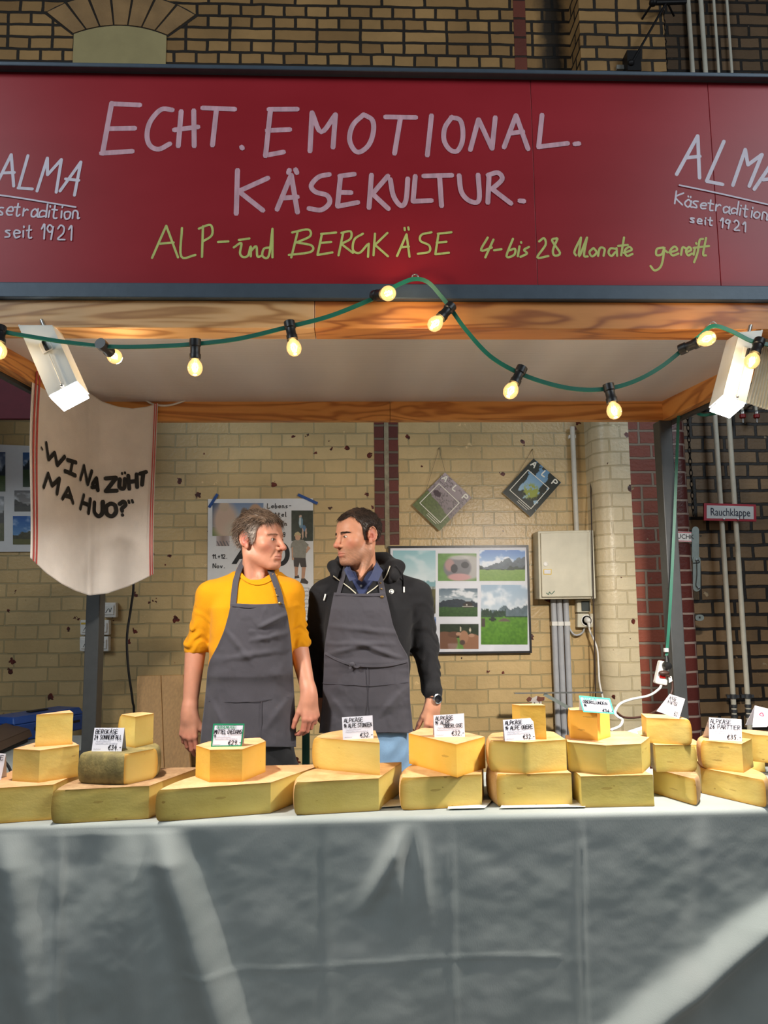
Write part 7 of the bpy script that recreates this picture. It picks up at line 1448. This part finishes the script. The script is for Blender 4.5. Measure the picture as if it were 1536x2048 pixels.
line1 = tz_([[(350,945),(368,1070)],[(368,1070),(415,1020)],[(415,1020),(435,1115)],[(435,1115),(492,1050)],[(510,1075),(580,1095)],[(552,1085),(535,1175)],[(492,1160),(575,1195)],[(612,1225),(640,1120)],[(640,1120),(668,1262)],[(668,1262),(700,1160)],[(705,1262),(736,1215)],[(736,1215),(748,1310)],[(700,1285),(742,1280)],[(810,1218),(890,1212)],[(890,1215),(815,1315)],[(812,1315),(895,1312)],[(918,1222),(915,1280),(935,1296),(952,1285),(956,1220)],[(982,1195),(990,1298)],[(1046,1185),(1050,1285)],[(984,1245),(1046,1238)],[(1072,1182),(1122,1168)],[(1098,1176),(1088,1268)]])
line2 = tz_([[(330,1285),(365,1180)],[(365,1180),(395,1272)],[(395,1272),(452,1218)],[(452,1218),(432,1335)],[(475,1372),(520,1290)],[(520,1290),(556,1405)],[(495,1348),(545,1362)],[(640,1345),(612,1450)],[(690,1375),(675,1485)],[(628,1402),(685,1425)],[(722,1400),(722,1475),(755,1508),(788,1480),(790,1395)],[(850,1410),(818,1435),(822,1490),(860,1508),(890,1475),(882,1425),(850,1410)],[(915,1415),(945,1395),(962,1420),(935,1448),(935,1468)]])
part(towel, 'lettering', strokes(line1, tlift, tnrm, 8.6/Wt, True), mBrush, recalc=False, label='black brush lettering in the upper line'); part(towel, 'lettering', strokes(line2[:7], tlift, tnrm, 8.6/Wt, True), mBrush, recalc=False, label='black brush lettering reading Ma'); part(towel, 'lettering', strokes(line2[7:], tlift, tnrm, 8.6/Wt, True), mBrush, recalc=False, label='black brush lettering reading Huo?'); part(towel, 'umlaut', strokes(DOTS[:2], tlift, tnrm, 5/Wt), mBrush, recalc=False); part(towel, 'question_dot', strokes(DOTS[2:3], tlift, tnrm, 7/Wt), mBrush, recalc=False); part(towel, 'quote_mark', strokes(DOTS[3:], tlift, tnrm, 5.5/Wt), mBrush, recalc=False); part(towel, 'quote_mark', strokes(tz_([[(312, 978), (322, 996)]]), tlift, tnrm, 4/Wt), mBrush, recalc=False)
# ================================================================ price cards standing on the cheese
mCard = mat('white card', lin(226, 226, 238), .6, var=.01); mMark = mat('black felt pen', lin(12, 12, 24), .95, spec=.05); mFaint = mat('grey pencil', lin(150, 152, 168), .6)
def squig(x, y, w, h, seed):
    r = random.Random(seed); pts = []; n = int(w/h*3)
    for k in range(n): pts.append((x+w*k/n, y+(h if k % 2 else 0)*r.uniform(.3, 1)))
    return [pts]
def card(z, tl, tr, br, bl, lines, price, label, rim=None, rimcol=None, back=.05, lean=.012, lift=0.0):
    BL, BR = atz(*bl, z), atz(*br, z); TL, TR = at(*tl, BL[1]+lean), at(*tr, BR[1]+lean)
    q = np.array([TL, TR, BR, BL])+np.array([0, 0, .0006]); ac = q[2]-q[3]; W0 = np.linalg.norm(ac); ac = ac/W0; up_ = (q[0]-q[3]); H0 = np.linalg.norm(up_); up_ /= H0; n = np.cross(ac, up_); n = n if n[1] < 0 else -n
    root = thing('price_card', (q[2]+q[3])/2, label, 'price card', 'price cards')
    part(root, 'front_panel', hexa(q, q-n*.0006), mCard); bq = np.array([q[0], q[1], q[2]+np.array([0, back, 0]), q[3]+np.array([0, back, 0])])-n*.0008
    part(root, 'back_panel', hexa(bq, bq-n*.0006), mCard)
    mp = lambda u, v: q[3]*(1-u)*(1-v)+q[2]*u*(1-v)+q[1]*u*v+q[0]*(1-u)*v+n*.0009
    def line(L, w, m, nm, lab=None): part(root, nm, strokes(L, mp, n, w), m, recalc=False, label=lab)
    asp = W0/H0
    for i, (t, x, y, h, c) in enumerate(lines):
        tot = sum(h*.62*((.42 if ch in 'iIl1.!:-' else 1.0)+.22) if ch != ' ' else h*.62*.7 for ch in t)/asp; s = min(1.0, (.97-x)/max(tot, .01)) 
        L, _ = write(t, 0, 0, h, jit=.03, seed=i+len(t), slant=.06); L = [[(x+a/asp*s, y+b) for a, b in st] for st in L]; line(L, .0017 if c is mMark else .0013, c, 'lettering')
    if price:
        h = .19; L, e = write(price, 0, 0, h, jit=.03, seed=len(label), slant=.08); L = [[(.97-(e-a)/asp, .07+b) for a, b in st] for st in L]; line(L, .0019, mMark, 'price_lettering')
    line(squig(.12, .40, .5, .05, 1)+squig(.1, .31, .75, .045, 2)+squig(.06, .08, .25, .04, 3), .0007, mFaint, 'faint_writing')
    if rim is not None: line([[(.015, .02), (.015, .98)], [(.015, .98), (.985, .98)], [(.985, .98), (.985, .02)], [(.985, .02), (.015, .02)]], .0042, rim, 'coloured_rim')
    return root
mGr = mat('green felt pen', lin(22, 140, 96), .5); mTl = mat('turquoise felt pen', lin(84, 206, 176), .5)
card(zB2, (189, 1456), (249, 1456), (243, 1503), (183, 1503), [('BERGKÄSE', .06, .76, .17, mMark), ('24 SONNERFALL', .04, .52, .17, mMark)], '€34.-', 'white price card reading Bergkäse with price 34')
card(zC2, (427, 1448), (489, 1448), (483, 1493), (422, 1494), [('GEBSENKÄSE!', .12, .80, .11, mGr), ('MITTEL-DIEDAMS', .06, .56, .17, mMark), ('9', .06, .38, .15, mMark)], '€29.-', 'price card with green rim on the three faced golden block', mGr)
card(zD2, (684, 1435), (745, 1431), (747, 1477), (686, 1480), [('ALPKÄSE', .06, .76, .17, mMark), ('14 ALPE STONGEN', .05, .52, .17, mMark)], '€32.-', 'white price card reading Alpe Stongen in front of the hoodie man')
card(zE2, (867, 1431), (928, 1427), (930, 1474), (869, 1475), [('ALPKÄSE', .06, .77, .16, mMark), ('14 ALPE', .04, .57, .16, mMark), ('OBERLOSE', .32, .42, .15, mMark)], '€32.-', 'white price card reading Alpe Oberlose on the deep golden wedge')
card(zF2, (1006, 1440), (1066, 1436), (1071, 1480), (1010, 1483), [('ALPKÄSE', .06, .76, .17, mMark), ('14 ALPE OBERE', .05, .52, .17, mMark)], '€32.-', 'white price card reading Alpe Obere before the narrow orange wedge', back=.022)
card(zG3, (1158, 1392), (1220, 1398), (1229, 1428), (1167, 1424), [('GEBSENKÄSE', .12, .80, .11, mTl), ('OBERKLUNDEN', .08, .56, .17, mMark), ('14', .08, .34, .16, mMark)], '€36.-', 'tilted price card with turquoise rim on the crumbly topped wedge', mTl, lean=.03)
card(zH3, (1339, 1388), (1370, 1398), (1358, 1438), (1326, 1427), [('ALPKÄSE', .10, .76, .16, mMark), ('14 PARTTIER', .05, .54, .16, mMark)], '€32.-', 'slanting white price card on top of the tall right stack', back=.06)
card(zI2, (1418, 1435), (1483, 1439), (1484, 1483), (1418, 1480), [('ALPKÄSE', .04, .76, .17, mMark), ('26 PARTTIER', .02, .52, .18, mMark)], '€35.-', 'white price card reading Alpkäse 26 before the brown brick wall')
card(zA, (-46, 1503), (12, 1508), (2, 1560), (-56, 1566), [('ALPKÄSE', .04, .76, .17, mMark)], None, 'white price card cut off by the left photo edge', back=.04)
# folded paper with a pink emblem, leaflets
q = np.array([at(1510, 1411, 2.78), at(1568, 1425, 2.78), atz(1566, 1464, zJ2), atz(1515, 1458, zJ2)]); q[2][1] = q[3][1] = 2.76; q[2][2] = q[3][2] = zJ2+.001
fp = thing('folded_paper', q.mean(0), 'folded white paper with a pink emblem at the far right edge', 'paper'); part(fp, 'front', hexa(q, q+np.array([0, .001, 0])), mCard); part(fp, 'back', hexa([q[0], q[1], q[2]+np.array([0, .05, 0]), q[3]+np.array([0, .05, 0])], [x+np.array([0, .001, 0]) for x in (q[0], q[1], q[2]+np.array([0, .05, 0]), q[3]+np.array([0, .05, 0]))]), mCard)
mp = lambda u, v: q[3]*(1-u)*(1-v)+q[2]*u*(1-v)+q[1]*u*v+q[0]*(1-u)*v+np.array([0, -.0012, 0])
part(fp, 'emblem', strokes([[(.22, .62), (.30, .72), (.40, .60), (.34, .56), (.24, .60)]], mp, np.array([0, -1., 0]), .005), mat('pink print', lin(226, 96, 128), .5), recalc=False); part(fp, 'lettering', strokes([[(.12, .36), (.12, .50)], [(.18, .36), (.18, .46)], [(.24, .36), (.30, .46), (.36, .36)], [(.42, .36), (.42, .48)], [(.5, .36), (.56, .44), (.62, .36)], [(.7, .36), (.7, .46)]], mp, np.array([0, -1., 0]), .0012), mFaint, recalc=False)
q = np.array([at(1250, 1464, 2.86), at(1289, 1451, 2.90), at(1296, 1468, 2.84), at(1256, 1481, 2.80)]); lf = thing('leaflet', q.mean(0), 'white leaflet with a small green picture lying behind the teal card stack', 'leaflet'); base_z = TZ
z_min = q[:, 2].min(); part(lf, 'stack', hexa(q, np.array([[p[0], p[1], TZ+.001] for p in q])), mCard); mp2 = lambda u, v: q[0]*(1-u)*(1-v)+q[1]*u*(1-v)+q[2]*u*v+q[3]*(1-u)*v
picture(lf, 'printed_picture', [mp2(.55, .35)+up*.001, mp2(.97, .35)+up*.001, mp2(.97, .97)+up*.001, mp2(.55, .97)+up*.001], lambda u, v: lerp(c3(110, 140, 84), c3(200, 196, 150), vnoise(u*6, v*6, 3, 3)), 14, 12, lift=0.0)
# paper under the cheeses at the table edge
for i, (pts) in enumerate((((590, 1626), (800, 1612), (842, 1600), (700, 1598)), ((1000, 1616), (1170, 1614), (1180, 1600), (1010, 1600)), ((895, 1618), (970, 1616), (985, 1600), (900, 1600)))):
    P = [atz(x, y, TZ+.0035) for x, y in pts]; solo('baking_paper', extrude(P, (0, 0, .0008)), mat('waxed paper', lin(226, 224, 216), .4), ('white paper under the Alpe Stongen stack', 'white paper under the Alpe Obere stack', 'white paper under the Oberlose stack')[i], 'paper', 'papers under the cheese')
